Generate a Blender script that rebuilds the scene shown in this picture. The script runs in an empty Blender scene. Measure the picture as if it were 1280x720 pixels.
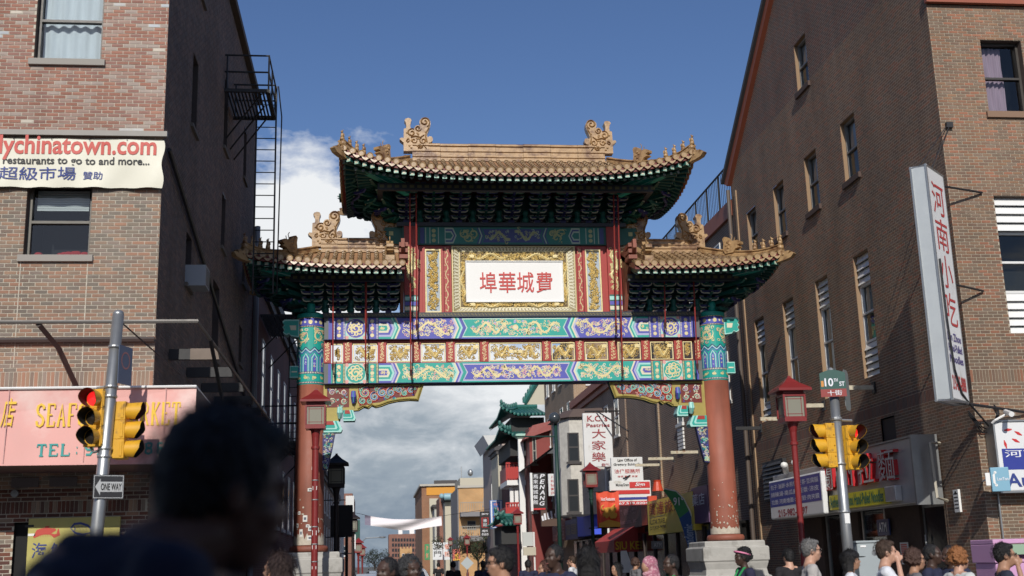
import bpy, math, random
import numpy as np
from mathutils import Vector, Matrix
sc = bpy.context.scene
C = sc.collection
rad = math.radians
PI = math.pi

# ---------------------------------------------------------------- camera
R = np.array([[0.99330193, 0.00180055, -0.11553369], [-0.11204263, -0.2293972, -0.96686264], [-0.02824399, 0.97333123, -0.22765895]])
EYE = np.array([0, 0, 1.62]); FPX = 1467.0
cam_d = bpy.data.cameras.new('camera'); cam = bpy.data.objects.new('camera', cam_d); C.objects.link(cam)
cam.matrix_world = Matrix(((*R[0], EYE[0]), (*R[1], EYE[1]), (*R[2], EYE[2]), (0, 0, 0, 1)))
cam_d.sensor_width = 36; cam_d.lens = FPX / 1280 * 36; cam_d.clip_start = 0.05; cam_d.clip_end = 6000
cam_d.dof.use_dof = True; cam_d.dof.focus_distance = 26.0; cam_d.dof.aperture_fstop = 2.2
sc.camera = cam
def P(x, y, **k):
    "point of a real plane (X=, Y= or Z=) seen at photo pixel x, y"
    (a, v), = k.items(); i = 'XYZ'.index(a)
    d = R @ np.array([x - 640, -(y - 360), -FPX]); t = (v - EYE[i]) / d[i]
    return EYE + d * t

# ---------------------------------------------------------------- light
SUN_EL, SUN_AZ = rad(32), rad(8)      # sun behind the camera, a little to the left
sd = bpy.data.lights.new('sun', 'SUN'); sd.energy = 3.7; sd.angle = rad(0.5); sd.color = (1, .95, .87)
so = bpy.data.objects.new('sun', sd); C.objects.link(so)
sv = Vector((-math.sin(SUN_AZ) * math.cos(SUN_EL), -math.cos(SUN_AZ) * math.cos(SUN_EL), math.sin(SUN_EL)))
so.rotation_euler = sv.to_track_quat('Z', 'Y').to_euler(); so.location = (0, -20, 40)
w = bpy.data.worlds.new("World"); sc.world = w; w.use_nodes = True
nt = w.node_tree; N = nt.nodes; L = nt.links
for n in list(N): N.remove(n)
out = N.new('ShaderNodeOutputWorld'); bg = N.new('ShaderNodeBackground'); bg.inputs[1].default_value = 0.1
sky = N.new('ShaderNodeTexSky'); sky.sky_type = 'NISHITA'; sky.sun_disc = False
sky.sun_elevation = SUN_EL; sky.sun_rotation = rad(188); sky.air_density = 1.0; sky.dust_density = 0.6; sky.ozone_density = 3.0
tc = N.new('ShaderNodeTexCoord')
def M_(op, a, b=None, c=None, clamp=False):
    n = N.new('ShaderNodeMath'); n.operation = op; n.use_clamp = clamp
    for i, v in enumerate((a, b, c)):
        if v is None: continue
        if isinstance(v, (int, float)): n.inputs[i].default_value = v
        else: L.new(v, n.inputs[i])
    return n.outputs[0]
def NZ(vec, scale, det, rough=.55, dist=0.0):
    n = N.new('ShaderNodeTexNoise'); n.inputs['Scale'].default_value = scale; n.inputs['Detail'].default_value = det
    n.inputs['Roughness'].default_value = rough; n.inputs['Distortion'].default_value = dist; L.new(vec, n.inputs['Vector']); return n.outputs['Fac']
sx = N.new('ShaderNodeSeparateXYZ'); L.new(tc.outputs['Generated'], sx.inputs[0]); zz = sx.outputs[2]
mp = N.new('ShaderNodeMapping'); mp.inputs['Scale'].default_value = (1, 1, 2.1); mp.inputs['Location'].default_value = (.31, .12, .47)
L.new(tc.outputs['Generated'], mp.inputs[0]); cv = mp.outputs[0]
n1 = NZ(cv, 5.5, 12, .6); n2 = NZ(cv, 13, 10, .6, .3)
# a bank of cumulus round the horizon, thinning out upwards; one tower rising above the street's west side
d0 = R @ np.array([392 - 640, -(235 - 360), -FPX]); d0 /= np.linalg.norm(d0)
dt = N.new('ShaderNodeVectorMath'); dt.operation = 'DISTANCE'; L.new(tc.outputs['Generated'], dt.inputs[0]); dt.inputs[1].default_value = tuple(d0)
tower = M_('MULTIPLY', M_('SUBTRACT', 1, M_('DIVIDE', dt.outputs['Value'], .14), clamp=True), 1.15)
cover = M_('ADD', M_('MULTIPLY', M_('SUBTRACT', .215, zz), 5.0), tower)
cover = M_('ADD', cover, M_('MULTIPLY', M_('SUBTRACT', n1, .5), 2.2))
cover = M_('ADD', cover, M_('MULTIPLY', M_('SUBTRACT', n2, .5), .5))
mask = M_('MULTIPLY', cover, 3.2, clamp=True)
shade = M_('ADD', M_('MULTIPLY', n2, 1.5), M_('MULTIPLY', n1, .9))
shade = M_('ADD', shade, M_('MULTIPLY', M_('SUBTRACT', zz, .10), 4.2))
shade = M_('ADD', shade, M_('MULTIPLY', tower, .8))
rp = N.new('ShaderNodeValToRGB'); L.new(M_('SUBTRACT', shade, .62, clamp=True), rp.inputs[0])
e = rp.color_ramp.elements
CB = 1 / 0.1
e[0].position = .10; e[0].color = (.19 * CB, .25 * CB, .33 * CB, 1)
e[1].position = 1.0; e[1].color = (.86 * CB, .88 * CB, .90 * CB, 1)
q = e.new(.5); q.color = (.34 * CB, .40 * CB, .46 * CB, 1)
hs = N.new('ShaderNodeHueSaturation'); hs.inputs['Hue'].default_value = .510; hs.inputs['Saturation'].default_value = 1.12; hs.inputs['Value'].default_value = .94; L.new(sky.outputs[0], hs.inputs['Color'])
mx = N.new('ShaderNodeMix'); mx.data_type = 'RGBA'; L.new(mask, mx.inputs[0]); L.new(hs.outputs[0], mx.inputs[6]); L.new(rp.outputs[0], mx.inputs[7])
L.new(mx.outputs[2], bg.inputs[0]); L.new(bg.outputs[0], out.inputs[0])
sc.view_settings.view_transform = 'Standard'; sc.view_settings.look = 'None'; sc.view_settings.exposure = 0; sc.view_settings.gamma = 1
sc.cycles.max_bounces = 6; sc.cycles.transparent_max_bounces = 12; sc.cycles.use_denoising = True

# ---------------------------------------------------------------- materials
MAT = {}
def mat(name, col, rough=.7, metal=0.0, var=0.0, vs=3.0, bump=0.0, bs=40.0, attr=None, emit=0.0, obj_rnd=0.0, stain=None, spec=None, coat=0.0, wash=0.0):
    """principled surface; var = mottling, attr = list of colours picked by the face attribute rnd, stain=(colour, amount, scale)"""
    if name in MAT: return MAT[name]
    m = bpy.data.materials.new(name); m.use_nodes = True; t = m.node_tree; n = t.nodes; l = t.links
    p = n['Principled BSDF']; p.inputs['Roughness'].default_value = rough; p.inputs['Metallic'].default_value = metal
    if spec is not None: p.inputs['Specular IOR Level'].default_value = spec
    if coat: p.inputs['Coat Weight'].default_value = coat; p.inputs['Coat Roughness'].default_value = .15
    g = n.new('ShaderNodeNewGeometry')
    def noise(sc_, det=6, vec=None):
        q = n.new('ShaderNodeTexNoise'); q.inputs['Scale'].default_value = sc_; q.inputs['Detail'].default_value = det; q.inputs['Roughness'].default_value = .62
        l.new(vec or g.outputs['Position'], q.inputs['Vector']); return q.outputs['Fac']
    def ma(op, a, b, cl=False):
        q = n.new('ShaderNodeMath'); q.operation = op; q.use_clamp = cl
        for i, v in enumerate((a, b)):
            if isinstance(v, (int, float)): q.inputs[i].default_value = v
            else: l.new(v, q.inputs[i])
        return q.outputs[0]
    def mixc(f, a, b, mode='MIX'):
        q = n.new('ShaderNodeMix'); q.data_type = 'RGBA'; q.blend_type = mode
        for i, v in ((0, f), (6, a), (7, b)):
            if isinstance(v, (int, float)): q.inputs[i].default_value = v
            elif isinstance(v, tuple): q.inputs[i].default_value = (*v[:3], 1)
            else: l.new(v, q.inputs[i])
        return q.outputs[2]
    if attr:
        a = n.new('ShaderNodeAttribute'); a.attribute_name = 'rnd'
        r = n.new('ShaderNodeValToRGB'); r.color_ramp.interpolation = 'CONSTANT'; el = r.color_ramp.elements
        el[0].color = (*attr[0], 1); el[0].position = 0; el[1].position = 1 / len(attr); el[1].color = (*attr[1], 1)
        for i in range(2, len(attr)):
            x = el.new(i / len(attr)); x.color = (*attr[i], 1)
        l.new(a.outputs['Fac'], r.inputs[0]); c = r.outputs[0]
    else: c = tuple(col)
    if var:
        f = ma('ADD', ma('MULTIPLY', ma('SUBTRACT', noise(vs), .5), var * 3.2), 1.0)
        v = n.new('ShaderNodeVectorMath'); v.operation = 'SCALE'
        if isinstance(c, tuple): v.inputs[0].default_value = c
        else: l.new(c, v.inputs[0])
        l.new(f, v.inputs['Scale']); c = v.outputs[0]
    if stain:
        f = ma('MULTIPLY', ma('SUBTRACT', noise(stain[2], 8), .62 - .25 * stain[1]), 7, True)
        c = mixc(f, c, stain[0])
    if wash:   # rain streaks and soot, long in the vertical
        mp_ = n.new('ShaderNodeMapping'); mp_.inputs['Scale'].default_value = (1.6, 1.6, .22); l.new(g.outputs['Position'], mp_.inputs[0])
        f = ma('ADD', ma('MULTIPLY', ma('ADD', noise(1.0, 7, mp_.outputs[0]), noise(.35, 4)), wash), 1.0 - wash)
        v = n.new('ShaderNodeVectorMath'); v.operation = 'SCALE'
        if isinstance(c, tuple): v.inputs[0].default_value = c
        else: l.new(c, v.inputs[0])
        l.new(f, v.inputs['Scale']); c = v.outputs[0]
    if isinstance(c, tuple): p.inputs['Base Color'].default_value = (*c, 1)
    else: l.new(c, p.inputs['Base Color'])
    if rough < .65 and not metal > .5:
        l.new(ma('ADD', ma('MULTIPLY', ma('SUBTRACT', noise(vs * 4), .5), .25), rough), p.inputs['Roughness'])
    if bump:
        b = n.new('ShaderNodeBump'); b.inputs['Strength'].default_value = bump; b.inputs['Distance'].default_value = .01
        l.new(noise(bs, 5), b.inputs['Height']); l.new(b.outputs[0], p.inputs['Normal'])
    if emit: p.inputs['Emission Color'].default_value = (*col, 1); p.inputs['Emission Strength'].default_value = emit
    MAT[name] = m; return m
def glass(name, tint=(.75, .8, .82), refl=1.0):
    if name in MAT: return MAT[name]
    m = bpy.data.materials.new(name); m.use_nodes = True; t = m.node_tree; n = t.nodes; l = t.links
    n.remove(n['Principled BSDF']); o = n['Material Output']
    tr = n.new('ShaderNodeBsdfTransparent'); tr.inputs[0].default_value = (*tint, 1)
    gl = n.new('ShaderNodeBsdfGlossy'); gl.inputs['Roughness'].default_value = .02
    g = n.new('ShaderNodeNewGeometry'); dp = n.new('ShaderNodeVectorMath'); dp.operation = 'DOT_PRODUCT'; l.new(g.outputs['Incoming'], dp.inputs[0]); l.new(g.outputs['Normal'], dp.inputs[1])
    def ma(op, a, b, c=0.0):
        q = n.new('ShaderNodeMath'); q.operation = op
        for i, v in enumerate((a, b, c)):
            if isinstance(v, (int, float)): q.inputs[i].default_value = v
            else: l.new(v, q.inputs[i])
        return q
    mu = ma('MULTIPLY_ADD', ma('POWER', ma('SUBTRACT', 1.0, ma('ABSOLUTE', dp.outputs['Value'], 0).outputs[0]).outputs[0], 5.0).outputs[0], .9 * refl, .06)
    nz = n.new('ShaderNodeTexNoise'); nz.inputs['Scale'].default_value = 1.3; b = n.new('ShaderNodeBump'); b.inputs['Strength'].default_value = .06; b.inputs['Distance'].default_value = .03
    l.new(nz.outputs[0], b.inputs['Height']); l.new(b.outputs[0], gl.inputs['Normal'])
    mi = n.new('ShaderNodeMixShader'); l.new(mu.outputs[0], mi.inputs[0]); l.new(tr.outputs[0], mi.inputs[1]); l.new(gl.outputs[0], mi.inputs[2])
    l.new(mi.outputs[0], o.inputs[0]); MAT[name] = m; return m

# ---------------------------------------------------------------- mesh building
ORG = {}
class MB:
    def __init__(s): s.v = []; s.f = []; s.m = []; s.r = []
    def add(s, vs, fs, mi=0, r=0.0):
        k = len(s.v); s.v.extend(vs)
        for f in fs: s.f.append([i + k for i in f]); s.m.append(mi); s.r.append(r)
    def box(s, x0, x1, y0, y1, z0, z1, mi=0, r=0.0):
        s.add([(x0, y0, z0), (x1, y0, z0), (x1, y1, z0), (x0, y1, z0), (x0, y0, z1), (x1, y0, z1), (x1, y1, z1), (x0, y1, z1)],
              [(0, 3, 2, 1), (4, 5, 6, 7), (0, 1, 5, 4), (1, 2, 6, 5), (2, 3, 7, 6), (3, 0, 4, 7)], mi, r)
    def fbox(s, F, u0, u1, z0, z1, d0, d1, mi=0, r=0.0):
        pts = [F(u, z, d) for z in (z0, z1) for (u, d) in ((u0, d0), (u1, d0), (u1, d1), (u0, d1))]
        s.add(pts, [(0, 3, 2, 1), (4, 5, 6, 7), (0, 1, 5, 4), (1, 2, 6, 5), (2, 3, 7, 6), (3, 0, 4, 7)], mi, r)
    def quad(s, F, u0, u1, z0, z1, d, mi=0, r=0.0):
        s.add([F(u0, z0, d), F(u1, z0, d), F(u1, z1, d), F(u0, z1, d)], [(0, 1, 2, 3)], mi, r)
    def poly(s, F, pts, d0, d1=None, mi=0, r=0.0, side=None):
        n = len(pts); a = [F(u, z, d0) for u, z in pts]
        if d1 is None: s.add(a, [tuple(range(n))], mi, r); return
        b = [F(u, z, d1) for u, z in pts]
        s.add(a + b, [tuple(range(n)), tuple(range(2 * n - 1, n - 1, -1))], mi, r)
        s.add(a + b, [(i, (i + 1) % n, n + (i + 1) % n, n + i) for i in range(n)], mi if side is None else side, r)
    def tube(s, pts, rr, n=8, mi=0, cap=True, r=0.0):
        pts = [Vector(p) for p in pts]; m = len(pts)
        if not isinstance(rr, (list, tuple)): rr = [rr] * m
        vs = []; prev = None
        for i, p in enumerate(pts):
            t = (pts[min(i + 1, m - 1)] - pts[max(i - 1, 0)]).normalized()
            if prev is None:
                a = Vector((0, 0, 1)) if abs(t.z) < .9 else Vector((1, 0, 0)); x = t.cross(a).normalized()
            else: x = (prev - t * prev.dot(t)).normalized()
            prev = x; y = t.cross(x)
            for k in range(n):
                g = 2 * PI * k / n; vs.append(tuple(p + (x * math.cos(g) + y * math.sin(g)) * rr[i]))
        fs = [(i * n + k, i * n + (k + 1) % n, (i + 1) * n + (k + 1) % n, (i + 1) * n + k) for i in range(m - 1) for k in range(n)]
        if cap: fs += [tuple(range(n - 1, -1, -1)), tuple((m - 1) * n + k for k in range(n))]
        s.add(vs, fs, mi, r)
    def lathe(s, c, prof, n=20, mi=0, ax=(0, 0, 1), sq=False, rot=0.0, r=0.0):
        "profile of (radius, height) round a vertical axis; sq = square section"
        if sq: n = 4; rot = PI / 4
        vs = []; k_ = math.sqrt(2) if sq else 1
        for (rr, h) in prof:
            for k in range(n):
                g = 2 * PI * k / n + rot; vs.append((c[0] + rr * k_ * math.cos(g), c[1] + rr * k_ * math.sin(g), c[2] + h))
        m = len(prof)
        fs = [(i * n + k, i * n + (k + 1) % n, (i + 1) * n + (k + 1) % n, (i + 1) * n + k) for i in range(m - 1) for k in range(n)]
        fs += [tuple(range(n - 1, -1, -1)), tuple((m - 1) * n + k for k in range(n))]
        s.add(vs, fs, mi, r)
    def ell(s, c, rx, ry, rz, mi=0, nu=10, nv=7, rot=None, r=0.0):
        vs = []
        for j in range(nv + 1):
            th = PI * j / nv
            for i in range(nu):
                g = 2 * PI * i / nu; v = Vector((rx * math.sin(th) * math.cos(g), ry * math.sin(th) * math.sin(g), rz * math.cos(th)))
                if rot is not None: v = rot @ v
                vs.append((c[0] + v.x, c[1] + v.y, c[2] + v.z))
        fs = [(j * nu + i, (j + 1) * nu + i, (j + 1) * nu + (i + 1) % nu, j * nu + (i + 1) % nu) for j in range(nv) for i in range(nu)]
        s.add(vs, fs, mi, r)
    def ribbon(s, F, pts, w, d, mi=0, h=0.0, taper=True, r=0.0):
        "painted stroke, or a carved one with a raised spine when h > 0; pts are (u, z)"
        n = len(pts); vs = []; c = 3 if h else 2
        for i, (u, z) in enumerate(pts):
            a = pts[max(i - 1, 0)]; b = pts[min(i + 1, n - 1)]; du, dz = b[0] - a[0], b[1] - a[1]; l = math.hypot(du, dz) or 1
            ww = w / 2 * (min(1, .25 + 4 * min(i, n - 1 - i) / n) if taper else 1); ox, oz = -dz / l * ww, du / l * ww
            vs.append(F(u + ox, z + oz, d)); 
            if h: vs.append(F(u, z, d + h))
            vs.append(F(u - ox, z - oz, d))
        fs = []
        for i in range(n - 1):
            for k in range(c - 1): fs.append((i * c + k, i * c + k + 1, (i + 1) * c + k + 1, (i + 1) * c + k))
        s.add(vs, fs, mi, r)
    def disc(s, F, u, z, rr, d, mi=0, n=16, rz=None, r=0.0, d1=None):
        s.poly(F, [(u + rr * math.cos(2 * PI * k / n), z + (rz or rr) * math.sin(2 * PI * k / n)) for k in range(n)], d, d1, mi, r)
    def mesh(s, name, mats, org=(0, 0, 0), smooth=False):
        me = bpy.data.meshes.new(name); v = np.array(s.v, dtype=float).reshape(-1, 3) - np.array(org)
        me.from_pydata(v.tolist(), [], s.f)
        for m in (mats if isinstance(mats, (list, tuple)) else [mats]): me.materials.append(m)
        if any(s.m): me.polygons.foreach_set('material_index', s.m)
        if any(s.r): me.attributes.new('rnd', 'FLOAT', 'FACE').data.foreach_set('value', s.r)
        if smooth: me.polygons.foreach_set('use_smooth', [True] * len(me.polygons))
        me.update(); return me
    def build(s, name, mats, parent=None, smooth=False, bevel=0, **pr):
        org = ORG.get(parent.name, (0, 0, 0)) if parent else (0, 0, 0)
        o = bpy.data.objects.new(name, s.mesh(name, mats, org, smooth)); C.objects.link(o)
        if parent: o.parent = parent; ORG[o.name] = org
        if bevel:
            b = o.modifiers.new('bevel', 'BEVEL'); b.width = bevel; b.segments = 2; b.limit_method = 'ANGLE'; b.angle_limit = rad(40)
        for k, x in pr.items(): o[k] = x
        return o
def link(name, me, parent=None, loc=None, rot=None, **pr):
    o = bpy.data.objects.new(name, me); C.objects.link(o)
    if parent: o.parent = parent; ORG[o.name] = ORG.get(parent.name, (0, 0, 0))
    if loc is not None: o.location = loc
    if rot is not None: o.rotation_euler = rot
    for k, x in pr.items(): o[k] = x
    return o
def thing(name, label, cat, loc=(0, 0, 0), group=None):
    o = bpy.data.objects.new(name, None); C.objects.link(o); o.empty_display_size = .2; o.location = [float(a) for a in loc]
    ORG[o.name] = tuple(float(a) for a in loc); o['label'] = label; o['category'] = cat
    if group: o['group'] = group
    return o
def dup(o, loc=None, rz=None, label=None, parent=None, scale=None):
    c = o.copy(); C.objects.link(c); c.parent = parent
    if loc is not None: c.location = loc
    if rz is not None: c.rotation_euler = (0, 0, rz)
    if scale is not None: c.scale = (scale,) * 3
    if label: c['label'] = label
    for ch in list(o.children): dup(ch, parent=c)
    return c
def frame(o, U, Nn):
    o = np.array(o, float); U = np.array(U, float); Nn = np.array(Nn, float); Z = np.array((0, 0, 1.))
    U /= np.linalg.norm(U); Nn /= np.linalg.norm(Nn)
    return lambda u, z, d=0.0: tuple(o + U * u + Z * z + Nn * d)
def text(body, F, u0, u1, z0, z1, d, m, parent, bold=.02, name='lettering', ext=.004, rot90=False, fitw=True, shear=0.0, thick=None):
    "real letters laid on frame F, fitted into the rectangle u0..u1, z0..z1"
    cu = bpy.data.curves.new('t', 'FONT'); cu.body = body; cu.resolution_u = 3; cu.offset = min(bold, .012 if bold >= .05 else .006) if any(ord(c) > 0x3000 for c in body) else min(bold, .022); cu.shear = shear
    cu.align_x = 'CENTER'
    o = bpy.data.objects.new('t', cu); C.objects.link(o); dg = bpy.context.evaluated_depsgraph_get()
    me = bpy.data.meshes.new_from_object(o.evaluated_get(dg)); bpy.data.objects.remove(o); bpy.data.curves.remove(cu)
    n = len(me.vertices)
    if not n: return None
    co = np.zeros(n * 3); me.vertices.foreach_get('co', co); co = co.reshape(-1, 3)[:, :2]
    if rot90: co = np.stack([-co[:, 1], co[:, 0]], 1)
    a, b = co.min(0), co.max(0)
    su = (u1 - u0) / (b[0] - a[0]); sz = (z1 - z0) / (b[1] - a[1])
    if not fitw: su = min(su, sz) if su > 0 else -min(-su, sz)
    uu = (u0 + u1) / 2 + (co[:, 0] - (a[0] + b[0]) / 2) * su; zz_ = z0 + (co[:, 1] - a[1]) * sz
    faces = [tuple(p.vertices) for p in me.polygons]
    org = np.array(ORG.get(parent.name, (0, 0, 0)))
    front = [tuple(np.array(F(x, y, d + ext)) - org) for x, y in zip(uu, zz_)]
    vs = list(front)
    if thick:   # solid letters with sides
        vs += [tuple(np.array(F(x, y, d)) - org) for x, y in zip(uu, zz_)]
        cnt = {}
        for f in faces:
            for i in range(len(f)):
                k = (f[i], f[(i + 1) % len(f)]); cnt[k] = 1
        side = [(a_, b_, b_ + n, a_ + n) for (a_, b_) in cnt if (b_, a_) not in cnt]
    else: side = []
    bpy.data.meshes.remove(me)
    m2 = bpy.data.meshes.new(name); m2.from_pydata(vs, [], faces + side)
    for q in (m if isinstance(m, (list, tuple)) else [m]): m2.materials.append(q)
    if side and isinstance(m, (list, tuple)): m2.polygons.foreach_set('material_index', [0] * len(faces) + [1] * len(side))
    m2.update()
    o = bpy.data.objects.new(name, m2); C.objects.link(o); o.parent = parent; return o

# ---------------------------------------------------------------- common colours
WHITE = mat('white_paint', (.78, .78, .76), .5, var=.05)
DARK = mat('dark_interior', (.012, .012, .013), .9)
BLACK = mat('black_iron', (.018, .018, .02), .55, var=.2)
GREYMET = mat('galvanised_steel', (.36, .37, .37), .42, .75, var=.12, vs=6)
GLASS = glass('window_glass')
CONC = mat('concrete', (.30, .29, .27), .85, var=.12, vs=2, bump=.3)
# ---------------------------------------------------------------- the setting: ground, streets, pavements
asph = mat('asphalt', (.055, .055, .057), .85, var=.22, vs=1.2, bump=.5, bs=60)
pav = mat('pavement_concrete', (.27, .26, .245), .85, var=.14, vs=1.5, bump=.3, bs=30)
linep = mat('road_paint', (.62, .62, .58), .7, var=.2, vs=5)
dirt = mat('far_ground', (.12, .115, .10), .95, var=.2, vs=.05)
b = MB(); b.box(-2500, 2500, -800, 4500, -.6, -.02); b.build('ground', dirt, kind='structure')
b = MB(); b.box(-.7, 7.2, 17.6, 420, -.3, .0); b.build('street', asph, kind='structure')
b = MB(); b.box(-120, 120, -1.5, 14.6, -.3, .004); b.build('cross_road', asph, kind='structure')
def pavement(x0, x1, y0, y1):
    b = MB(); b.box(x0, x1, y0, y1, -.3, .13, 0); o = b.build('pavement', pav, kind='structure', bevel=.02)
    k = MB(); n = 0
    xs = np.arange(x0 + .12, x1 - .3, 1.5); ys = np.arange(y0 + .12, y1 - .3, 1.5)
    if len(xs) * len(ys) > 290: xs = xs[:12]; ys = ys[:int(290 / len(xs))]
    slab = MB(); slab.box(0, 1.485, 0, 1.485, 0, .012); sm = slab.mesh('slab', pav)
    for x in xs:
        for y in ys: link('slab', sm, o, (x, y, .126))
    return o
pavement(-3.1, -.7, 17.6, 120); pavement(7.2, 9.9, 17.6, 120); pavement(-30, -.7, 14.6, 17.6); pavement(7.2, 40, 14.6, 17.6)
pavement(-40, 40, -6, -1.5)
b = MB(); b.box(-.7, 7.2, 14.6, 17.6, -.3, .002); b.build('street_mouth', asph, kind='structure')
b = MB()
for i in range(11): b.box(-.5 + i * .68, -.15 + i * .68, 15.0, 17.2, .003, .008)
b.build('crosswalk_markings', linep, kind='structure')
b = MB()
for i in range(40): b.box(3.2, 3.32, 30 + i * 9, 33 + i * 9, .001, .006)
b.build('lane_markings', linep, kind='structure')
b = MB()
for i in range(24): b.box(-60 + i * 5, -57 + i * 5, 6.5, 6.62, .005, .010)
b.build('cross_road_markings', linep, kind='structure')
# ---------------------------------------------------------------- bricks
BR = dict(
 right=[(.20, .118, .075), (.185, .118, .08), (.215, .112, .068), (.16, .112, .078), (.225, .128, .075), (.195, .135, .096), (.165, .105, .073), (.21, .134, .086), (.27, .122, .073), (.185, .124, .084)],
 rdark=[(.15, .082, .062), (.13, .084, .07), (.17, .082, .06), (.12, .088, .075), (.145, .092, .073), (.19, .085, .06)],
 left=[(.26, .185, .135), (.215, .175, .135), (.29, .175, .12), (.19, .16, .13), (.31, .20, .135), (.24, .19, .155), (.32, .18, .12), (.21, .155, .12)],
 lup=[(.30, .15, .11), (.33, .155, .11), (.28, .15, .12), (.33, .21, .17), (.26, .13, .10), (.34, .235, .195), (.29, .135, .095), (.36, .29, .25), (.35, .175, .125)],
 lsp=[(.50, .49, .47), (.46, .48, .50), (.56, .50, .42)],
 ldark=[(.17, .12, .10), (.20, .145, .12), (.145, .11, .095), (.22, .15, .12), (.17, .135, .12)])  # last palette: darker bricks for the left building's side wall
MORT = {'side': mat('mortar_brown', (.38, .30, .22), .95, var=.1, wash=.9), 'right': mat('mortar_tan', (.40, .35, .27), .95, var=.1), 'left': mat('mortar_pale', (.50, .46, .38), .95, var=.1), 'dark': mat('mortar_dark', (.19, .165, .14), .95, var=.1)}
BM = {k: mat('brick_' + k, v[0], .88, var=.10, vs=9, attr=v, bump=.2 if k[0] == 'l' else 0, bs=80, wash=.9) for k, v in BR.items()}
CH, BL, JT = .0556, .174, .012
def cuts(u0, u1, za, zb, ops):
    iv = [(u0, u1)]
    for (a, b_, c, d) in ops:
        if min(zb, d) - max(za, c) > .5 * (zb - za):
            nv = []
            for (p, q) in iv:
                if b_ <= p or a >= q: nv.append((p, q)); continue
                if a > p: nv.append((p, a))
                if b_ < q: nv.append((b_, q))
            iv = nv
    return iv
def brick_wall(F, u0, u1, z0, z1, ops, parent, mats, zone, mortar, near, nsep=150, seed=1, top=None, name='brick', soldier=(), soldmat=0, ch=CH, bl=BL, mdep=.006):
    """bricks as real boxes proud of a recessed mortar bed; the nsep nearest to `near` (u, z) are objects of their own.
    zone(u, z) -> material index; top(z) -> u range left of a gable; soldier: courses of upright bricks (z0, z1)"""
    rng = random.Random(seed); mo = MB(); items = []
    ops = [(a, b_, round(c / ch) * ch, round(d / ch) * ch) for a, b_, c, d in ops]
    sold = [(round(a / ch) * ch, round(b_ / ch) * ch) for a, b_ in soldier]
    r0 = int(math.ceil(z0 / ch)); r1 = int(z1 / ch)
    for r in range(r0, r1):
        za = r * ch; zb = za + ch; a0, a1 = (u0, u1) if top is None else top(za)
        if a1 - a0 < .05: continue
        iv = cuts(a0, a1, za, zb, ops)
        for (p, q) in iv: mo.quad(F, p, q, za, zb, -mdep)
        s = [k for k in sold if k[0] - 1e-6 <= za < k[1] - 1e-6]
        if s:
            if abs(za - s[0][0]) < 1e-6:
                for (p, q) in iv:
                    n = int((q - p) / ch)
                    for i in range(n): items.append((p + i * ch + JT * .4, p + (i + 1) * ch - JT * .4, s[0][0] + JT / 2, s[0][1] - JT / 2, rng.random(), soldmat if soldmat else zone(p + i * ch, za, rng)))
            continue
        off = (r % 2) * bl / 2
        for (p, q) in iv:
            i = math.floor((p - off) / bl)
            while i * bl + off < q:
                x0 = max(i * bl + off + JT / 2, p); x1 = min((i + 1) * bl + off - JT / 2, q); i += 1
                if x1 - x0 > .02: items.append((x0, x1, za + JT / 2, zb - JT / 2, rng.random(), zone((x0 + x1) / 2, za, rng)))
    mo.build('mortar', mortar, parent)
    items.sort(key=lambda t: (t[0] - near[0]) ** 2 + (t[1] + 0 - near[0]) ** 2 * 0 + (t[2] - near[1]) ** 2)
    org = np.array(ORG.get(parent.name, (0, 0, 0)))
    def faces(lst, nm):
        n = len(lst); V = np.zeros((n, 8, 3)); A = np.array(lst)
        o = np.array(F(0, 0, 0)); U = np.array(F(1, 0, 0)) - o; D = np.array(F(0, 0, 1)) - o; Z = np.array((0, 0, 1.))
        jit = np.array([rng.uniform(-.1, .1) * mdep for _ in lst])
        k = 0
        for (dd) in (-.012, 0.0):
            for (ua, zc) in ((0, 2), (1, 2), (1, 3), (0, 3)):
                V[:, k, :] = o + A[:, ua, None] * U + A[:, zc, None] * Z + (dd + (jit if dd == 0 else 0 * jit))[:, None] * D; k += 1
        V = V.reshape(-1, 3) - org
        fc = np.array([(4, 5, 6, 7), (0, 1, 5, 4), (1, 2, 6, 5), (2, 3, 7, 6), (3, 0, 4, 7)])
        FA = (fc[None] + (np.arange(n) * 8)[:, None, None]).reshape(-1, 4)
        me = bpy.data.meshes.new(nm); me.vertices.add(n * 8); me.vertices.foreach_set('co', V.ravel())
        me.loops.add(n * 20); me.loops.foreach_set('vertex_index', FA.ravel()); me.polygons.add(n * 5)
        me.polygons.foreach_set('loop_start', np.arange(n * 5) * 4)
        for m in mats: me.materials.append(m)
        me.polygons.foreach_set('material_index', np.repeat(A[:, 5].astype(np.int32), 5))
        me.attributes.new('rnd', 'FLOAT', 'FACE').data.foreach_set('value', np.repeat(A[:, 4], 5) * .999)
        me.update(calc_edges=True); me.shade_flat(); return me
    rest = items[nsep:]
    if rest: link('brickwork', faces(rest, 'brickwork'), parent, kind='stuff')
    # the nearest bricks, one object each, sharing a few meshes
    if nsep:
        proto = {}
        for it in items[:nsep]:
            ln = round(it[1] - it[0], 3); hh = round(it[3] - it[2], 3); key = (ln, hh, int(it[5]), int(it[4] * 8))
            if key not in proto: proto[key] = faces([(0, ln, 0, hh, (key[3] + .5) / 8, it[5])], name)
            o = np.array(F(it[0], it[2], 0)) - np.array(F(0, 0, 0))
            link(name, proto[key], parent, o)
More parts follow.
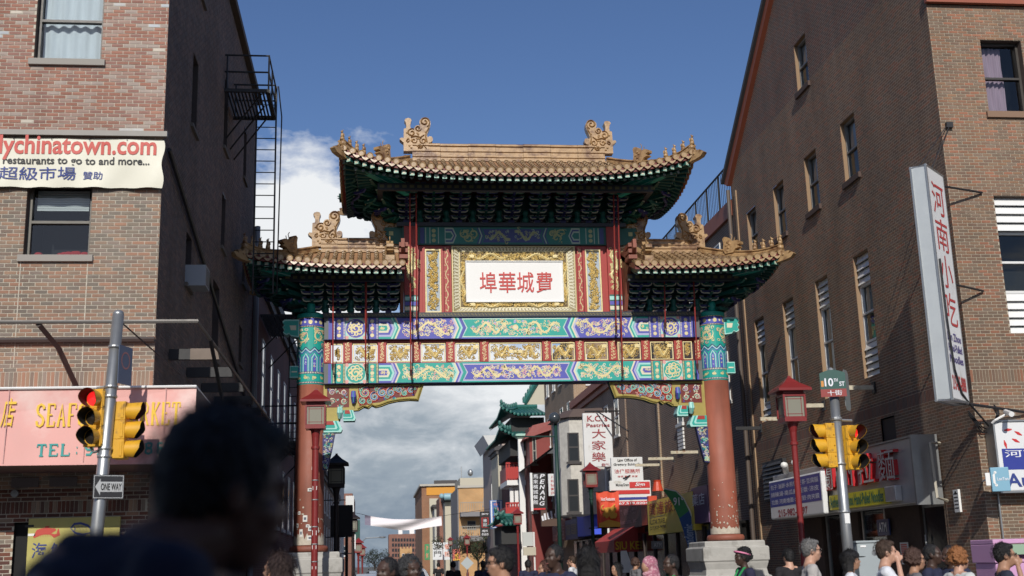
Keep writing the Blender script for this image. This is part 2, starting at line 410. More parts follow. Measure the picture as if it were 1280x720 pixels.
# ---------------------------------------------------------------- windows
FR_DK = mat('bronze_window_frame', (.055, .048, .042), .45); FR_WH = mat('white_window_frame', (.68, .68, .66), .5)
SIDING = mat('white_siding', (.74, .74, .72), .5); SILL = mat('stone_sill', (.34, .32, .29), .8, var=.1)
CURT = mat('white_curtain', (.72, .76, .78), .9, var=.04); CURP = mat('mauve_curtain', (.42, .30, .36), .9, var=.05); BLIND = mat('blind', (.62, .64, .62), .7)
REVB = mat('brick_reveal', (.10, .07, .055), .9, var=.2, vs=12)
def window(F, u0, u1, z0, z1, parent, frm=FR_DK, deep=.13, sash=.5, fill=None, sill=True, fw=.05, louvre=(0, 0), rev=REVB, sillm=SILL, silldeep=.05, ratio=None, sillh=.06):
    z0 = round(z0 / CH) * CH; z1 = round(z1 / CH) * CH
    b = MB()   # reveals
    for (a, c, e_, f_) in ((u0, u0 + .004, z0, z1), (u1 - .004, u1, z0, z1)): b.fbox(F, a, c, e_, f_, -.35, -.008)
    b.fbox(F, u0 + .004, u1 - .004, z1 - .004, z1, -.35, -.011); b.fbox(F, u0 + .004, u1 - .004, z0, z0 + .004, -.35, -.011)
    b.build('window_reveal', rev, parent)
    a, c = z0 + louvre[0], z1 - louvre[1]; mid = a + (c - a) * sash; b = MB()
    b.fbox(F, u0, u0 + fw, z0, z1, -deep - .07, -deep); b.fbox(F, u1 - fw, u1, z0, z1, -deep - .07, -deep)
    b.fbox(F, u0 + fw, u1 - fw, c - fw, c, -deep - .07, -deep - .002); b.fbox(F, u0 + fw, u1 - fw, a, a + fw, -deep - .07, -deep - .002)
    b.fbox(F, u0 + fw, u1 - fw, mid - fw * .4, mid + fw * .4, -deep - .07, -deep + .008)
    fo = b.build('window_frame', frm, parent)
    for (e_, f_, dd) in ((a + fw, mid - fw * .4, .04), (mid + fw * .4, c - fw, .055)):
        b = MB(); b.quad(F, u0 + fw, u1 - fw, e_, f_, -deep - dd); b.build('pane', GLASS, fo)
    b = MB(); b.fbox(F, u0 + .01, u1 - .01, z0 + .01, z1 - .01, -.9, -.88)
    b.fbox(F, u0 - .02, u0, z0, z1, -.9, -.2); b.fbox(F, u1, u1 + .02, z0, z1, -.9, -.2); b.fbox(F, u0, u1, z1, z1 + .02, -.9, -.2); b.fbox(F, u0, u1, z0 - .02, z0, -.9, -.2)
    b.build('room', DARK, fo)
    for (zz0, zz1) in ((z0, a), (c, z1)):
        if zz1 - zz0 > .1:
            n = max(2, int((zz1 - zz0) / .13)); h = (zz1 - zz0) / n
            for i in range(n):
                b = MB(); y = zz0 + i * h
                b.add([F(u0 + .02, y, -.05), F(u1 - .02, y, -.05), F(u1 - .02, y + h * .93, -.115), F(u0 + .02, y + h * .93, -.115), F(u0 + .02, y, -.09), F(u1 - .02, y, -.09)], [(0, 1, 2, 3), (0, 4, 5, 1)])
                b.build('siding_slat', SIDING, fo)
    if sill: b = MB(); b.fbox(F, u0 - .06, u1 + .06, z0 - sillh, z0 + .005, -.1, silldeep); b.build('sill', sillm, parent)
    if fill == 'curtain' or fill == 'mauve':
        b = MB(); n = 26; m = 10; vs = []
        for j in range(m + 1):
            for i in range(n + 1):
                u = u0 + fw + (u1 - u0 - 2 * fw) * i / n * (.68 if fill == 'mauve' else 1); z = a + fw + (c - a - 2 * fw) * j / m
                vs.append(F(u, z, -deep - .14 - .02 * math.sin(i * 1.3 + .4 * math.sin(j * .7)) - .01 * math.sin(i * .5 + j)))
        b.add(vs, [(j * (n + 1) + i, j * (n + 1) + i + 1, (j + 1) * (n + 1) + i + 1, (j + 1) * (n + 1) + i) for j in range(m) for i in range(n)])
        b.build('curtain', CURT if fill == 'curtain' else CURP, fo, smooth=True)
    if fill == 'shade':
        b = MB(); b.quad(F, u0 + fw, u1 - fw, mid + .06, c - fw, -deep - .10); b.build('roller_shade', mat('grey_shade', (.36, .38, .38), .8), fo)
        b = MB(); b.quad(F, u0 + fw, u0 + fw + (u1 - u0) * .45, a + fw, mid, -deep - .13); b.build('curtain', mat('dim_curtain', (.16, .17, .18), .9), fo)
    if fill == 'blind':
        b = MB(); t = c - fw; n = 9
        for i in range(n): b.fbox(F, u0 + fw + .04, u1 - fw - .04, t - .02 - (i + 1) * .034, t - .02 - i * .034 - .006, -deep - .11 - .01, -deep - .10)
        b.build('blind', BLIND, fo)
        b = MB()
        for i in range(9):
            b.ell(F(u0 + .1 + rng0.random() * (u1 - u0 - .2), a + fw + .02 + rng0.random() * .04, -deep - .2), .07, .06, .05, nu=8, nv=5)
        b.build('red_cushion', mat('red_cloth', (.42, .03, .03), .8), fo)
    return fo
rng0 = random.Random(5)
def far_window(F, u0, u1, z0, z1, parent, frm=FR_WH, deep=.1, sill=True):
    b = MB(); fw = .05
    b.fbox(F, u0, u0 + fw, z0, z1, -.02, .03); b.fbox(F, u1 - fw, u1, z0, z1, -.02, .03); b.fbox(F, u0 + fw, u1 - fw, z1 - fw, z1, -.02, .028); b.fbox(F, u0 + fw, u1 - fw, z0, z0 + fw, -.02, .028)
    b.fbox(F, u0 + fw, u1 - fw, (z0 + z1) / 2 - .03, (z0 + z1) / 2 + .03, -.02, .026)
    if sill: b.fbox(F, u0 - .08, u1 + .08, z0 - .1, z0, -.02, .08)
    o = b.build('window', frm, parent)
    b = MB(); b.quad(F, u0 + fw, u1 - fw, z0 + fw, z1 - fw, .012); b.build('pane', PANEDK, o)
    return o
PANEDK = mat('dark_window_pane', (.03, .035, .04), .12, spec=.8)
def Z2(z): return round(z / CH) * CH

# ---------------------------------------------------------------- right corner building
FRs = frame((9.9, 0, 0), (0, 1, 0), (-1, 0, 0)); FRf = frame((0, 18.5, 0), (1, 0, 0), (0, -1, 0))
rb = thing('brick_building', 'dark brown brick corner building with rust trimmed gable behind the hanging vertical sign', 'building', (9.9, 18.5, 0))
Y0, Y1 = 18.5, 30.45
sw = []
for y in (22.0, 24.2, 26.4, 28.55): sw.append((y, y + .76, 9.22, 10.56, 0))
for y in (22.0, 24.2, 26.4, 28.6): sw.append((y, y + .76, 5.05 if y < 23 else 4.95, 7.64, 1))
sw.append((24.2, 24.96, 12.2, 13.4, 2))
ops = [s[:4] for s in sw] + [(19.95, 27.3, 0, 2.5)] + [(27.75, 29.3, 2.95, 3.9)] + [(21.55, 22.2, 3.5, 4.15)]
gab = lambda z: (Y0, Y1) if z < 11.85 else (Y0, Y1 - (z - 11.85) * 1.36)
brick_wall(FRs, Y0 + .001, Y1, 0.13, 17.0, ops, rb, [BM['right'], BM['rdark']], lambda u, z, r: 1 if z > 12.18 or 4.22 < z < 4.45 else 0, MORT['side'], (19.3, 2.6), 150, 3, top=gab, soldier=[(4.22, 4.45)], soldmat=0, mdep=.0012)
fops = [(10.84, 11.62, 9.2, 10.58), (10.72, 11.75, 5.15, 7.6), (10.75, 14.2, 0, 3.0)]
brick_wall(FRf, 9.902, 16.5, .13, 11.25, fops, rb, [BM['right']], lambda u, z, r: 0, MORT['right'], (10.4, 5.2), 150, 4, soldier=[(4.35, 4.55)])
for (a, b_, c, d, k) in sw:
    if k == 1: window(FRs, a, b_, c, d, rb, frm=FR_WH, deep=.09, fill='shade', louvre=(.72 if a < 23 else .45, .62), rev=mat('tan_reveal', (.30, .20, .12), .9, var=.1), sill=False)
    else: window(FRs, a, b_, c, d, rb, deep=.09, fill='shade', frm=mat('grey_window_frame', (.22, .22, .21), .5), rev=mat('tan_reveal', (.30, .20, .12), .9), sillm=mat('brown_sill', (.09, .06, .05), .9), silldeep=.06, sillh=.11)
window(FRf, 10.84, 11.62, 9.2, 10.58, rb, fill='mauve', sillm=mat('brick_sill', (.24, .15, .10), .9), sillh=.11)
window(FRf, 10.72, 11.75, 5.15, 7.6, rb, frm=FR_WH, louvre=(.72, .62), sill=False)
b = MB(); b.box(9.93, 16.5, 18.53, Y1, 0, 11.2); 
solid = MB(); solid.box(10.9, 16.4, 19.5, Y1 - .05, 0, 11.4); solid.build('inner_wall', DARK, rb)
# rake, eaves trim, roof
tr = mat('rust_painted_trim', (.30, .085, .045), .6, var=.1); slate = mat('slate_roof', (.07, .07, .075), .8, var=.1)
b = MB(); zt = 16.9; yt = Y1 - (zt - 11.85) * 1.36
pts = [(Y1 + .05, 11.62), (Y1 + .28, 11.75), (yt + .2, zt + .2), (yt - .15, zt + .2)]
b.poly(FRs, [(Y1 - .02, 11.7), (Y1 + .24, 11.84), (yt + .24, zt + .1), (yt - .02, zt + .1)], -.3, .12); b.build('rake_board', tr, rb)
b = MB(); b.poly(FRs, [(Y1 + .25, 11.84), (Y1 + .33, 11.92), (yt + .33, zt + .2), (yt + .25, zt + .1)], -6, .2); b.build('roof_slope', slate, rb)
b = MB(); b.box(9.86, 16.6, 18.40, 18.49, 11.24, 11.46); b.build('fascia_board', tr, rb)
b = MB(); b.box(9.92, 16.4, 18.6, Y1 - 6.8, 11.3, 16.5); b.build('attic_block', DARK, rb)
b = MB(); b.fbox(FRs, Y1 - .44, Y1 - .30, .13, 11.45, .0, .035); b.build('light_brick_pier', mat('tan_brick_pier', (.34, .23, .14), .9, var=.3, vs=14, bump=.5), rb)
b = MB(); b.tube([FRs(Y1 + .06, .2, .08), FRs(Y1 + .06, 11.6, .08)], .06); b.build('downpipe', mat('brown_metal', (.10, .075, .06), .5), rb)
# ground floor: dark recess, door and shop windows under the metal sign
b = MB(); b.box(10.85, 10.88, 19.9, 27.4, .1, 2.6); b.box(9.9, 10.85, 19.86, 19.9, .1, 2.5); b.build('shop_recess', mat('dark_brick_recess', (.06, .038, .03), .9, var=.2, vs=10), rb)
b = MB()
for y in (19.98, 20.9): b.box(9.98, 10.05, y, y + .06, .13, 2.45)
b.box(9.98, 10.05, 20.04, 20.9, 2.38, 2.45); dr = b.build('door_frame', GREYMET, rb)
b = MB(); b.box(9.99, 10.02, 20.04, 20.9, .2, 2.38); b.build('door', mat('black_door_glass', (.01, .01, .012), .15), rb)
b = MB(); b.tube([(9.93, 20.84, 1.0), (9.93, 20.84, 1.9)], .018); b.build('door_handle', GREYMET, rb)
for y in (22.6, 24.6):
    b = MB(); b.box(9.98, 10.04, y, y + .07, .13, 2.45); b.box(9.98, 10.04, y + 1.1, y + 1.17, .13, 2.45); b.box(9.98, 10.04, y + .07, y + 1.1, .9, .97); fo = b.build('shop_window', GREYMET, rb)
    b = MB(); b.box(10.0, 10.01, y + .07, y + 1.1, .97, 2.45); b.build('pane', GLASS, fo)
for (y0_, y1_) in ((21.0, 22.5), (23.85, 24.55), (25.9, 27.3)): b = MB(); b.box(9.935, 10.1, y0_, y1_, .13, 2.6); b.build('shopfront_pier', mat('dark_brick_recess', (.06, .038, .03)), rb)
b = MB(); b.box(10.85, 14.2, 18.9, 18.95, .1, 3.0); b.box(10.75, 10.8, 18.5, 18.9, .13, 3.0); b.build('front_shop_recess', DARK, rb)
b = MB(); b.box(10.75, 10.81, 18.46, 18.5, .13, 3.02); b.build('shop_corner_post', mat('beige_metal', (.42, .38, .30), .6), rb)
# louvred vent
b = MB(); b.fbox(FRs, 27.75, 29.3, 2.93, 3.91, -.2, .1); vo = b.build('vent_box', BLACK, rb)
for i in range(9):
    b = MB(); z = 2.98 + i * .1; b.add([FRs(27.8, z, .14), FRs(29.25, z, .14), FRs(29.25, z + .07, .11), FRs(27.8, z + .07, .11)], [(0, 1, 2, 3)]); b.build('louvre', mat('dark_louvre', (.05, .045, .04), .6), vo)
b = MB(); b.fbox(FRs, 21.55, 22.2, 3.5, 4.15, -.1, -.04); b.build('blocked_window', mat('dark_board', (.05, .04, .038), .8), rb)

# terrace part beyond with railing
FT = frame((9.9, 0, 0), (0, 1, 0), (-1, 0, 0))
bk2 = mat('distant_brown_brick', (.15, .095, .07), .9)
def brickmat(name, c1, c2, mo, sc_=1.0, facing='x'):
    if name in MAT: return MAT[name]
    m = mat(name, c1, .9); t = m.node_tree; n = t.nodes; l = t.links
    g = n.new('ShaderNodeNewGeometry'); s = n.new('ShaderNodeSeparateXYZ'); c = n.new('ShaderNodeCombineXYZ'); l.new(g.outputs['Position'], s.inputs[0])
    a = n.new('ShaderNodeMath'); a.operation = 'ADD'; l.new(s.outputs[0], a.inputs[0]); l.new(s.outputs[1], a.inputs[1])
    l.new(a.outputs[0], c.inputs[0]); l.new(s.outputs[2], c.inputs[1])
    b_ = n.new('ShaderNodeTexBrick'); b_.inputs['Color1'].default_value = (*c1, 1); b_.inputs['Color2'].default_value = (*c2, 1); b_.inputs['Mortar'].default_value = (*mo, 1)
    b_.inputs['Scale'].default_value = 1; b_.inputs['Brick Width'].default_value = .2 * sc_; b_.inputs['Row Height'].default_value = .066 * sc_; b_.inputs['Mortar Size'].default_value = .008 * sc_; b_.offset = .5
    l.new(c.outputs[0], b_.inputs['Vector'])
    nz = n.new('ShaderNodeTexNoise'); nz.inputs['Scale'].default_value = .8; nz.inputs['Detail'].default_value = 8; l.new(g.outputs['Position'], nz.inputs['Vector'])
    mr = n.new('ShaderNodeMapRange'); mr.inputs[3].default_value = .6; mr.inputs[4].default_value = 1.4; l.new(nz.outputs[0], mr.inputs[0])
    v = n.new('ShaderNodeVectorMath'); v.operation = 'SCALE'; l.new(b_.outputs[0], v.inputs[0]); l.new(mr.outputs[0], v.inputs['Scale'])
    l.new(v.outputs[0], n['Principled BSDF'].inputs['Base Color']); return m
BRN = brickmat('brown_brick', (.25, .15, .10), (.19, .13, .095), (.36, .31, .25))
BRR = brickmat('red_brick', (.25, .085, .055), (.20, .075, .05), (.27, .20, .16))
BRT = brickmat('tan_brick', (.30, .20, .12), (.25, .17, .11), (.38, .32, .24))
BRD = brickmat('deep_red_brick', (.16, .045, .035), (.13, .04, .03), (.16, .11, .09))
tb = thing('brick_building', 'long brown brick building with a railed roof terrace behind the gate', 'building', (9.9, 30.5, 0))
cells_w = [(32.0, 32.65, 5.9, 7.3), (32.0, 32.65, 9.2, 10.5), (35, 35.65, 9.2, 10.5), (38.1, 38.75, 9.2, 10.5)]
for y in (34.2, 37.3): cells_w.append((y, y + .7, 5.9, 8.0))
b = MB()
b.box(9.95, 17, 30.55, 45.9, 0, 10.9); b.build('wall', BRN, tb)
for (a, c, e_, f_) in cells_w: far_window(frame((9.95, 0, 0), (0, 1, 0), (-1, 0, 0)), a, c, e_, f_, tb)
for y in (34.2, 37.3):
    for i in range(7):
        b = MB(); b.fbox(frame((9.95, 0, 0), (0, 1, 0), (-1, 0, 0)), y, y + .7, 5.05 + i * .12, 5.14 + i * .12, .0, .05); b.build('siding_slat', SIDING, tb)
b = MB(); b.box(9.86, 10.2, 30.58, 45.9, 10.9, 11.35); b.build('parapet_board', tr, tb)
for y in (33.6, 40.5):
    b = MB(); b.fbox(frame((9.95, 0, 0), (0, 1, 0), (-1, 0, 0)), y, y + .22, 0, 10.9, 0, .06); b.build('brick_pier', BRT, tb)
rl = thing('roof_railing', 'black metal terrace railing on the low roof right of the gate', 'railing', (10, 30.6, 11.35))
b = MB(); b.tube([(10, 30.65, 12.5), (10, 45.8, 12.5)], .03, 6); b.tube([(10, 30.65, 11.42), (10, 45.8, 11.42)], .02, 6); b.build('rail', BLACK, rl)
for i in range(13): b = MB(); b.tube([(10, 30.7 + i * 1.25, 11.35), (10, 30.7 + i * 1.25, 12.5)], .03, 6); b.build('post', BLACK, rl)
for i in range(96): b = MB(); b.tube([(10, 30.75 + i * .157, 11.42), (10, 30.75 + i * .157, 12.5)], .009, 4); b.build('baluster', BLACK, rl)
an = thing('antenna', 'grey aerial with crossbars beside the roof railing', 'antenna', (10.4, 31.6, 11.3))
b = MB(); b.tube([(10.4, 31.6, 11.3), (10.4, 31.6, 12.35)], .03, 6); b.tube([(10.1, 31.6, 12.2), (10.7, 31.6, 12.3)], .018, 5); b.tube([(10.2, 31.2, 12.05), (10.5, 32, 12.05)], .018, 5); b.tube([(10.4, 31.6, 11.9), (10.1, 31.2, 11.35)], .02, 5); b.build('mast', GREYMET, an)
b = MB(); b.ell((10.4, 31.5, 12.3), .1, .05, .07); b.build('receiver', WHITE, an)

# ---------------------------------------------------------------- left corner building
FLf = frame((0, 16.8, 0), (1, 0, 0), (0, -1, 0)); FLs = frame((-3.1, 0, 0), (0, 1, 0), (1, 0, 0))
lb = thing('brick_building', 'tan and red brick corner building holding the seafood market sign and banner', 'building', (-3.1, 16.8, 0))
LZ = 7.92
def lzone(u, z, r):
    if z > LZ:
        blob = math.sin(u * 3.1 + 1.7 * math.sin(z * 1.3)) + math.sin(z * 2.3 + u)
        return 1 if r.random() > (.955 if blob > .2 else .995) else 0
    return 2
wl = [(-5.02, -4.05, 9.05, 10.6), (-4.98, -4.07, 6.06, 7.2)]
lops = wl + [(-6.9, -5.25, 0, 2.75), (-4.85, -3.55, .9, 2.35)]
SPALL = BM['lsp']
brick_wall(FLf, -9.5, -3.102, .13, 16.0, lops, lb, [BM['lup'], SPALL, BM['left'], mat('brick_shopfront', (.13, .05, .035), .9, attr=[(.13, .05, .035), (.10, .045, .035), (.16, .06, .04), (.11, .06, .05)], var=.1)],
           lambda u, z, r: 3 if z < 2.75 and u > -5.25 and r.random() < .8 else lzone(u, z, r), MORT['left'], (-3.9, 8.9), 300, 7, soldier=[(4.14, 4.42), (2.42, 2.62)])
sops = [(19.2, 19.8, 9.0, 10.35), (23.3, 23.9, 10.1, 11.6), (23.35, 23.95, 8.0, 9.2), (26.9, 27.5, 10.65, 11.95), (19.15, 19.75, 6.2, 7.1), (22.45, 23.4, 5.6, 7.1), (26.9, 27.5, 6.2, 7.1), (19.6, 20.2, 11.7, 13.0), (27.2, 27.8, 8.2, 9.3)]
brick_wall(FLs, 16.802, 29.6, .13, 13.55, sops, lb, [BM['ldark']], lambda u, z, r: 0, MORT['dark'], (17.2, 9), 0, 9)
for (a, b_, c, d) in wl:
    window(FLf, a, b_, c, d, lb, fill='curtain' if c > 8 else 'blind', sash=.44 if c > 8 else .48, frm=mat('grey_green_frame', (.12, .11, .09), .5) if c < 8 else FR_DK, sillm=mat('grey_sill', (.30, .28, .25), .8), sillh=.09)
for i, (a, b_, c, d) in enumerate(sops): window(FLs, a, b_, c, d, lb, deep=.16, frm=FR_DK if i != 5 else FR_WH, rev=mat('dark_reveal', (.06, .045, .04), .9), sillm=mat('dark_sill', (.14, .12, .10), .9), silldeep=.05)
b = MB(); b.box(-9.4, -3.2 - .9, 17.9, 29.5, 0, 13.3); b.build('inner_wall', DARK, lb)
b = MB(); b.box(-9.5, -3.12, 17.0, 22.9, 13.6, 16.0); b.build('added_shadow_block', BRN, lb)  # unseen block, raised with the front wall, added to shadow the gate's left end
b = MB(); b.box(-9.5, -2.98, 16.83 + 6.2, 29.6, 13.56, 13.72); b.box(-9.5, -3.03, 23.03, 29.6, 13.72, 13.86); b.build('cornice', mat('dark_stone', (.10, .085, .07), .85, var=.2), lb)
b = MB(); b.fbox(FLf, -9.5, -3.04, 7.86, 7.94, -.02, .07); b.build('stone_ledge', SILL, lb)
b = MB(); b.fbox(FLs, 16.82, 29.5, 0, 0, 0, 0)
for (u_, z_) in ((17.0, 7.85),):   # raked pipe down the side wall
    b = MB(); b.tube([FLs(17.0, 7.75, .05), FLs(29.3, 5.3, .05)], .035, 6); b.build('sloping_conduit', BLACK, lb)
b = MB(); b.tube([FLs(29.5, .2, .1), FLs(29.5, 10.2, .1)], .07, 8); b.build('downpipe', mat('grey_pipe', (.22, .24, .27), .5), lb)
# patched brick strip below the lower window and vertical joint lines
for u_ in (-5.0, -4.08):
    b = MB(); b.fbox(FLf, u_ - .006, u_ + .006, 4.45, 6.0, -.005, .003); b.build('joint_line', MORT['left'], lb)
# shopfront in shade: shutter housing left, storefront
b = MB(); b.fbox(FLf, -6.9, -5.25, .1, 2.75, -.5, -.45); b.build('shop_recess', DARK, lb)
b = MB(); b.fbox(FLf, -6.9, -5.28, 2.36, 2.74, -.3, .12); b.fbox(FLf, -5.36, -5.26, .13, 2.36, -.12, .10); b.build('shutter_housing', BLACK, lb)
so_ = MB(); so_.fbox(FLf, -6.9, -5.36, .2, .22, -.1, -.06); so_ = so_.build('shutter', GREYMET, lb)
for i in range(26):
    b = MB(); z = .22 + i * .082; b.add([FLf(-6.9, z, -.04), FLf(-5.37, z, -.04), FLf(-5.37, z + .05, -.07), FLf(-6.9, z + .05, -.07), FLf(-5.37, z + .082, -.10), FLf(-6.9, z + .082, -.10)], [(0, 1, 2, 3), (3, 2, 4, 5)]); b.build('slat', GREYMET, so_)
b = MB(); b.fbox(FLf, -6.8, -5.5, 2.42, 2.66, .121, .13); b.build('shutter_plate', mat('dull_plate', (.12, .12, .12), .4), lb)
b = MB(); b.fbox(FLf, -4.88, -3.52, .9, 2.36, -.1, -.08); b.build('board_backing', DARK, lb)
b = MB(); b.disc(FLf, -4.86, 2.72, .05, .01, d1=.05); b.build('vent_cap', GREYMET, lb)
for u_ in (-5.0, -4.5, -3.95):
    b = MB(); b.fbox(FLf, u_ + .08, u_ + .44, 2.8, 2.93, .002, .02); b.build('transom_light', mat('dim_panel', (.14, .12, .12), .5), lb)
# air conditioner
ac = thing('air_conditioner', 'small grey window air conditioner on the dark side wall left of the gate', 'air conditioner', (-3.1, 19.4, 6.2))
b = MB(); b.fbox(FLs, 19.22, 19.68, 6.2, 6.55, -.1, .32); b.build('case', mat('pale_metal', (.32, .34, .36), .5), ac)
b = MB()
for i in range(7): b.fbox(FLs, 19.26, 19.64, 6.24 + i * .042, 6.25 + i * .042, .321, .326)
b.build('grille', BLACK, ac)
# fire escape
fe = thing('fire_escape', 'black iron fire escape balcony with long ladder on the upper left side wall', 'fire escape', (-3.1, 22.0, 10.6))
ya, yb_, xo, zf = 23.2, 24.75, -2.2, 11.33
b = MB()
for z in (zf + .38, zf + .75):
    b.tube([(-3.1, ya, z), (xo, ya, z), (xo, yb_, z), (-3.1, yb_, z)], .02, 6)
b.build('rail', BLACK, fe)
for (x, y) in ((xo, ya), (xo, (ya + yb_) / 2), (xo, yb_), (-3.05, ya), (-3.05, yb_)):
    b = MB(); b.tube([(x, y, zf), (x, y, zf + .76)], .02, 6); b.build('post', BLACK, fe)
b = MB(); b.box(xo - .03, xo + .03, ya, yb_, zf - .07, zf); b.box(-3.1, xo, ya - .03, ya + .03, zf - .07, zf - .002); b.box(-3.1, xo, yb_ - .03, yb_ + .03, zf - .07, zf - .002); b.build('platform_edge', BLACK, fe)
for i in range(12):
    b = MB(); x = -3.04 + i * .072; b.box(x - .018, x + .018, ya + .04, yb_ - .04, zf - .05, zf - .02); b.build('slat', BLACK, fe)
for y in (ya + .1, (ya + yb_) / 2, yb_ - .1):
    b = MB(); b.tube([(xo - .15, y, zf - .06), (-3.1, y + .4, zf - .9)], .018, 5); b.build('brace', BLACK, fe)
def ladder(x0, x1, y, z0, z1, parent, step=.26):
    b = MB(); b.tube([(x0, y, z0), (x0, y, z1)], .02, 5); b.tube([(x1, y, z0), (x1, y, z1)], .02, 5); lo = b.build('ladder', BLACK, parent)
    n = int((z1 - z0) / step)
    for i in range(n): b = MB(); b.tube([(x0, y, z0 + .1 + i * step), (x1, y, z0 + .1 + i * step)], .012, 4); b.build('rung', BLACK, lo)
ladder(-2.58, -2.16, 24.62, 7.3, 12.0, fe)
b = MB(); b.tube([(-2.12, 24.62, 12.0), (-2.02, 24.4, 11.2), (-2.08, 24.6, 7.3)], .014, 4); b.build('guard_rod', BLACK, fe)
# second fire escape over the red brick neighbour
fe2 = thing('fire_escape', 'black iron fire escape with grating on the red brick house behind the gate left column', 'fire escape', (-3.1, 32, 5.0))
for (zf, ya, yb_) in ((8.3, 31.4, 34.5), (5.1, 33.5, 37.5)):
    xo = -2.1
    for i in range(int((yb_ - ya) / .14)):
        b = MB(); y = ya + i * .14; b.box(-3.08, xo, y, y + .03, zf - .04, zf); b.build('slat', BLACK, fe2)
    for i in range(7): b = MB(); x = -3.05 + i * .155; b.box(x, x + .03, ya, yb_, zf - .08, zf - .042); b.build('bearer', BLACK, fe2)
    for z in (.5, 1.0): b = MB(); b.tube([(-3.1, ya, zf + z), (xo, ya, zf + z), (xo, yb_, zf + z), (-3.1, yb_, zf + z)], .02, 5); b.build('rail', BLACK, fe2)
    for i in range(int((yb_ - ya) / .45) + 1): b = MB(); b.tube([(xo, ya + i * .45, zf), (xo, ya + i * .45, zf + 1)], .012, 4); b.build('baluster', BLACK, fe2)
    for y in (ya + .2, yb_ - .2): b = MB(); b.tube([(xo - .1, y, zf - .05), (-3.1, y, zf - 1.0)], .02, 5); b.build('brace', BLACK, fe2)
ladder(-2.5, -2.05, 34.4, 5.1, 8.3, fe2); ladder(-2.5, -2.05, 37.3, 1.5, 5.1, fe2)
# iron awning frame round the left corner
cf = thing('awning_frame', 'bare black iron awning frame with cross beams on the left corner wall', 'awning frame', (-3.1, 16.8, 4.6))
b = MB(); b.tube([(-9, 15.6, 4.85), (-2.35, 15.6, 4.85), (-2.35, 26.5, 4.85)], .028, 6); b.build('rail', mat('dull_steel_rail', (.13, .12, .11), .5, .3), cf)
b = MB(); b.tube([(-9, 16.74, 4.83), (-3.1, 16.74, 4.83)], .04, 6); b.build('wall_rail', mat('brown_iron', (.06, .045, .04), .6), cf)
b = MB(); b.tube([(-2.35, 16.9, 4.85), (-2.35, 18.6, 4.1), (-2.35, 22, 2.9)], .03, 6); b.build('bent_rail', BLACK, cf)
for i, y in enumerate((17.9, 19.6, 21.3, 23.0, 24.7, 26.3)):
    b = MB(); b.box(-3.09, -2.36, y, y + .09, 4.74, 4.90, 0); 
    if i < 1: b.box(-2.78, -2.35, y - .004, y + .094, 4.736, 4.904, 1)
    b.build('cross_beam', [BLACK, mat('worn_wood', (.20, .16, .13), .8, var=.2)], cf)
for x in (-4.37, -6.9):
    b = MB(); b.add([(x - .03, 15.62, 4.84), (x + .03, 15.62, 4.84), (x + .16, 16.1, 4.62), (x + .10, 16.1, 4.62), (x + .30, 16.78, 4.1), (x + .24, 16.78, 4.1)], [(0, 1, 2, 3), (3, 2, 4, 5)])
    b.tube([(x, 15.62, 4.82), (x + .13, 16.15, 4.6), (x + .27, 16.78, 4.1)], .045, 4); b.build('brace', mat('brown_iron', (.06, .045, .04)), cf)
b = MB(); b.tube([(-3.3, 15.6, 4.82), (-2.7, 16.6, 4.3)], .012, 4); b.build('tie_rod', BLACK, cf)
# ---------------------------------------------------------------- the friendship gate
GX = 3.25; GY = 27.0
gate = thing('chinatown_gate', 'ornate painted street gate with three tan tiled roofs and red inscription panel', 'gate', (GX, GY, 0))
TILE = mat('tan_glazed_tile', (.36, .24, .125), .38, var=.22, vs=5, bump=.35, bs=25, stain=((.20, .095, .04), .22, 4.5), coat=.25)
TILE2 = mat('tan_glazed_ridge', (.41, .265, .13), .42, var=.24, vs=4, bump=.5, bs=18, stain=((.17, .085, .04), .55, 3.6), coat=.2)
TEAL = mat('teal_paint', (.015, .36, .30), .5, var=.08, vs=6); DTEAL = mat('dark_green_paint', (.008, .10, .085), .5, var=.1)
BLUE = mat('violet_blue_paint', (.085, .09, .42), .5, var=.08, vs=6); DBLUE = mat('deep_blue_paint', (.025, .03, .13), .5)
LTQ = mat('pale_turquoise_paint', (.36, .68, .62), .5, var=.04); LIL = mat('pale_lilac_paint', (.42, .42, .66), .5, var=.04); CREAM = mat('cream_paint', (.70, .66, .50), .5, var=.05)
GOLD = mat('gold_paint', (.70, .60, .31), .42, .1, var=.12, vs=9); GOLDM = mat('gilded_carving', (.84, .70, .36), .25, .1, var=.12, vs=9)
OLIVE = mat('dull_gold_paint', (.36, .29, .08), .45, .2, var=.15, vs=3); PINK = mat('pink_paint', (.72, .36, .33), .5)
RED = mat('vermilion_paint', (.36, .034, .026), .45, var=.08); DRED = mat('dark_red_paint', (.15, .018, .014), .5, var=.1)
COLR = mat('red_brown_column', (.27, .086, .054), .6, wash=1.6, var=.10, vs=2.2, bump=.2, bs=30, stain=((.27, .065, .035), .1, 1.5))
PGREEN = mat('pale_green_paint', (.36, .58, .48), .5); GREYB = mat('grey_board', (.13, .14, .14), .6)
GF = frame((GX, 26.75, 0), (1, 0, 0), (0, -1, 0))     # front plane of the beams: u measured from the middle of the gate
def U(px): return (px - 641) * .01880
grng = random.Random(11)
def swirl(b, F, u, z, r, w, mi, d, h=0.0, turns=1.4, a0=None, dirn=1, n=16):
    a0 = grng.uniform(0, 6.28) if a0 is None else a0; pts = []
    for i in range(n):
        t = i / (n - 1); a = a0 + dirn * t * turns * 2 * PI; rr = r * (1 - .85 * t); pts.append((u + rr * math.cos(a), z + rr * math.sin(a)))
    b.ribbon(F, pts, w, d, mi, h)
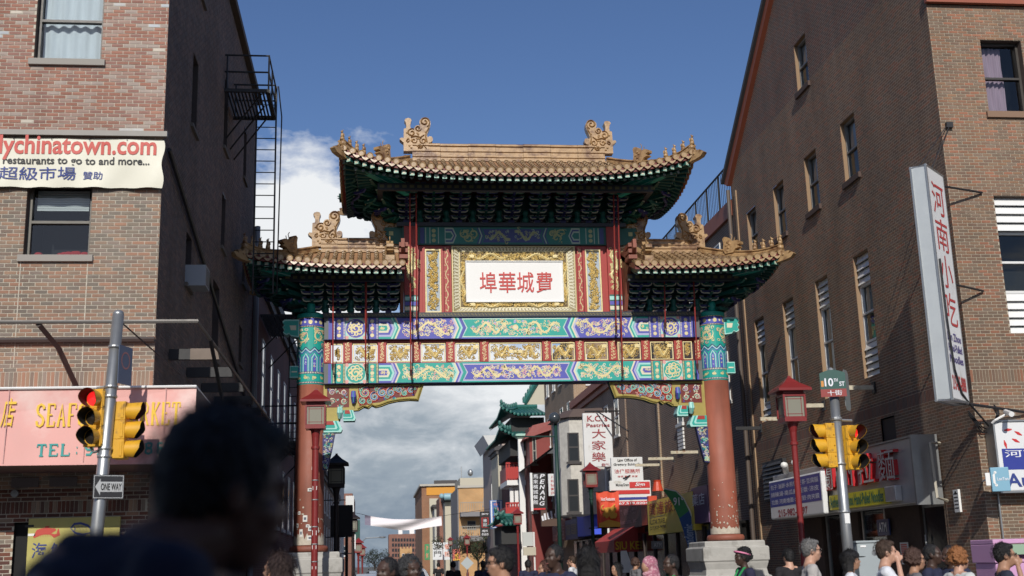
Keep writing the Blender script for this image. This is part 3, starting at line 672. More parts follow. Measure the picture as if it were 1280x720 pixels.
def dragon(b, F, u0, u1, z0, z1, w, mi, d, h=0.0, waves=1.5, flip=1, n=40):
    zc = (z0 + z1) / 2; A = (z1 - z0) * .34; pts = []
    for i in range(n):
        t = i / (n - 1); u = u0 + (u1 - u0) * t
        pts.append((u + .10 * A * math.sin(t * waves * 4 * PI), zc + flip * A * math.sin(t * waves * 2 * PI) * (.75 + .25 * t)))
    b.ribbon(F, pts, w, d, mi, h)
    hu, hz = pts[-1]; s = 1 if u1 > u0 else -1
    b.poly(F, [(hu - s * w * .8, hz + w * .6), (hu + s * w * .4, hz + w * .9), (hu + s * w * 1.7, hz + w * .4), (hu + s * w * .9, hz), (hu + s * w * 1.5, hz - w * .5), (hu - s * w * .8, hz - w * .6)], d + h * .8, None, mi)
    for k in range(5): swirl(b, F, hu - s * w * .6 + grng.uniform(-.5, .5) * w, hz + grng.uniform(-1.6, 1.6) * w, w * 1.1, w * .35, mi, d + .0004, h * .6, .7)
    for t in (.18, .38, .55, .78):   # legs and claws
        i = int(t * (n - 1)); u, z = pts[i]; sg = 1 if z < zc else -1
        b.ribbon(F, [(u, z), (u + s * .7 * w, z - sg * 0 + sg * w * 1.2), (u + s * 1.9 * w, z + sg * w * 1.7)], w * .55, d + .0002, mi, h * .8)
        for q in (-.5, 0, .5): b.ribbon(F, [(u + s * 1.8 * w, z + sg * w * 1.7), (u + s * 2.7 * w, z + sg * w * (1.7 + q))], w * .25, d, mi, h * .5, False)
    for i in range(2, n - 2, 3):  # back fins
        u, z = pts[i]; b.ribbon(F, [(u, z + w * .4), (u + w * .3, z + w * .95)], w * .3, d - .0002, mi, 0, False)
def clouds(b, F, u0, u1, z0, z1, n, r, w, mis, d, h=0.0):
    for k in range(n):
        u = grng.uniform(u0 + r, u1 - r) if u1 - u0 > 2 * r else (u0 + u1) / 2; z = grng.uniform(z0 + r * .8, z1 - r * .8)
        swirl(b, F, u, z, r * grng.uniform(.55, 1.05), w, grng.choice(mis), d + grng.uniform(0, .0015), h * grng.uniform(.6, 1.1), grng.uniform(.6, 1.3), dirn=grng.choice((-1, 1)), n=9)
PAINT = [TEAL, BLUE, LTQ, LIL, GOLD, CREAM, PINK, RED, DTEAL, DBLUE]
t_, b_l, lt, li, go, cr, pk, re_, dt_, db_ = range(10)
def chevron(b, u, z0, z1, w, mi, d, s):   # a vertical zigzag band, pointing along s
    zc = (z0 + z1) / 2; k = .42 * (z1 - z0) * .5
    b.poly(GF, [(u, z0), (u + s * k * 0 + s * w * 0, z0), (u + s * k, zc), (u, z1), (u + s * w, z1), (u + s * (k + w), zc), (u + s * w, z0)][1:], d, None, mi)
def beads(b, u0, u1, z0, z1, mi, bg, d, n):
    b.quad(GF, u0, u1, z0, z1, d, bg); h = (z1 - z0) / n
    for i in range(n): b.quad(GF, u0 + (u1 - u0) * .22, u1 - (u1 - u0) * .22, z0 + i * h + h * .22, z0 + (i + 1) * h - h * .22, d + .001, mi)
def beam_paint(name, z0, z1, A, B, la, lb_, parent):
    "A, B main colours (centre panel, side panel); la, lb_ their pale partners"
    b = MB(); D = .003; H = z1 - z0; zc = (z0 + z1) / 2
    for s in (-1, 1):
        q = lambda a, c, mi, dd=D: b.quad(GF, s * U(641 + a), s * U(641 + c), z0, z1, dd, mi)
        q(226.5, 230, B if A == t_ else b_l)
        q(195.5, 226.5, B)
        for e0, e1 in ((222, 225), (209.5, 212.5), (181, 184.5), (169.5, 172.5)): beads(b, s * U(641 + e0), s * U(641 + e1), z0, z1, cr if A == t_ else go, b_l if A == t_ else dt_, D + .002, 14)
        q(169.5, 181, B)
        for (e0, e1) in ((213.5, 221), (173.5, 180.5)):
            um = s * U(641 + (e0 + e1) / 2)
            for j in range(3):
                z = z0 + H * (.17 + .33 * j); b.disc(GF, um, z, .045, D + .003, go, 8); b.disc(GF, um, z, .02, D + .004, cr, 6)
                if j < 2: clouds(b, GF, um - .06, um + .06, z + .05, z + H * .33 - .03, 2, .035, .014, [go, pk], D + .003)
        q(184.5, 209.5, lt, D + .001); um = s * U(641 + 197)
        for (cu, cz) in ((-1, -1), (-1, 1), (1, 1), (1, -1)): b.disc(GF, um + cu * .2, zc + cz * H * .43, .045, D + .002, pk, 8)
        b.disc(GF, um, zc, .235, D + .002, cr, 28); b.disc(GF, um, zc, .222, D + .003, B, 28)
        for k in range(9):
            a = k * 2 * PI / 9; swirl(b, GF, um + .13 * math.cos(a), zc + .13 * math.sin(a), .07, .026, go if k % 3 else cr, D + .004 + k * .0001, 0, 1.1)
        swirl(b, GF, um, zc, .13, .04, go, D + .0052, 0, 1.6)
        # arrow stripes
        e0, e1 = 169.5, 151
        cols = [A, la, B, lb_, dt_ if A != t_ else db_]
        k = .42 * H * .5
        uE = s * U(641 + 169); uI = s * U(641 + 152)
        for j, mi in enumerate((A, la if la != lb_ else cr, B, cr, A)):
            f = 1 - j * .19; zz0 = zc - H / 2 * f; zz1 = zc + H / 2 * f; ins = j * .035
            b.poly(GF, [(uE, zz0), (uI + s * ins, zz0), (uI + s * ins - s * k * f, zc), (uI + s * ins, zz1), (uE, zz1)], D + .0005 * j, None, mi)
        um = s * U(641 + 163); clouds(b, GF, um - .12, um + .12, zc - .06, zc + .06, 7, .035, .014, [go], D + .004)
        base = 152
        for j, mi in enumerate((lb_, A, cr, B)): chevron(b, s * U(641 + base - j * 2.2), z0, z1, -.044, mi, D + .003 + j * .0004, -s)
        # side panel with coiled dragon
        q(145.5 - 74, 145.5, B, D)
        a0, a1 = s * U(641 + 139), s * U(641 + 80)
        dragon(b, GF, a0, a1, z0 + .03, z1 - .03, .045, go, D + .004, 0, 1.4, s); 
        clouds(b, GF, min(a0, a1) - .05, max(a0, a1) + .1, z0 + .02, z1 - .02, 110, .055, .017, [go, go, cr, pk, go, cr], D + .002)
        for j, mi in enumerate((la, cr, A, lb_, B)): chevron(b, s * U(641 + 78 - j * 2.3), z0, z1, -.045, mi, D + .003 + j * .0004, -s)
    # centre
    uc = U(641 + 68); k = .21 * H
    def hexa(ins, mi, dd): b.poly(GF, [(-uc + ins, z0 + ins), (uc - ins, z0 + ins), (uc - ins + k, zc), (uc - ins, z1 - ins), (-uc + ins, z1 - ins), (-uc + ins - k, zc)][:6] if 0 else [(-uc + ins, z0 + ins), (uc - ins, z0 + ins), (uc - ins - k, zc), (uc - ins, z1 - ins), (-uc + ins, z1 - ins), (-uc + ins + k, zc)], dd, None, mi)
    hexa(-.01, B, D + .001); hexa(.022, lb_, D + .0015); hexa(.04, cr, D + .002); hexa(.05, A, D + .0025)
    for s in (-1, 1):
        dragon(b, GF, s * (uc - .22), s * .28, z0 + .05, z1 - .05, .048, go, D + .006, 0, 1.6, s)
    clouds(b, GF, -uc + .2, uc - .2, z0 + .05, z1 - .05, 190, .05, .016, [go, go, go, cr, pk], D + .0035)
    for k_ in range(14): b.disc(GF, grng.uniform(-uc + .25, uc - .25), grng.uniform(z0 + .09, z1 - .09), .03, D + .005, grng.choice([pk, lt, li]), 7, .02)
    b.disc(GF, 0, zc, .07, D + .006, go, 12); b.disc(GF, 0, zc, .035, D + .007, cr, 10)
    b.build(name, PAINT, parent)
# beams
def beam(name, z0, z1, u0=-4.42, u1=4.42, mats=None, th=.5):
    b = MB(); b.box(GX + u0, GX + u1, 26.75, 26.75 + th, z0, z1, 0); b.box(GX + u0, GX + u1, 26.752, 26.75 + th - .002, z0 - .012, z0, 1); return b.build(name, mats or [DTEAL, DBLUE], gate)
Z1a, Z1b, Z2a, Z2b = 6.72, 7.22, 5.70, 6.15
bm1 = beam('upper_beam', Z1a, Z1b, mats=[GREYB, DBLUE]); bm2 = beam('lower_beam', Z2a, Z2b, mats=[GREYB, DBLUE])
beam_paint('painted_panel', Z1a, Z1b, t_, b_l, li, lt, bm1); beam_paint('painted_panel', Z2a, Z2b, b_l, t_, lt, li, bm2)
b = MB(); b.box(GX - 4.45, GX + 4.45, 26.70, 27.3, Z1b, Z1b + .11); b.build('plate_beam', [mat('dark_patterned_plate', (.03, .035, .05), .5)], gate)
b = MB()
for i in range(110):
    u = -4.4 + i * .08; b.ribbon(frame((GX, 26.70, 0), (1, 0, 0), (0, -1, 0)), [(u, Z1b + .03), (u + .02, Z1b + .08), (u + .05, Z1b + .03), (u + .065, Z1b + .08)], .012, .003, 0)
b.build('plate_pattern', [OLIVE], gate)
# openwork frieze
FRZ0, FRZ1 = Z2b, Z1a
b = MB(); b.box(GX - 4.42, GX + 4.42, 26.86, 27.14, FRZ1 - .07, FRZ1 - .001); b.box(GX - 4.42, GX + 4.42, 26.86, 27.14, FRZ0 + .001, FRZ0 + .035); b.build('frieze_rail', RED, gate)
FZ = frame((GX, 26.88, 0), (1, 0, 0), (0, -1, 0))
posts = [231.5, 207, 165, 123, 81, 39]
def carve(F, u0, u1, z0, z1, parent, dens, kind='clouds', backing=None, r=.06, w=.03, name='gilded_carving', rim=.02, dragons=0, mats=None):
    b = MB(); g = lambda *a: b.fbox(F, *a)
    g(u0, u1, z0, z0 + rim, -.04, .02); g(u0, u1, z1 - rim, z1, -.04, .02); g(u0, u0 + rim, z0 + rim, z1 - rim, -.04, .02); g(u1 - rim, u1, z0 + rim, z1 - rim, -.04, .02)
    if backing is not None: b.quad(F, u0 + rim, u1 - rim, z0 + rim, z1 - rim, -.03, 1)
    clouds(b, F, u0 + rim, u1 - rim, z0 + rim, z1 - rim, dens, r, w, [0], -.02, .035)
    if dragons == 1: dragon(b, F, u0 + .08, u1 - .1, z0 + .04, z1 - .04, min(.07, (z1 - z0) * .14), 0, .0, .035, 1.2)
    if dragons == 2:
        dragon(b, F, u0 + .08, (u0 + u1) / 2 - .12, z0 + .03, z1 - .03, .055, 0, .0, .035, 1.5); dragon(b, F, u1 - .08, (u0 + u1) / 2 + .12, z0 + .03, z1 - .03, .055, 0, .0, .035, 1.5, -1); b.ell(F((u0 + u1) / 2, (z0 + z1) / 2, .01), .045, .03, .045)
    return b.build(name, [GOLDM, backing or RED] if mats is None else mats, parent)
for s in (-1, 1):
    for i, p in enumerate(posts):
        u = s * p * .0188; wd = .14 if i else .10
        b = MB(); b.fbox(FZ, u - wd / 2 - .03, u + wd / 2 + .03, FRZ0 + .035, FRZ1 - .07, -.2, .04, 0)
        F2 = lambda a, z, d=0: FZ(a, z, d + .04)
        b.quad(F2, u - wd / 2, u + wd / 2, FRZ0 + .05, FRZ1 - .08, .003, 0)
        for k in range(6):
            z = FRZ0 + .085 + k * .075
            swirl(b, F2, u - .02, z, .032, .014, 1, .005, 0, 1.0, dirn=1); swirl(b, F2, u + .02, z + .03, .032, .014, 1, .006, 0, 1.0, dirn=-1)
        b.build('frieze_post', [RED, GOLD], gate)
        if i:
            a, c = s * (p * .0188 + wd / 2 + .05), s * (posts[i - 1] * .0188 - wd / 2 - .05)
            a, c = min(a, c), max(a, c); carve(FZ, a, c, FRZ0 + .05, FRZ1 - .09, gate, int((c - a) * 130), r=.05, w=.022, dragons=1 if c - a > .4 else 0)
carve(FZ, -39 * .0188 + .12, 39 * .0188 - .12, FRZ0 + .05, FRZ1 - .09, gate, 160, r=.05, w=.022, dragons=2)
# columns
def ring_frame(cx, cy, rr):
    "unrolled drum: u = arc length from the front, z up, d outward"
    return lambda u, z, d=0.0: (cx + (rr + d) * math.sin(u / rr), cy - (rr + d) * math.cos(u / rr), z)
def band(b, F, rr, z0, z1, d, mi, n=28):
    L_ = 2 * PI * rr
    b.add([F(L_ * i / n, z, d) for z in (z0, z1) for i in range(n)], [(i, (i + 1) % n, n + (i + 1) % n, n + i) for i in range(n)], mi)
for cx in (-1.48, 8.03):
    b = MB(); b.lathe((cx, GY, 0), [(.335, 2.05), (.33, 2.3), (.325, 3.2), (.31, 5.68)], 32, 0)
    col = b.build('column', COLR, gate, smooth=True)
    b = MB(); b.lathe((cx, GY, 0), [(.40, 1.97), (.43, 2.0), (.43, 2.06), (.40, 2.10), (.335, 2.11)], 32); b.build('column_base_ring', COLR, col, smooth=True)
    # worn plaster and stuck-on papers at the foot
    F = ring_frame(cx, GY, .336); b = MB(); ns = 40; vs = []
    for i in range(ns + 1): vs.append(F(-.62 + 1.2 * i / ns, 2.12, .004)); vs.append(F(-.62 + 1.2 * i / ns, 2.2 + grng.uniform(.02, .12) * (1 if cx > 0 else 1.5), .004))
    b.add(vs, [(2 * i, 2 * i + 2, 2 * i + 3, 2 * i + 1) for i in range(ns)])
    for k in range(45 if cx > 0 else 22):
        u = grng.uniform(-.45, .45); z = 2.35 + abs(grng.gauss(0, .35)); r = grng.uniform(.008, .022); b.disc(F, u, z, r, .004, 0, 6, r * grng.uniform(.6, 1.8))
    b.build('worn_plaster', mat('bare_plaster', (.50, .45, .37), .9, var=.25, vs=12), col, kind='stuff')
    if cx < 0:
        for (u, z, a, c) in ((-.12, 2.62, .1, .14), (-.25, 2.78, .07, .07), (.0, 2.42, .09, .10), (-.2, 2.3, .08, .16), (-.02, 2.22, .12, .10), (.16, 2.38, .08, .12), (-.02, 3.28, .11, .07), (.18, 2.6, .06, .1), (.06, 3.75, .05, .07), (-.3, 2.5, .07, .09), (.1, 2.28, .1, .09), (-.05, 2.5, .08, .06)):
            b = MB(); b.add([F(u, z, .006), F(u + a / 2, z, .006), F(u + a, z, .006), F(u, z + c, .006), F(u + a / 2, z + c + .004, .006), F(u + a, z + c, .006)], [(0, 1, 4, 3), (1, 2, 5, 4)]); b.add([F(u + a * .25, z + c * .3, .008), F(u + a * .75, z + c * .3, .008), F(u + a * .75, z + c * .7, .008), F(u + a * .25, z + c * .7, .008)], [(0, 1, 2, 3)], 1)
            b.build('sticker', [mat('paper', (.68, .67, .63), .8, var=.1), mat('sticker_ink', (.12, .13, .17), .7)], col)
    # painted drum
    rr = .318; F = ring_frame(cx, GY, rr); b = MB(); b.lathe((cx, GY, 0), [(rr - .003, 5.68), (rr - .003, 7.22), (rr + .015, 7.24), (rr + .015, 7.32), (.24, 7.36), (.2, 7.38)], 32, t_)
    def rowbeads(z0, z1, mi, bg, n=52):
        band(b, F, rr, z0, z1, .002, bg); Lc = 2 * PI * rr
        for i in range(n): a = Lc * i / n; b.add([F(a, z0 + .008, .004), F(a + Lc / n * .55, z0 + .008, .004), F(a + Lc / n * .55, z1 - .008, .004), F(a, z1 - .008, .004)], [(0, 1, 2, 3)], mi)
    rowbeads(5.70, 5.74, cr, db_); band(b, F, rr, 5.74, 5.92, .001, t_); rowbeads(5.92, 5.97, cr, db_)
    band(b, F, rr, 5.97, 6.42, .001, t_)
    Lc = 2 * PI * rr; n = 10; wn = Lc / n
    for i in range(n):
        a = i * wn
        for (ins, mi, dd) in ((.012, b_l, .003), (.03, lt, .004), (.05, t_, .005), (.062, b_l, .006)):
            p = [(a + ins, 5.97), (a + wn / 2, 5.97), (a + wn - ins, 5.97), (a + wn - ins, 6.32 - ins), (a + wn / 2, 6.44 - ins * 1.5), (a + ins, 6.32 - ins)]
            b.add([F(u, z, dd) for u, z in p], [(0, 1, 4, 5), (1, 2, 3, 4)], mi)
        b.disc(F, a + wn / 2, 5.83, .05, .004, go, 8, .03); clouds(b, F, a + .07, a + wn - .07, 6.03, 6.3, 5, .03, .013, [go, li], .008)
        clouds(b, F, a, a + wn, 5.77, 5.9, 2, .04, .012, [go], .004)
        for j, mi in enumerate((b_l, lt, db_)):
            z = 6.47 + j * .03; b.ribbon(F, [(a, z - .09), (a + wn / 2, z), (a + wn, z - .09)], .028, .007 + j * .0006, mi, 0, False)
    clouds(b, F, 0, Lc, 6.55, 7.0, 170, .055, .018, [go, go, cr, pk], .004)
    for s in (-1, 1): swirl(b, F, s * .22 + (0 if s > 0 else Lc), 6.78, .17, .035, go, .007, 0, 1.1, .5, s)
    rowbeads(7.0, 7.035, go, db_); band(b, F, rr, 7.035, 7.2, .002, b_l)
    for i in range(8): b.disc(F, Lc * i / 8, 7.117, .05, .005, go, 8); b.disc(F, Lc * (i + .5) / 8, 7.117, .03, .005, cr, 6)
    rowbeads(7.2, 7.235, go, db_)
    b.build('painted_drum', PAINT, gate, smooth=False)
    b = MB(); b.lathe((cx, GY - .16, 0), [(.05, 7.32), (.085, 7.38), (.1, 7.46), (.085, 7.56), (.05, 7.62), (.01, 7.66)], 16); b.build('finial', TEAL, gate, smooth=True)
    # projecting carved beam heads outside the column
    s = -1 if cx < 3 else 1
    for (z0, z1, u1_, sc2) in ((6.78, 7.2, .62, 1), (5.85, 6.12, .46, 0)):
        b = MB(); Fh = frame((cx, 26.82, 0), (s, 0, 0), (0, -1, 0))
        if sc2: pts = [(.25, z1), (u1_ - .02, z1), (u1_ + .03, z1 - .06), (u1_ - .02, z1 - .12), (u1_ + .02, z1 - .18), (u1_ - .03, z1 - .24), (u1_ + .01, z1 - .31), (u1_ - .06, z1 - .36), (u1_ - .13, z1 - .33), (u1_ - .18, z1 - .39), (.25, z0)]
        else: pts = [(.25, z1), (u1_, z1), (u1_, z0), (.25, z0)]
        b.poly(Fh, pts, .0, -.3, 2 if sc2 else 2)
        c_ = (sum(p[0] for p in pts) / len(pts), (z0 + z1) / 2)
        b.poly(Fh, [(c_[0] + (p[0] - c_[0]) * .86, c_[1] + (p[1] - c_[1]) * .84) for p in pts], .004, None, 0)
        b.poly(Fh, [(.33, c_[1] - .04), (.45, c_[1] - .04), (.48, c_[1] + .07), (.33, c_[1] + .07)] if sc2 else [(.3, c_[1] - .015), (.42, c_[1] - .015), (.42, c_[1] + .015), (.3, c_[1] + .015)], .007, None, 5)
        b.build('beam_head', PAINT, gate)
    # stone pedestal
    st = mat('grey_marble', (.40, .39, .365), .75, var=.22, vs=2.4, bump=.6, bs=14, stain=((.22, .21, .19), .3, 2.2))
    b = MB(); b.lathe((cx, GY, 0), [(.86, .0), (.86, .35), (.80, .42), (.80, .62), (.76, .70), (.70, .74), (.70, .84), (.78, .95), (.78, 1.04), (.765, 1.07), (.765, 1.16), (.72, 1.22), (.70, 1.34), (.735, 1.46), (.74, 1.50), (.765, 1.53), (.765, 1.80), (.745, 1.83), (.70, 1.835), (.70, 1.93), (.68, 1.96)], 4, 0, sq=True)
    pd = b.build('stone_pedestal', st, gate, bevel=.015)
    for s2 in range(4):
        a = s2 * PI / 2; Fp = frame((cx - math.sin(a) * 0, GY, 0), (math.cos(a), math.sin(a), 0), (math.sin(a), -math.cos(a), 0))
        for i in range(11):
            b = MB(); b.ell(Fp(-.68 + i * .136, 1.13, .765), .058, .058, .065, nu=8, nv=6); b.build('carved_petal', st, pd, smooth=True)
            b = MB(); b.ell(Fp(-.66 + i * .132, .90, .74), .055, .055, .06, nu=8, nv=6); b.build('carved_petal', st, pd, smooth=True)
    # spandrel bracket under the lower beam, on the street side
    s = 1 if cx < 3 else -1; Fs = frame((cx, 26.9, 0), (s, 0, 0), (0, -1, 0)); u0 = .30
    def Q(px, py): return (u0 + (px - 35) / 6.26 * .01875, 5.685 - (py - 40) / 6.26 * .0196)
    b = MB()
    out_ = [Q(35, 40), Q(800, 40), Q(757, 162), Q(690, 158), Q(600, 165), Q(530, 178), Q(470, 200), Q(430, 208), Q(400, 195), Q(375, 215), Q(340, 205), Q(300, 228), Q(230, 232), Q(225, 230), Q(170, 235), Q(160, 300), Q(35, 330)]
    b.poly(Fs, out_, .0, -.20, 0, side=1); fr = b.build('spandrel_bracket', [OLIVE, mat('bracket_underside', (.02, .08, .07), .6)], gate)
    rim = [Q(800, 40), Q(757, 162), Q(690, 158), Q(600, 165), Q(530, 178), Q(470, 200), Q(430, 208), Q(400, 195), Q(375, 215), Q(340, 205), Q(300, 228)]
    b = MB(); b.ribbon(Fs, [(u - .02, z + .03) for u, z in rim[1:]], .05, .002, 0, .03, False); b.ribbon(Fs, [Q(785, 40), Q(747, 160)], .05, .002, 0, .03, False); b.build('gilt_rim', OLIVE, fr)
    b = MB(); pan = [Q(295, 55), Q(760, 55), Q(725, 130), Q(600, 138), Q(520, 150), Q(460, 172), Q(400, 178), Q(340, 195), Q(305, 200)]
    b.poly(Fs, pan, .003, None, 10); b.poly(Fs, [Q(60, 58), Q(228, 58), Q(228, 205), Q(60, 205)], .003, None, 10)
    SPM = [re_, t_, b_l, pk, lt, cr]
    for (px, py, r) in ((350, 100, 40), (420, 130, 34), (480, 100, 36), (545, 100, 34), (610, 80, 28), (650, 105, 26), (700, 85, 26), (330, 160, 28), (385, 165, 22), (580, 75, 20), (440, 75, 20), (520, 130, 20), (730, 75, 14), (320, 80, 18)):
        uu, zz = Q(px, py); rr_ = r / 6.26 * .0235
        for j, (k_, mi) in enumerate(((1.1, re_), (1.0, cr), (.82, grng.choice([t_, b_l])), (.6, lt if j % 2 else pk))): swirl(b, Fs, uu, zz, rr_ * k_, rr_ * (.44 if j == 0 else .34 - j * .05), mi, .006 + j * .003, .012, 1.5, 1.0 + j * .2, 1)
    for (px, py) in ((100, 95), (190, 95), (100, 160), (190, 160)):
        uu, zz = Q(px, py)
        for j, mi in enumerate((cr, b_l if py < 120 else t_, pk)): swirl(b, Fs, uu, zz, .075 - j * .015, .034 - j * .006, mi, .006 + j * .003, .012, 1.4, 0, 1 if px < 140 else -1)
    clouds(b, Fs, *sorted([Q(60, 0)[0], Q(228, 0)[0]]), Q(0, 205)[1], Q(0, 58)[1], 34, .035, .02, SPM, .004, .01)
    clouds(b, Fs, Q(310, 0)[0], Q(600, 0)[0], Q(0, 165)[1], Q(0, 58)[1], 46, .04, .02, SPM, .004, .01); clouds(b, Fs, Q(590, 0)[0], Q(730, 0)[0], Q(0, 130)[1], Q(0, 58)[1], 22, .035, .02, SPM, .004, .01)
    b.build('scrollwork', PAINT + [DRED], fr)
    def corbel(px, py, w_, h_, nm='corbel'):
        uu, zz = Q(px, py); b = MB(); W = w_ / 6.26 * .01875; Hh = h_ / 6.26 * .0196
        for j, (f, mi) in enumerate(((1, lt), (.86, t_), (.74, lt), (.62, t_))):
            b.poly(Fs, [(uu, zz), (uu + W * f * .8, zz), (uu + W * f, zz - Hh * (.55 * f + .2)), (uu + W * f * .93, zz - Hh * f), (uu, zz - Hh * f)], .06 + j * .004, -.25 if j == 0 else None, mi)
        b.poly(Fs, [(uu + W * .12, zz - .005), (uu + W * .5, zz - .005), (uu + W * .58, zz - Hh * .34), (uu + W * .12, zz - Hh * .34)], .08, None, re_)
        b.build(nm, PAINT, fr)
    corbel(185, 228, 92, 78); corbel(38, 305, 140, 82)
    b = MB()
    for (px, py, w_, h_) in ((140, 210, 40, 75), (243, 95, 36, 80)):
        uu, zz = Q(px, py); W = w_ / 6.26 * .01875; Hh = h_ / 6.26 * .0196
        b.tube([Fs(uu + W / 2, zz, .10), Fs(uu + W / 2, zz - Hh * .5, .13), Fs(uu + W / 2, zz - Hh, .06)], [W * .5, W * .6, W * .4], 10, lt if px < 200 else b_l); b.ribbon(Fs, [(uu + W / 2, zz), (uu + W / 2, zz - Hh)], W * .4, .20, t_)
    b.build('bracket_knob', PAINT, fr)
    b = MB(); tail = [Q(30, 388), Q(125, 388), Q(105, 500), Q(72, 650), Q(33, 655)]
    b.poly(Fs, tail, .03, -.12, db_)
    for k in range(90):
        t = grng.random(); z = Q(0, 392)[1] + (Q(0, 645)[1] - Q(0, 392)[1]) * t; ue = Q(122 - 50 * t, 0)[0]
        rowc = int(t * 7) % 2
        swirl(b, Fs, grng.uniform(Q(40, 0)[0], ue - .02), z, grng.uniform(.02, .04), .016, grng.choice([cr, cr, b_l, li] if rowc else [cr, t_, lt, go]), .034 + grng.uniform(0, .004), .008, .9, n=9)
    b.build('hanging_tail', PAINT, fr)
# ------------------------------------------------ upper stage: posts, panels, inscription
TBa, TBb = 8.97, 9.42
for s in (-1, 1):
    b = MB(); u = s * 2.42; b.fbox(GF, u - .16, u + .16, Z1b + .11, TBb, -.5, .03, 0)
    F2 = lambda a, z, d=0: GF(a, z, d + .03)
    b.quad(F2, u - .15, u + .15, 7.34, 7.75, .002, 2); 
    for j, mi in enumerate((5, 3, 4)): b.quad(F2, u - .15, u + .15, 7.38 + j * .12, 7.47 + j * .12, .004, mi)
    clouds(b, F2, u - .14, u + .14, 7.82, 8.95, 46, .06, .022, [1], .003, .006); dragon(b, F2, u - .02, u + .03, 7.9, 8.9, .07, 1, .006, .01, .5)
    pts = [(u + .08 * math.sin(i * .7), 7.85 + i * .055) for i in range(20)]; b.ribbon(F2, pts, .06, .008, 1, .012)
    b.build('upper_post', [RED, GOLD, DTEAL, BLUE, LTQ, CREAM], gate)
    # outer red-brown end board of the side roof
    b = MB(); Fe = frame((GX + s * 2.60, 0, 0), (0, 1, 0), (s, 0, 0))
    b.poly(Fe, [(26.7, 7.34), (27.3, 7.34), (27.5, 8.2), (28.6, 8.6), (28.6, 8.75), (25.4, 8.75), (25.4, 8.55), (26.1, 8.2), (26.3, 8.0)], 0, .08, 0); b.build('gable_board', COLR, gate)
    for j in range(3): b = MB(); b.box(GX + s * 2.62 - .1, GX + s * 2.62 + .1, 25.55 - j * 0, 26.0, 8.33 + j * .14, 8.42 + j * .14); b.build('end_block', COLR, gate)
b = MB(); b.fbox(GF, -2.26, 2.26, Z1b + .11, TBa, -.35, -.06); b.build('red_board', RED, gate)
FP = lambda a, z, d=0: GF(a, z, d - .05)
for s in (-1, 1):
    um = s * U(641 + 101.5); cp = MB(); 
    carve(lambda a, z, d=0: GF(a, z, d + .0), um - .185, um + .185, 7.33, 8.86, gate, 150, r=.06, w=.026, name='side_carving', rim=.03, backing=mat('pale_blue_back', (.36, .42, .50), .6))
    b = MB(); b.fbox(GF, um - .25, um - .19, 7.33, 8.9, -.05, .02); b.fbox(GF, um + .19, um + .25, 7.33, 8.9, -.05, .02); b.build('panel_stile', RED, gate)
    uv = s * U(641 + 84.5); b = MB(); b.fbox(GF, uv - .06, uv + .06, 7.33, 8.93, -.05, .012, 0)
    F2 = lambda a, z, d=0: GF(a, z, d + .012)
    b.ribbon(F2, [(uv + .028 * math.sin(i * .75), 7.36 + i * .0385) for i in range(41)], .018, .003, 1, 0, False)
    for i in range(20): swirl(b, F2, uv + (.028 if i % 2 else -.028), 7.39 + i * .077, .024, .011, 1, .004, 0, .9, n=8)
    b.build('vine_strip', [RED, mat('pale_gold_paint', (.62, .50, .26), .5)], gate)
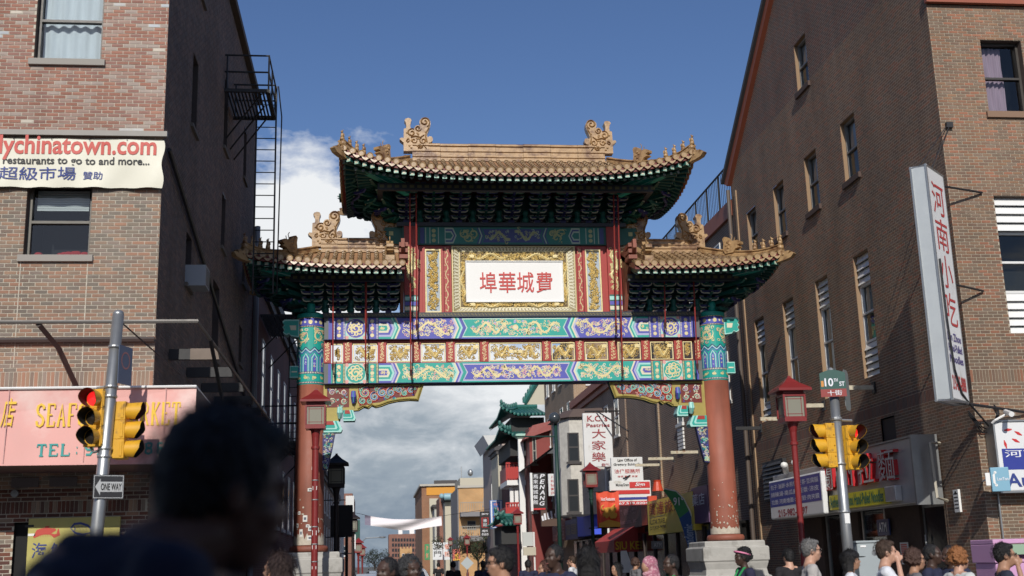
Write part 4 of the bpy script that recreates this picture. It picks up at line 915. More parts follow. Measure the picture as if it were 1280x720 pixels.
# mitred frame, gold dragon surround and white panel
ua, ub_, za, zb = -U(641 + 78.5), U(641 + 78.5), 7.325, 8.93
ia, ib, ja, jb = -U(641 + 67), U(641 + 67), 7.325 + .135, 8.93 - .145
FRM = mat('olive_fret_frame', (.30, .25, .13), .5, .1, var=.1)
for (pts, nm) in (([(ua, za), (ub_, za), (ib, ja), (ia, ja)], 'b'), ([(ub_, za), (ub_, zb), (ib, jb), (ib, ja)], 'r'), ([(ub_, zb), (ua, zb), (ia, jb), (ib, jb)], 't'), ([(ua, zb), (ua, za), (ia, ja), (ia, jb)], 'l')):
    b = MB(); ds = (.06, .06, .0, .0)
    b.add([GF(p[0], p[1], dd) for p, dd in zip(pts, ds)], [(0, 1, 2, 3)]); 
    b.add([GF(pts[0][0], pts[0][1], -.05), GF(pts[1][0], pts[1][1], -.05), GF(pts[1][0], pts[1][1], .06), GF(pts[0][0], pts[0][1], .06)], [(0, 1, 2, 3)])
    # fret pattern: little hooked strokes along the band
    (x0, y0), (x1, y1) = pts[0], pts[1]; (x3, y3), (x2, y2) = pts[3], pts[2]
    Ln = math.hypot(x1 - x0, y1 - y0); n = int(Ln / .085)
    for i in range(1, n):
        t = i / n
        def W(tt, v): 
            ax, ay = x0 + (x1 - x0) * tt, y0 + (y1 - y0) * tt; bx, by = x3 + (x2 - x3) * tt, y3 + (y2 - y3) * tt; return GF(ax + (bx - ax) * v, ay + (by - ay) * v, .06 * (1 - v) + .004)
        e_ = .35 / n
        for (t0, v0, t1, v1) in ((t - e_, .2, t - e_, .8), (t - e_, .8, t + e_, .8), (t + e_, .8, t + e_, .35), (t + e_, .35, t, .35)):
            th = .012 / Ln if v0 != v1 else 0; tv = .05 if v0 == v1 else 0
            b.add([W(t0 - th, v0 - tv), W(t1 + th, v1 - tv) if v0 == v1 else W(t0 + th, v0), W(t1 + th, v1 + tv), W(t0 - th, v0 + tv) if v0 == v1 else W(t1 - th, v1)], [(0, 1, 2, 3)], 1)
    for v in (.06, .94):
        b.add([tuple(np.array(GF(x0 + (x3 - x0) * v, y0 + (y3 - y0) * v, .06 * (1 - v) + .005))), tuple(np.array(GF(x1 + (x2 - x1) * v, y1 + (y2 - y1) * v, .06 * (1 - v) + .005))), tuple(np.array(GF(x1 + (x2 - x1) * (v + .08 if v < .5 else v - .08), y1 + (y2 - y1) * (v + .08 if v < .5 else v - .08), .06 * (1 - v) + .006))), tuple(np.array(GF(x0 + (x3 - x0) * (v + .08 if v < .5 else v - .08), y0 + (y3 - y0) * (v + .08 if v < .5 else v - .08), .06 * (1 - v) + .006)))], [(0, 1, 2, 3)], 2)
    b.build('frame_rail', [FRM, CREAM, GOLD], gate)
wa, wb, wc, wd_ = -U(641 + 61), U(641 + 62), 7.565, 8.565
b = MB(); b.quad(GF, ia, ib, ja, jb, .0, 1)
for (a0, a1, c0, c1, nn) in ((ia, ib, ja, wc, 200), (ia, ib, wd_, jb, 210), (ia, wa, wc, wd_, 90), (wb, ib, wc, wd_, 90)): clouds(b, GF, a0, a1, c0 - .01, c1 + .01, nn, .045, .026, [0], .008, .03)
zq = (ja + wc) / 2; zt_ = (wd_ + jb) / 2
for s in (-1, 1):
    for (zz, fl) in ((zq, 1), (zt_, -1)):
        dragon(b, GF, s * .12, s * .98, zz - .10, zz + .10, .055, 0, .03, .03, 1.5, fl)
    um = s * (U(641 + 64.5) - .0)
    pts = [(um + .045 * math.sin(i * .45), wc + .06 + i * .045) for i in range(20)]; b.ribbon(GF, pts, .05, .03, 0, .03)
    for zz in (wc + .2, wc + .5, wc + .8): swirl(b, GF, um, zz, .06, .03, 0, .03, .03)
b.build('gilded_dragon_surround', [GOLDM, mat('dark_gold_ground', (.16, .10, .03), .5)], gate)
b = MB(); b.fbox(GF, wa, wb, wc, wd_, .0, .05, 0); wp = b.build('white_panel', mat('white_marble_panel', (.80, .80, .79), .5), gate)
b = MB(); e_ = .022
b.fbox(GF, wa, wb, wc, wc + e_, .05, .075); b.fbox(GF, wa, wb, wd_ - e_, wd_, .05, .075); b.fbox(GF, wa, wa + e_, wc + e_, wd_ - e_, .05, .075); b.fbox(GF, wb - e_, wb, wc + e_, wd_ - e_, .05, .075); b.build('panel_edging', WHITE, wp)
REDT = mat('red_lettering', (.52, .045, .04), .5)
for ch_, px in zip('埠華城費', (608, 632, 655, 679)):
    text(ch_, GF, U(px) - .20, U(px) + .20, 7.79, 8.29, .052, REDT, wp, bold=.035, ext=.012, name='character')
# top beam and its painting
b = MB(); b.box(GX - 2.62, GX + 2.62, 26.75, 27.25, TBa, TBb, 0); tbm = b.build('top_beam', [DTEAL], gate)
b = MB(); b.box(GX - 2.75, GX + 2.75, 26.70, 27.3, TBb, TBb + .09); b.build('top_plate', [mat('dark_patterned_plate', (.03, .035, .05))], gate)
b = MB(); za, zb = TBa + .03, TBb - .03; zc = (za + zb) / 2; H = zb - za
F2 = lambda a, z, d=0: GF(a, z, d)
TBP = [DTEAL, mat('mid_blue_paint', (.05, .07, .24), .5), mat('sage_gold', (.42, .44, .22), .5), mat('sage_pale', (.40, .52, .42), .5), mat('mid_teal', (.012, .19, .16), .5)]
b.quad(GF, -2.1, 2.1, za, zb, .003, 4)
for s in (-1, 1):
    b.quad(GF, s * 2.1, s * 2.2, za, zb, .003, 1)
    for u in (2.08, 1.98, 1.78, 1.62): b.quad(GF, s * u, s * (u - .02), za, zb, .005, 3)
    for j in range(3): b.disc(GF, s * 1.88, za + H * (.2 + .3 * j), .05, .006, 2, 8)
    for j, mi in enumerate((3, 1, 3, 4)): b.poly(GF, [(s * 1.6, za + j * .04), (s * (1.42 + j * .02), za + j * .04), (s * (1.34 + j * .03), zc), (s * (1.42 + j * .02), zb - j * .04), (s * 1.6, zb - j * .04)], .004 + j * .001, None, mi)
    b.quad(GF, s * .82, s * 1.27, za, zb, .0045, 4)
    for k in range(3): swirl(b, GF, s * (1.15 - k * .1), zc + (-.05 if k % 2 else .05), .12, .035, 2, .007 + k * .0004, .006, 1.2)
    clouds(b, GF, min(s * .85, s * 1.3), max(s * .85, s * 1.3), za, zb, 16, .05, .02, [2], .006, .004)
    for j, mi in enumerate((1, 3, 1)): 
        u = s * (.86 - j * .035); b.poly(GF, [(u, za), (u - s * .07, zc), (u, zb), (u - s * .03, zb), (u - s * .1, zc), (u - s * .03, za)], .006 + j * .0005, None, mi)
b.poly(GF, [(-.72, za + .03), (.72, za + .03), (.66, zc), (.72, zb - .03), (-.72, zb - .03), (-.66, zc)], .0048, None, 1)
for s in (-1, 1): dragon(b, GF, s * .62, s * .12, za + .04, zb - .04, .05, 2, .007, .006, 1.3, s)
clouds(b, GF, -.68, .68, za + .03, zb - .03, 40, .045, .018, [2, 3], .006, .003)
b.build('painted_panel', TBP, tbm)
for s in (-1, 1):   # stepped head at either end
    b = MB(); Fh = frame((GX, 26.84, 0), (s, 0, 0), (0, -1, 0)); z0, z1 = TBa + .02, TBb
    pts = [(2.62, z1), (3.02, z1), (3.05, z1 - .07), (2.98, z1 - .10), (3.02, z1 - .18), (2.94, z1 - .22), (2.96, z1 - .3), (2.86, z1 - .34), (2.8, z1 - .4), (2.62, z0)]
    b.poly(Fh, pts, 0, -.3, 0); b.poly(Fh, [(2.83, z1 - .2), (2.93, z1 - .2), (2.93, z1 - .1), (2.83, z1 - .1)], .005, None, 2); b.build('beam_head', TBP, gate)
# ---------------------------------------------------------------- tiled roofs of the gate
CHIW = [(240, 600), (240, 470), (180, 420), (200, 395), (240, 400), (245, 260), (280, 250), (285, 215), (275, 160), (255, 130), (270, 105), (310, 92), (350, 100), (365, 130), (350, 165), (345, 215), (350, 250), (400, 255), (430, 210), (470, 200), (500, 215), (485, 170), (490, 130), (520, 95), (565, 80), (620, 95), (655, 140), (658, 190), (645, 240), (620, 290), (600, 350), (610, 385), (640, 370), (675, 375), (690, 400), (685, 440), (655, 465), (625, 470), (615, 600)]
def chiwen_mesh(flip=1):
    "ridge-end dragon: pillar outside, curled tail inside; local x along the ridge, z up from the ridge top"
    b = MB(); c = lambda x, z: (flip * (x - 450) * .00157, (470 - z) * .00167)
    F = lambda u, z, d=0.0: (u, -d, z)
    b.poly(F, [c(x, z) for x, z in CHIW], .11, -.11)
    for sd_ in (1, -1):
        G = (lambda u, z, d=0.0: (u, -d, z)) if sd_ > 0 else (lambda u, z, d=0.0: (u, d, z))
        def sp(px, pz, r, w, a0, turns, dirn): 
            u, z = c(px, pz); pts = []
            for i in range(20):
                t = i / 19; a = a0 + dirn * t * turns * 2 * PI; rr = r * (1 - .8 * t); pts.append((u + flip * rr * math.cos(a), z + rr * math.sin(a)))
            b.ribbon(G, pts, w, .11, 0, .04)
        sp(568, 150, .13, .05, -1.2, 1.5, 1); sp(365, 320, .11, .045, 1.0, 1.3, 1); sp(465, 250, .08, .04, 0, 1.2, -1); sp(540, 440, .09, .04, 2, 1.3, 1); sp(400, 440, .08, .035, 1, 1.2, -1); sp(490, 520, .08, .035, 1, 1.2, -1); sp(300, 440, .05, .03, 1, 1.2, -1)
        b.ribbon(G, [c(*p) for p in ((640, 190), (625, 250), (590, 310), (580, 380), (600, 460))], .04, .11, 0, .04, False)
        b.ribbon(G, [c(*p) for p in ((350, 390), (420, 370), (500, 390), (560, 350))], .05, .11, 0, .045)
        b.ribbon(G, [c(*p) for p in ((460, 560), (520, 480), (590, 560))], .05, .11, 0, .045)
        for k in range(16): 
            rg = random.Random(k * 7 + 3); u, z = c(rg.uniform(290, 590), rg.uniform(290, 570)); b.ell((u, -sd_ * .115, z), .03, .025, .022, nu=6, nv=4)
    return b.mesh('ridge_dragon', TILE2)
CHM = {1: chiwen_mesh(1), -1: chiwen_mesh(-1)}
def figurine_mesh():
    b = MB(); b.lathe((0, 0, 0), [(.055, -.04), (.05, .02), (.035, .03)], 10); b.ell((0, 0, .075), .042, .034, .06, nu=8, nv=6); b.ell((-.012, 0, .15), .030, .026, .032, nu=8, nv=6)
    b.ell((-.04, 0, .145), .018, .014, .012, nu=6, nv=4); b.tube([(.0, .014, .165), (.012, .018, .20)], .008, 5); b.tube([(.0, -.014, .165), (.012, -.018, .20)], .008, 5); b.tube([(-.03, 0, .08), (-.045, 0, .02)], .012, 5); b.tube([(.04, 0, .03), (.065, 0, .08), (.05, 0, .13)], .012, 5)
    return b.mesh('roof_figurine', TILE2, smooth=True)
FIGM = figurine_mesh()
def beast_mesh():   # horned beast head, facing -x
    b = MB(); F = lambda u, z, d=0.0: (u, -d, z)
    b.poly(F, [(-.30, .16), (-.22, .20), (-.10, .20), (0, .24), (.05, .32), (.12, .34), (.17, .30), (.15, .18), (.17, .02), (.12, -.08), (-.1, -.08), (-.16, .0), (-.28, .02), (-.22, .08), (-.30, .10)], .075, -.075)
    b.ell((-.02, -.08, .14), .03, .02, .03); b.ell((-.02, .08, .14), .03, .02, .03); b.tube([(-.02, 0, .22), (-.06, 0, .34), (-.02, 0, .40)], .01, 5); b.tube([(-.1, 0, .2), (-.13, 0, .30)], .01, 5)
    for i in range(8): b.ell((.05 + .03 * math.sin(i * 2), -.08 * (1 if i % 2 else -1), -.02 + i * .035), .035, .02, .03, nu=6, nv=4)
    return b.mesh('horned_beast', TILE2)
BEM = beast_mesh()
def corner_head_mesh():   # dragon head capping the corner beam, facing +x
    b = MB(); F = lambda u, z, d=0.0: (u, -d, z)
    b.poly(F, [(-.12, -.08), (.10, -.06), (.26, -.02), (.34, .06), (.30, .10), (.20, .07), (.24, .14), (.16, .15), (.10, .12), (.06, .18), (-.02, .17), (-.12, .12)], .07, -.07)
    b.ell((.08, -.075, .08), .03, .02, .03); b.ell((.08, .075, .08), .03, .02, .03)
    return b.mesh('corner_dragon_head', TILE2)
CDH = corner_head_mesh()
def hip_roof(cx, a, r, bq, ze, rise, lift, name, sides=(-1, 1), step=.192):
    """hipped roof centred on (cx, GY): a = half length of the eaves, r = half length of the ridge, bq = half depth, ze = eave height.
    sides: which ends exist; a missing end is cut straight at cx"""
    both = len(sides) == 2
    def H(dx, dy):
        # t: 0 at the eave, 1 at the ridge
        tf = 1 - abs(dy) / bq; ts = (a - abs(dx)) / (a - r); t = max(0, min(tf, ts, 1))
        p = min(1, abs(dx) / a) ** 2.9 * min(1.0, abs(dy) / bq) ** 2.4
        return ze + rise * (.80 * t + .20 * t * t) + lift * p
    def W(dx, dy, d=0): 
        fl = 1 + .0 * dx
        return (cx + dx, GY + dy, H(dx, dy) + d)
    b = MB(); n = 36
    xs = [(-a if -1 in sides else 0) + ((a if 1 in sides else 0) - (-a if -1 in sides else 0)) * i / n for i in range(n + 1)]; m = 14
    ys = [-bq + 2 * bq * j / m for j in range(m + 1)]
    vs = [W(x, y, -.02) for y in ys for x in xs] ; fs = [(j * (n + 1) + i, j * (n + 1) + i + 1, (j + 1) * (n + 1) + i + 1, (j + 1) * (n + 1) + i) for j in range(m) for i in range(n)]
    b.add(vs, fs, 0); vs2 = [W(x, y, -.15) for y in ys for x in xs]; b.add(vs2, fs, 1)
    k = (n + 1) * (m + 1)
    edge = [j * (n + 1) for j in range(m + 1)], [j * (n + 1) + n for j in range(m + 1)], list(range(n + 1)), [m * (n + 1) + i for i in range(n + 1)]
    allv = vs + vs2
    for e_ in edge: b.add(allv, [(e_[i], e_[i + 1], e_[i + 1] + k, e_[i] + k) for i in range(len(e_) - 1)], 1)
    roof = b.build(name, [mat('tile_bed', (.34, .19, .10), .7, var=.2), DRED], gate)
    # tile rows
    def row(path, w_dir, is_back):
        """path: list of points eave -> top"""
        b = MB(); ax = Vector(path[-1]) - Vector(path[0]); pr = []
        L_ = ax.length; ns = max(1, int(L_ / .26)); w = Vector(w_dir); pth = [Vector(p) for p in path]
        def at(t):
            f = t * (len(pth) - 1); i = min(int(f), len(pth) - 2); return pth[i].lerp(pth[i + 1], f - i)
        kk = 5
        for s_ in range(ns):
            for (tt, rr) in ((s_ / ns, .062), ((s_ + 1) / ns, .050)):
                c = at(tt); 
                for q in range(kk): g = PI * q / (kk - 1); pr.append(tuple(c + w * rr * math.cos(g) + Vector((0, 0, 1)) * rr * math.sin(g)))
            o = s_ * 2 * kk; 
        fs = [(s_ * 2 * kk + q, s_ * 2 * kk + q + 1, s_ * 2 * kk + kk + q + 1, s_ * 2 * kk + kk + q) for s_ in range(ns) for q in range(kk - 1)]
        b.add(pr, fs, 0)
        # round end tile
        c = at(0); dn = (Vector(path[0]) - Vector(path[1])); dn.z = 0; dn.normalize()
        for (dd, rr, mi) in ((.0, .074, 0), (.014, .070, 0)): pass
        ring = [tuple(c + w * .074 * math.cos(2 * PI * q / 12) + Vector((0, 0, 1)) * (.074 * math.sin(2 * PI * q / 12) - .008) + dn * .035) for q in range(12)]
        ring2 = [tuple(Vector(p) - dn * .05) for p in ring]; inner = [tuple(c + w * .05 * math.cos(2 * PI * q / 12) + Vector((0, 0, 1)) * (.05 * math.sin(2 * PI * q / 12) - .008) + dn * .022) for q in range(12)]
        b.add(ring + ring2, [(q, (q + 1) % 12, 12 + (q + 1) % 12, 12 + q) for q in range(12)], 0); b.add(ring + inner, [(q, (q + 1) % 12, 12 + (q + 1) % 12, 12 + q) for q in range(12)] + [tuple(range(12, 24))], 0)
        return b
    def drip(c, w, dn):
        b = MB(); c = Vector(c); w = Vector(w); pts = [(-.085, .0), (-.085, -.035), (-.055, -.07), (0, -.105), (.055, -.07), (.085, -.035), (.085, 0), (.04, -.03), (0, -.04), (-.04, -.03)]
        f = [tuple(c + w * x + Vector((0, 0, z)) + dn * (.02 - z * .12)) for x, z in pts]; g = [tuple(Vector(p) - dn * .03) for p in f]; n_ = len(pts)
        b.add(f + g, [tuple(range(n_)), tuple(range(2 * n_ - 1, n_ - 1, -1))] + [(i, (i + 1) % n_, n_ + (i + 1) % n_, n_ + i) for i in range(n_)], 0); return b
    lo_x = -a if -1 in sides else 0; hi_x = a if 1 in sides else 0
    cnt = int((hi_x - lo_x) / step); back = MB()
    for i in range(cnt + 1):
        x = lo_x + .06 + (hi_x - lo_x - .12) * i / cnt
        ytop = 0 if abs(x) <= r else bq * (abs(x) - r) / (a - r); ytop = min(ytop, bq - .04)
        for sg in (-1, 1):
            path = [W(x, sg * (bq + .02 - (bq + .02 - ytop) * j / 6), .0) for j in range(7)]
            rb_ = row(path, (1, 0, 0), sg > 0)
            if sg < 0: rb_.build('tile_row', TILE, roof)
            else:
                kk_ = len(back.v); back.v += rb_.v; back.f += [[q + kk_ for q in f] for f in rb_.f]; back.m += rb_.m; back.r += rb_.r
            if i < cnt:
                xm = x + (hi_x - lo_x - .12) / cnt / 2; d_ = drip(W(xm, sg * (bq + .02), -.045), (1, 0, 0), Vector((0, sg, 0)))
                if sg < 0: d_.build('drip_tile', TILE, roof)
                else:
                    kk_ = len(back.v); back.v += d_.v; back.f += [[q + kk_ for q in f] for f in d_.f]; back.m += d_.m; back.r += d_.r
    back.build('rear_tiles', TILE, roof, kind='stuff')
    for s in sides:
        cn = int(2 * bq / step)
        for i in range(cn + 1):
            y = -bq + .06 + (2 * bq - .12) * i / cn; xt = r + (a - r) * abs(y) / bq; xt = min(xt, a - .04)
            row([W(s * (a + .02 - (a + .02 - xt) * j / 6), y) for j in range(7)], (0, 1, 0), False).build('tile_row', TILE, roof)
            if i < cn: drip(W(s * (a + .02), y + (2 * bq - .12) / cn / 2, -.02), (0, 1, 0), Vector((s, 0, 0))).build('drip_tile', TILE, roof)
    # moulded ridges
    def ridge(path, wd, hs, nm, tilt=None):
        prof = [(wd * .5, -.06), (wd * .5, .02 * 1), (wd * .62, .04), (wd * .62, .08), (wd * .42, .10), (wd * .42, hs * .42), (wd * .55, hs * .46), (wd * .55, hs * .56), (wd * .40, hs * .60), (wd * .40, hs * .78), (wd * .58, hs * .82), (wd * .58, hs * .9), (wd * .3, hs)]
        prof = prof + [(-x, z) for x, z in reversed(prof)]; b = MB(); pth = [Vector(p) for p in path]; vs = []; k = len(prof)
        for i, p in enumerate(pth):
            t = pth[min(i + 1, len(pth) - 1)] - pth[max(i - 1, 0)]; t.z = 0; t.normalize(); sd_ = Vector((-t.y, t.x, 0))
            vs += [tuple(p + sd_ * x + Vector((0, 0, z))) for x, z in prof]
        fs = [(i * k + q, i * k + (q + 1) % k, (i + 1) * k + (q + 1) % k, (i + 1) * k + q) for i in range(len(pth) - 1) for q in range(k)] + [tuple(range(k)), tuple((len(pth) - 1) * k + q for q in range(k))]
        b.add(vs, fs); return b.build(nm, TILE2, roof)
    zr = ze + rise
    x0 = -r if -1 in sides else 0; x1 = r if 1 in sides else 0
    if not both: x0, x1 = (x0, 0 ) if sides[0] < 0 else (0, x1)
    nseg = max(3, int((x1 - x0) / .62))
    for i in range(nseg):   # ridge laid in separate moulded blocks
        e0, e1 = x0 + (x1 - x0) * i / nseg + .003, x0 + (x1 - x0) * (i + 1) / nseg - .003; dz = grng.uniform(-.006, .006)
        ridge([(cx + e0, GY, zr + dz), (cx + e1, GY, zr + dz)], .24, RH, 'ridge_block')
    for s in sides:
        for sg in (-1, 1):
            pts = []
            for i in range(9):
                t = i / 8; x = s * (r + .12 + (a - r - .12) * t); y = sg * bq * t * .99; pts.append(W(x, y, .0))
            e = Vector(pts[-1]); 
            ridge(pts, .17, .20, 'hip_ridge')
            dirv = Vector((s * (a - r), sg * bq, 0)).normalized(); ang = math.atan2(dirv.y, dirv.x)
            for i in range(4):
                t = .70 + i * .095; x = s * (r + (a - r) * t); y = sg * bq * t; link('roof_figurine', FIGM, roof, Vector(W(x, y, .23)) - Vector(ORG[roof.name]), (0, 0, ang + PI))
            t = .42; link('horned_beast', BEM, roof, Vector(W(s * (r + (a - r) * t), sg * bq * t, .17)) - Vector(ORG[roof.name]), (0, 0, ang + PI))
            link('corner_dragon_head', CDH, roof, Vector(W(s * (a - .02), sg * (bq - .02), -.16)) - Vector(ORG[roof.name]), (0, 0, ang))
            b = MB(); b.ell(tuple(Vector(W(s * a * .99, sg * bq * .99, .11))), .085, .085, .07, nu=8, nv=6); b.build('hip_end_tile', TILE2, roof, smooth=True)
            # corner beam: teal, pale edged, running in under the hip
            p0 = Vector(W(s * (a - .06), sg * (bq - .06), -.19)); p1 = Vector((cx + s * (a - 1.5), GY + sg * (bq - 1.35), ze - .05))
            sd_ = Vector((-dirv.y, dirv.x, 0)) * .075; b = MB()
            for (off, hgt, mi, ex) in ((0, .11, 0, 0), (-.13, .11, 0, -.45)):
                q0 = p0 + dirv * ex + Vector((0, 0, off)); q1 = p1 + Vector((0, 0, off)); up_ = Vector((0, 0, hgt))
                b.add([tuple(v) for v in (q0 + sd_, q0 - sd_, q0 - sd_ + up_, q0 + sd_ + up_, q1 + sd_, q1 - sd_, q1 - sd_ + up_, q1 + sd_ + up_)], [(0, 1, 2, 3), (4, 5, 6, 7), (0, 1, 5, 4), (1, 2, 6, 5), (2, 3, 7, 6), (3, 0, 4, 7)], mi)
                for e_ in (0, .09):
                    for sgn in (1, -1):
                        o_ = sd_ * 1.04 * sgn; z0 = Vector((0, 0, e_)); z1 = Vector((0, 0, e_ + .018)); b.add([tuple(v) for v in (q0 + o_ + z0, q1 + o_ + z0, q1 + o_ + z1, q0 + o_ + z1)], [(0, 1, 2, 3)], 1)
            b.build('corner_beam', [TEAL, LTQ], roof)
        link('ridge_dragon', CHM[-s], roof, Vector((cx + s * (r - .12), GY, zr + RH)) - Vector(ORG[roof.name]))
        # note: the pillar side of the dragon faces outwards
    # rafters under the eaves
    fly = MB(); rnd_ = MB(); per = .185
    def raf(x, y, ix, iy, edge):  # x,y local start at the eave; ix,iy inward direction
        for (sh, l0, l1, z_, half) in ((0, .07, .95, -.205, .05), (1, .36, 1.5, -.285, .045)):
            A = Vector(W(x + ix * l0, y + iy * l0, z_)); B = Vector(W(x + ix * l1 , y + iy * l1, z_))
            if sh == 0:
                up_ = Vector((0, 0, half)); sdv = Vector((-iy, ix, 0)) * half
                v = [A + sdv - up_, A - sdv - up_, A - sdv + up_, A + sdv + up_, B + sdv - up_, B - sdv - up_, B - sdv + up_, B + sdv + up_]
                fly.add([tuple(q) for q in v], [(4, 5, 6, 7), (0, 1, 5, 4), (1, 2, 6, 5), (2, 3, 7, 6), (3, 0, 4, 7)], 1)
                fly.add([tuple(q) for q in v[:4]], [(0, 1, 2, 3)], 0)
                c = (v[0] + v[2]) / 2; o_ = Vector((-ix, -iy, 0)) * .004; fly.add([tuple(c + (q - c) * .55 + o_) for q in v[:4]], [(0, 1, 2, 3)], 2)
            else: rnd_.tube([A, B], .045, 8, 1); rnd_.tube([A + Vector((-ix, -iy, 0)) * .004, A], .043, 8, 0)
    nn = int((hi_x - lo_x) / per)
    for i in range(nn + 1):
        x = lo_x + .12 + (hi_x - lo_x - .24) * i / nn
        fan = max(0, (abs(x) - (a - 1.4)) / 1.4) * (1 if (x < 0 and -1 in sides) or (x > 0 and 1 in sides) else 0)
        for sg in (-1, 1):
            ix, iy = -math.copysign(fan * .75, x), -sg; l_ = math.hypot(ix, iy); raf(x, sg * bq, ix / l_, iy / l_, 0)
    for s in sides:
        nn = int(2 * bq / per)
        for i in range(nn + 1):
            y = -bq + .12 + (2 * bq - .24) * i / nn; fan = max(0, (abs(y) - (bq - 1.4)) / 1.4); ix, iy = -s, -math.copysign(fan * .75, y); l_ = math.hypot(ix, iy)
            raf(s * a, y, ix / l_, iy / l_, 0)
    fly.build('flying_rafters', [PGREEN, mat('rafter_green', (.006, .075, .065), .55), CREAM], roof, kind='stuff'); rnd_.build('round_rafters', [mat('grey_lilac_paint', (.30, .36, .36), .5), DTEAL], roof, kind='stuff')
    # eave purlin and dark soffit
    b = MB()
    for sg in (-1, 1):
        y0_ = GY + sg * (bq - .86); b.box(cx + (lo_x + .8 if -1 in sides else 0), cx + (hi_x - .8 if 1 in sides else 0), y0_ - .06, y0_ + .06, ze - .22, ze - .06, 0)
        Fp_ = lambda u, z, d=0, y0_=y0_, sg=sg: (u, y0_ + sg * (.06 + d), z)
        u = cx + (lo_x + .85 if -1 in sides else 0)
        while u < cx + (hi_x - .85 if 1 in sides else 0): b.quad(Fp_, u, u + .10, ze - .17, ze - .10, .003, 1); u += .17
    for s in sides:
        x0_ = cx + s * (a - .86); b.box(x0_ - .06, x0_ + .06, GY - bq + .9, GY + bq - .9, ze - .218, ze - .062, 0)
    b.build('eave_purlin', [mat('dark_patterned_plate', (0, 0, 0)), mat('purlin_ochre', (.16, .15, .07), .6)], roof)
    return roof
RH = .40
main_roof = hip_roof(GX, 4.0, 2.36, 2.2, 10.17, 1.0, .50, 'main_roof')
RH = .30
left_roof = hip_roof(GX - 2.60, 3.52, 1.92, 1.70, 8.16, .72, .27, 'left_side_roof', (-1,))
right_roof = hip_roof(GX + 2.60, 3.48, 1.92, 1.70, 8.16, .72, .27, 'right_side_roof', (1,))
RHz = 8.16 + .72 + .30
for s, rf in ((-1, left_roof), (1, right_roof)):   # inner ridge dragons stand back to back with the posts
    link('ridge_dragon', CHM[s], rf, Vector((GX + s * 3.02, GY, RHz)) - Vector(ORG[rf.name]))
    for sg in (-1, 1):   # inner descending ridge with a seated figure
        b = MB(); xx = GX + s * 2.93
        for j in range(6):
            t0, t1 = j / 6, (j + 1) / 6 - .01; y0_, y1_ = GY + sg * 1.72 * (1 - t0), GY + sg * 1.72 * (1 - t1); z0_, z1_ = 8.16 + .72 * (.8 * t0 + .2 * t0 * t0), 8.16 + .72 * (.8 * t1 + .2 * t1 * t1)
            b.add([(xx - .1, y0_, z0_), (xx + .1, y0_, z0_), (xx + .1, y0_, z0_ + .17), (xx - .1, y0_, z0_ + .17), (xx - .1, y1_, z1_), (xx + .1, y1_, z1_), (xx + .1, y1_, z1_ + .17), (xx - .1, y1_, z1_ + .17)], [(0, 1, 2, 3), (4, 5, 6, 7), (0, 1, 5, 4), (1, 2, 6, 5), (2, 3, 7, 6), (3, 0, 4, 7)])
        b.build('inner_ridge', TILE2, rf); link('horned_beast', BEM, rf, Vector((xx, GY + sg * 1.45, 8.42)) - Vector(ORG[rf.name]), (0, 0, PI / 2 if sg < 0 else -PI / 2))
# ------------------------------------------------ bracket sets
def bracket_mesh(nt, hz, cols, w0=.20, w1=.27, depth=.95):
    "tiered bracket set: local origin at the foot on the beam, stepping out towards -y and +y"
    b = MB(); A_, B_ = cols
    b.box(-.07, .07, -.09, .09, 0, hz * .16, 1)
    for k in range(nt):
        z = hz * (.16 + .80 * k / nt); hh = hz * .80 / nt; wdt = w0 + (w1 - w0) * k / (nt - 1); y = -.08 - depth * k / nt
        for sg in (1, -1):
            yy = y * sg
            F = (lambda u, zz, d=0.0, yy=yy, sg=sg: (u, yy - sg * d, zz))
            low = [(-wdt, z + hh * .62), (-wdt * .93, z + hh * .26), (-wdt * .68, z + .01), (-wdt * .4, z + hh * .10), (0, z + hh * .02), (wdt * .4, z + hh * .10), (wdt * .68, z + .01), (wdt * .93, z + hh * .26), (wdt, z + hh * .62)]
            b.poly(F, low + [(wdt, z + hh * .68), (-wdt, z + hh * .68)], .035, -.035, A_ if k % 2 else B_)
            b.ribbon(F, [(u, q + .014) for u, q in low], .026, .038, 2, 0, False)
            for u in (-wdt * .86, 0, wdt * .86):   # bearing blocks
                b.add([F(u - .05, z + hh * .70, -.045), F(u + .05, z + hh * .70, -.045), F(u + .05, z + hh * .70, .045), F(u - .05, z + hh * .70, .045), F(u - .06, z + hh * .96, -.055), F(u + .06, z + hh * .96, -.055), F(u + .06, z + hh * .96, .055), F(u - .06, z + hh * .96, .055)], [(0, 1, 2, 3), (4, 5, 6, 7), (0, 1, 5, 4), (1, 2, 6, 5), (2, 3, 7, 6), (3, 0, 4, 7)], B_ if k % 2 else A_)
                b.add([F(u - .05, z + hh * .90, .056), F(u + .05, z + hh * .90, .056), F(u + .05, z + hh * .955, .056), F(u - .05, z + hh * .955, .056)], [(0, 1, 2, 3)], 2)
            # stepping arm with its beaked nose
            b.poly((lambda u, zz, d=0.0, sg=sg: (d, sg * u, zz)), [(0, z + hh * .35), (y - .10, z + hh * .35), (y - .17, z + hh * .12), (y - .10, z + hh * .05), (y + .1, z - hh * .15), (0, z - hh * .15)], .03, -.03, A_)
            b.add([F(-.028, z + hh * .10, .172), F(.028, z + hh * .10, .172), F(.028, z + hh * .33, .125), F(-.028, z + hh * .33, .125)], [(0, 1, 2, 3)], 2)
    return b.mesh('bracket_set', [mat('bracket_green', (.008, .10, .085), .5), mat('bracket_blue', (.025, .03, .15), .5), mat('bracket_outline', (.60, .60, .46), .5)])
BA = bracket_mesh(6, .80, (0, 1), .17, .285, depth=1.05); BB = bracket_mesh(6, .80, (1, 0), .17, .285, depth=1.05)
GO = Vector(ORG[gate.name])
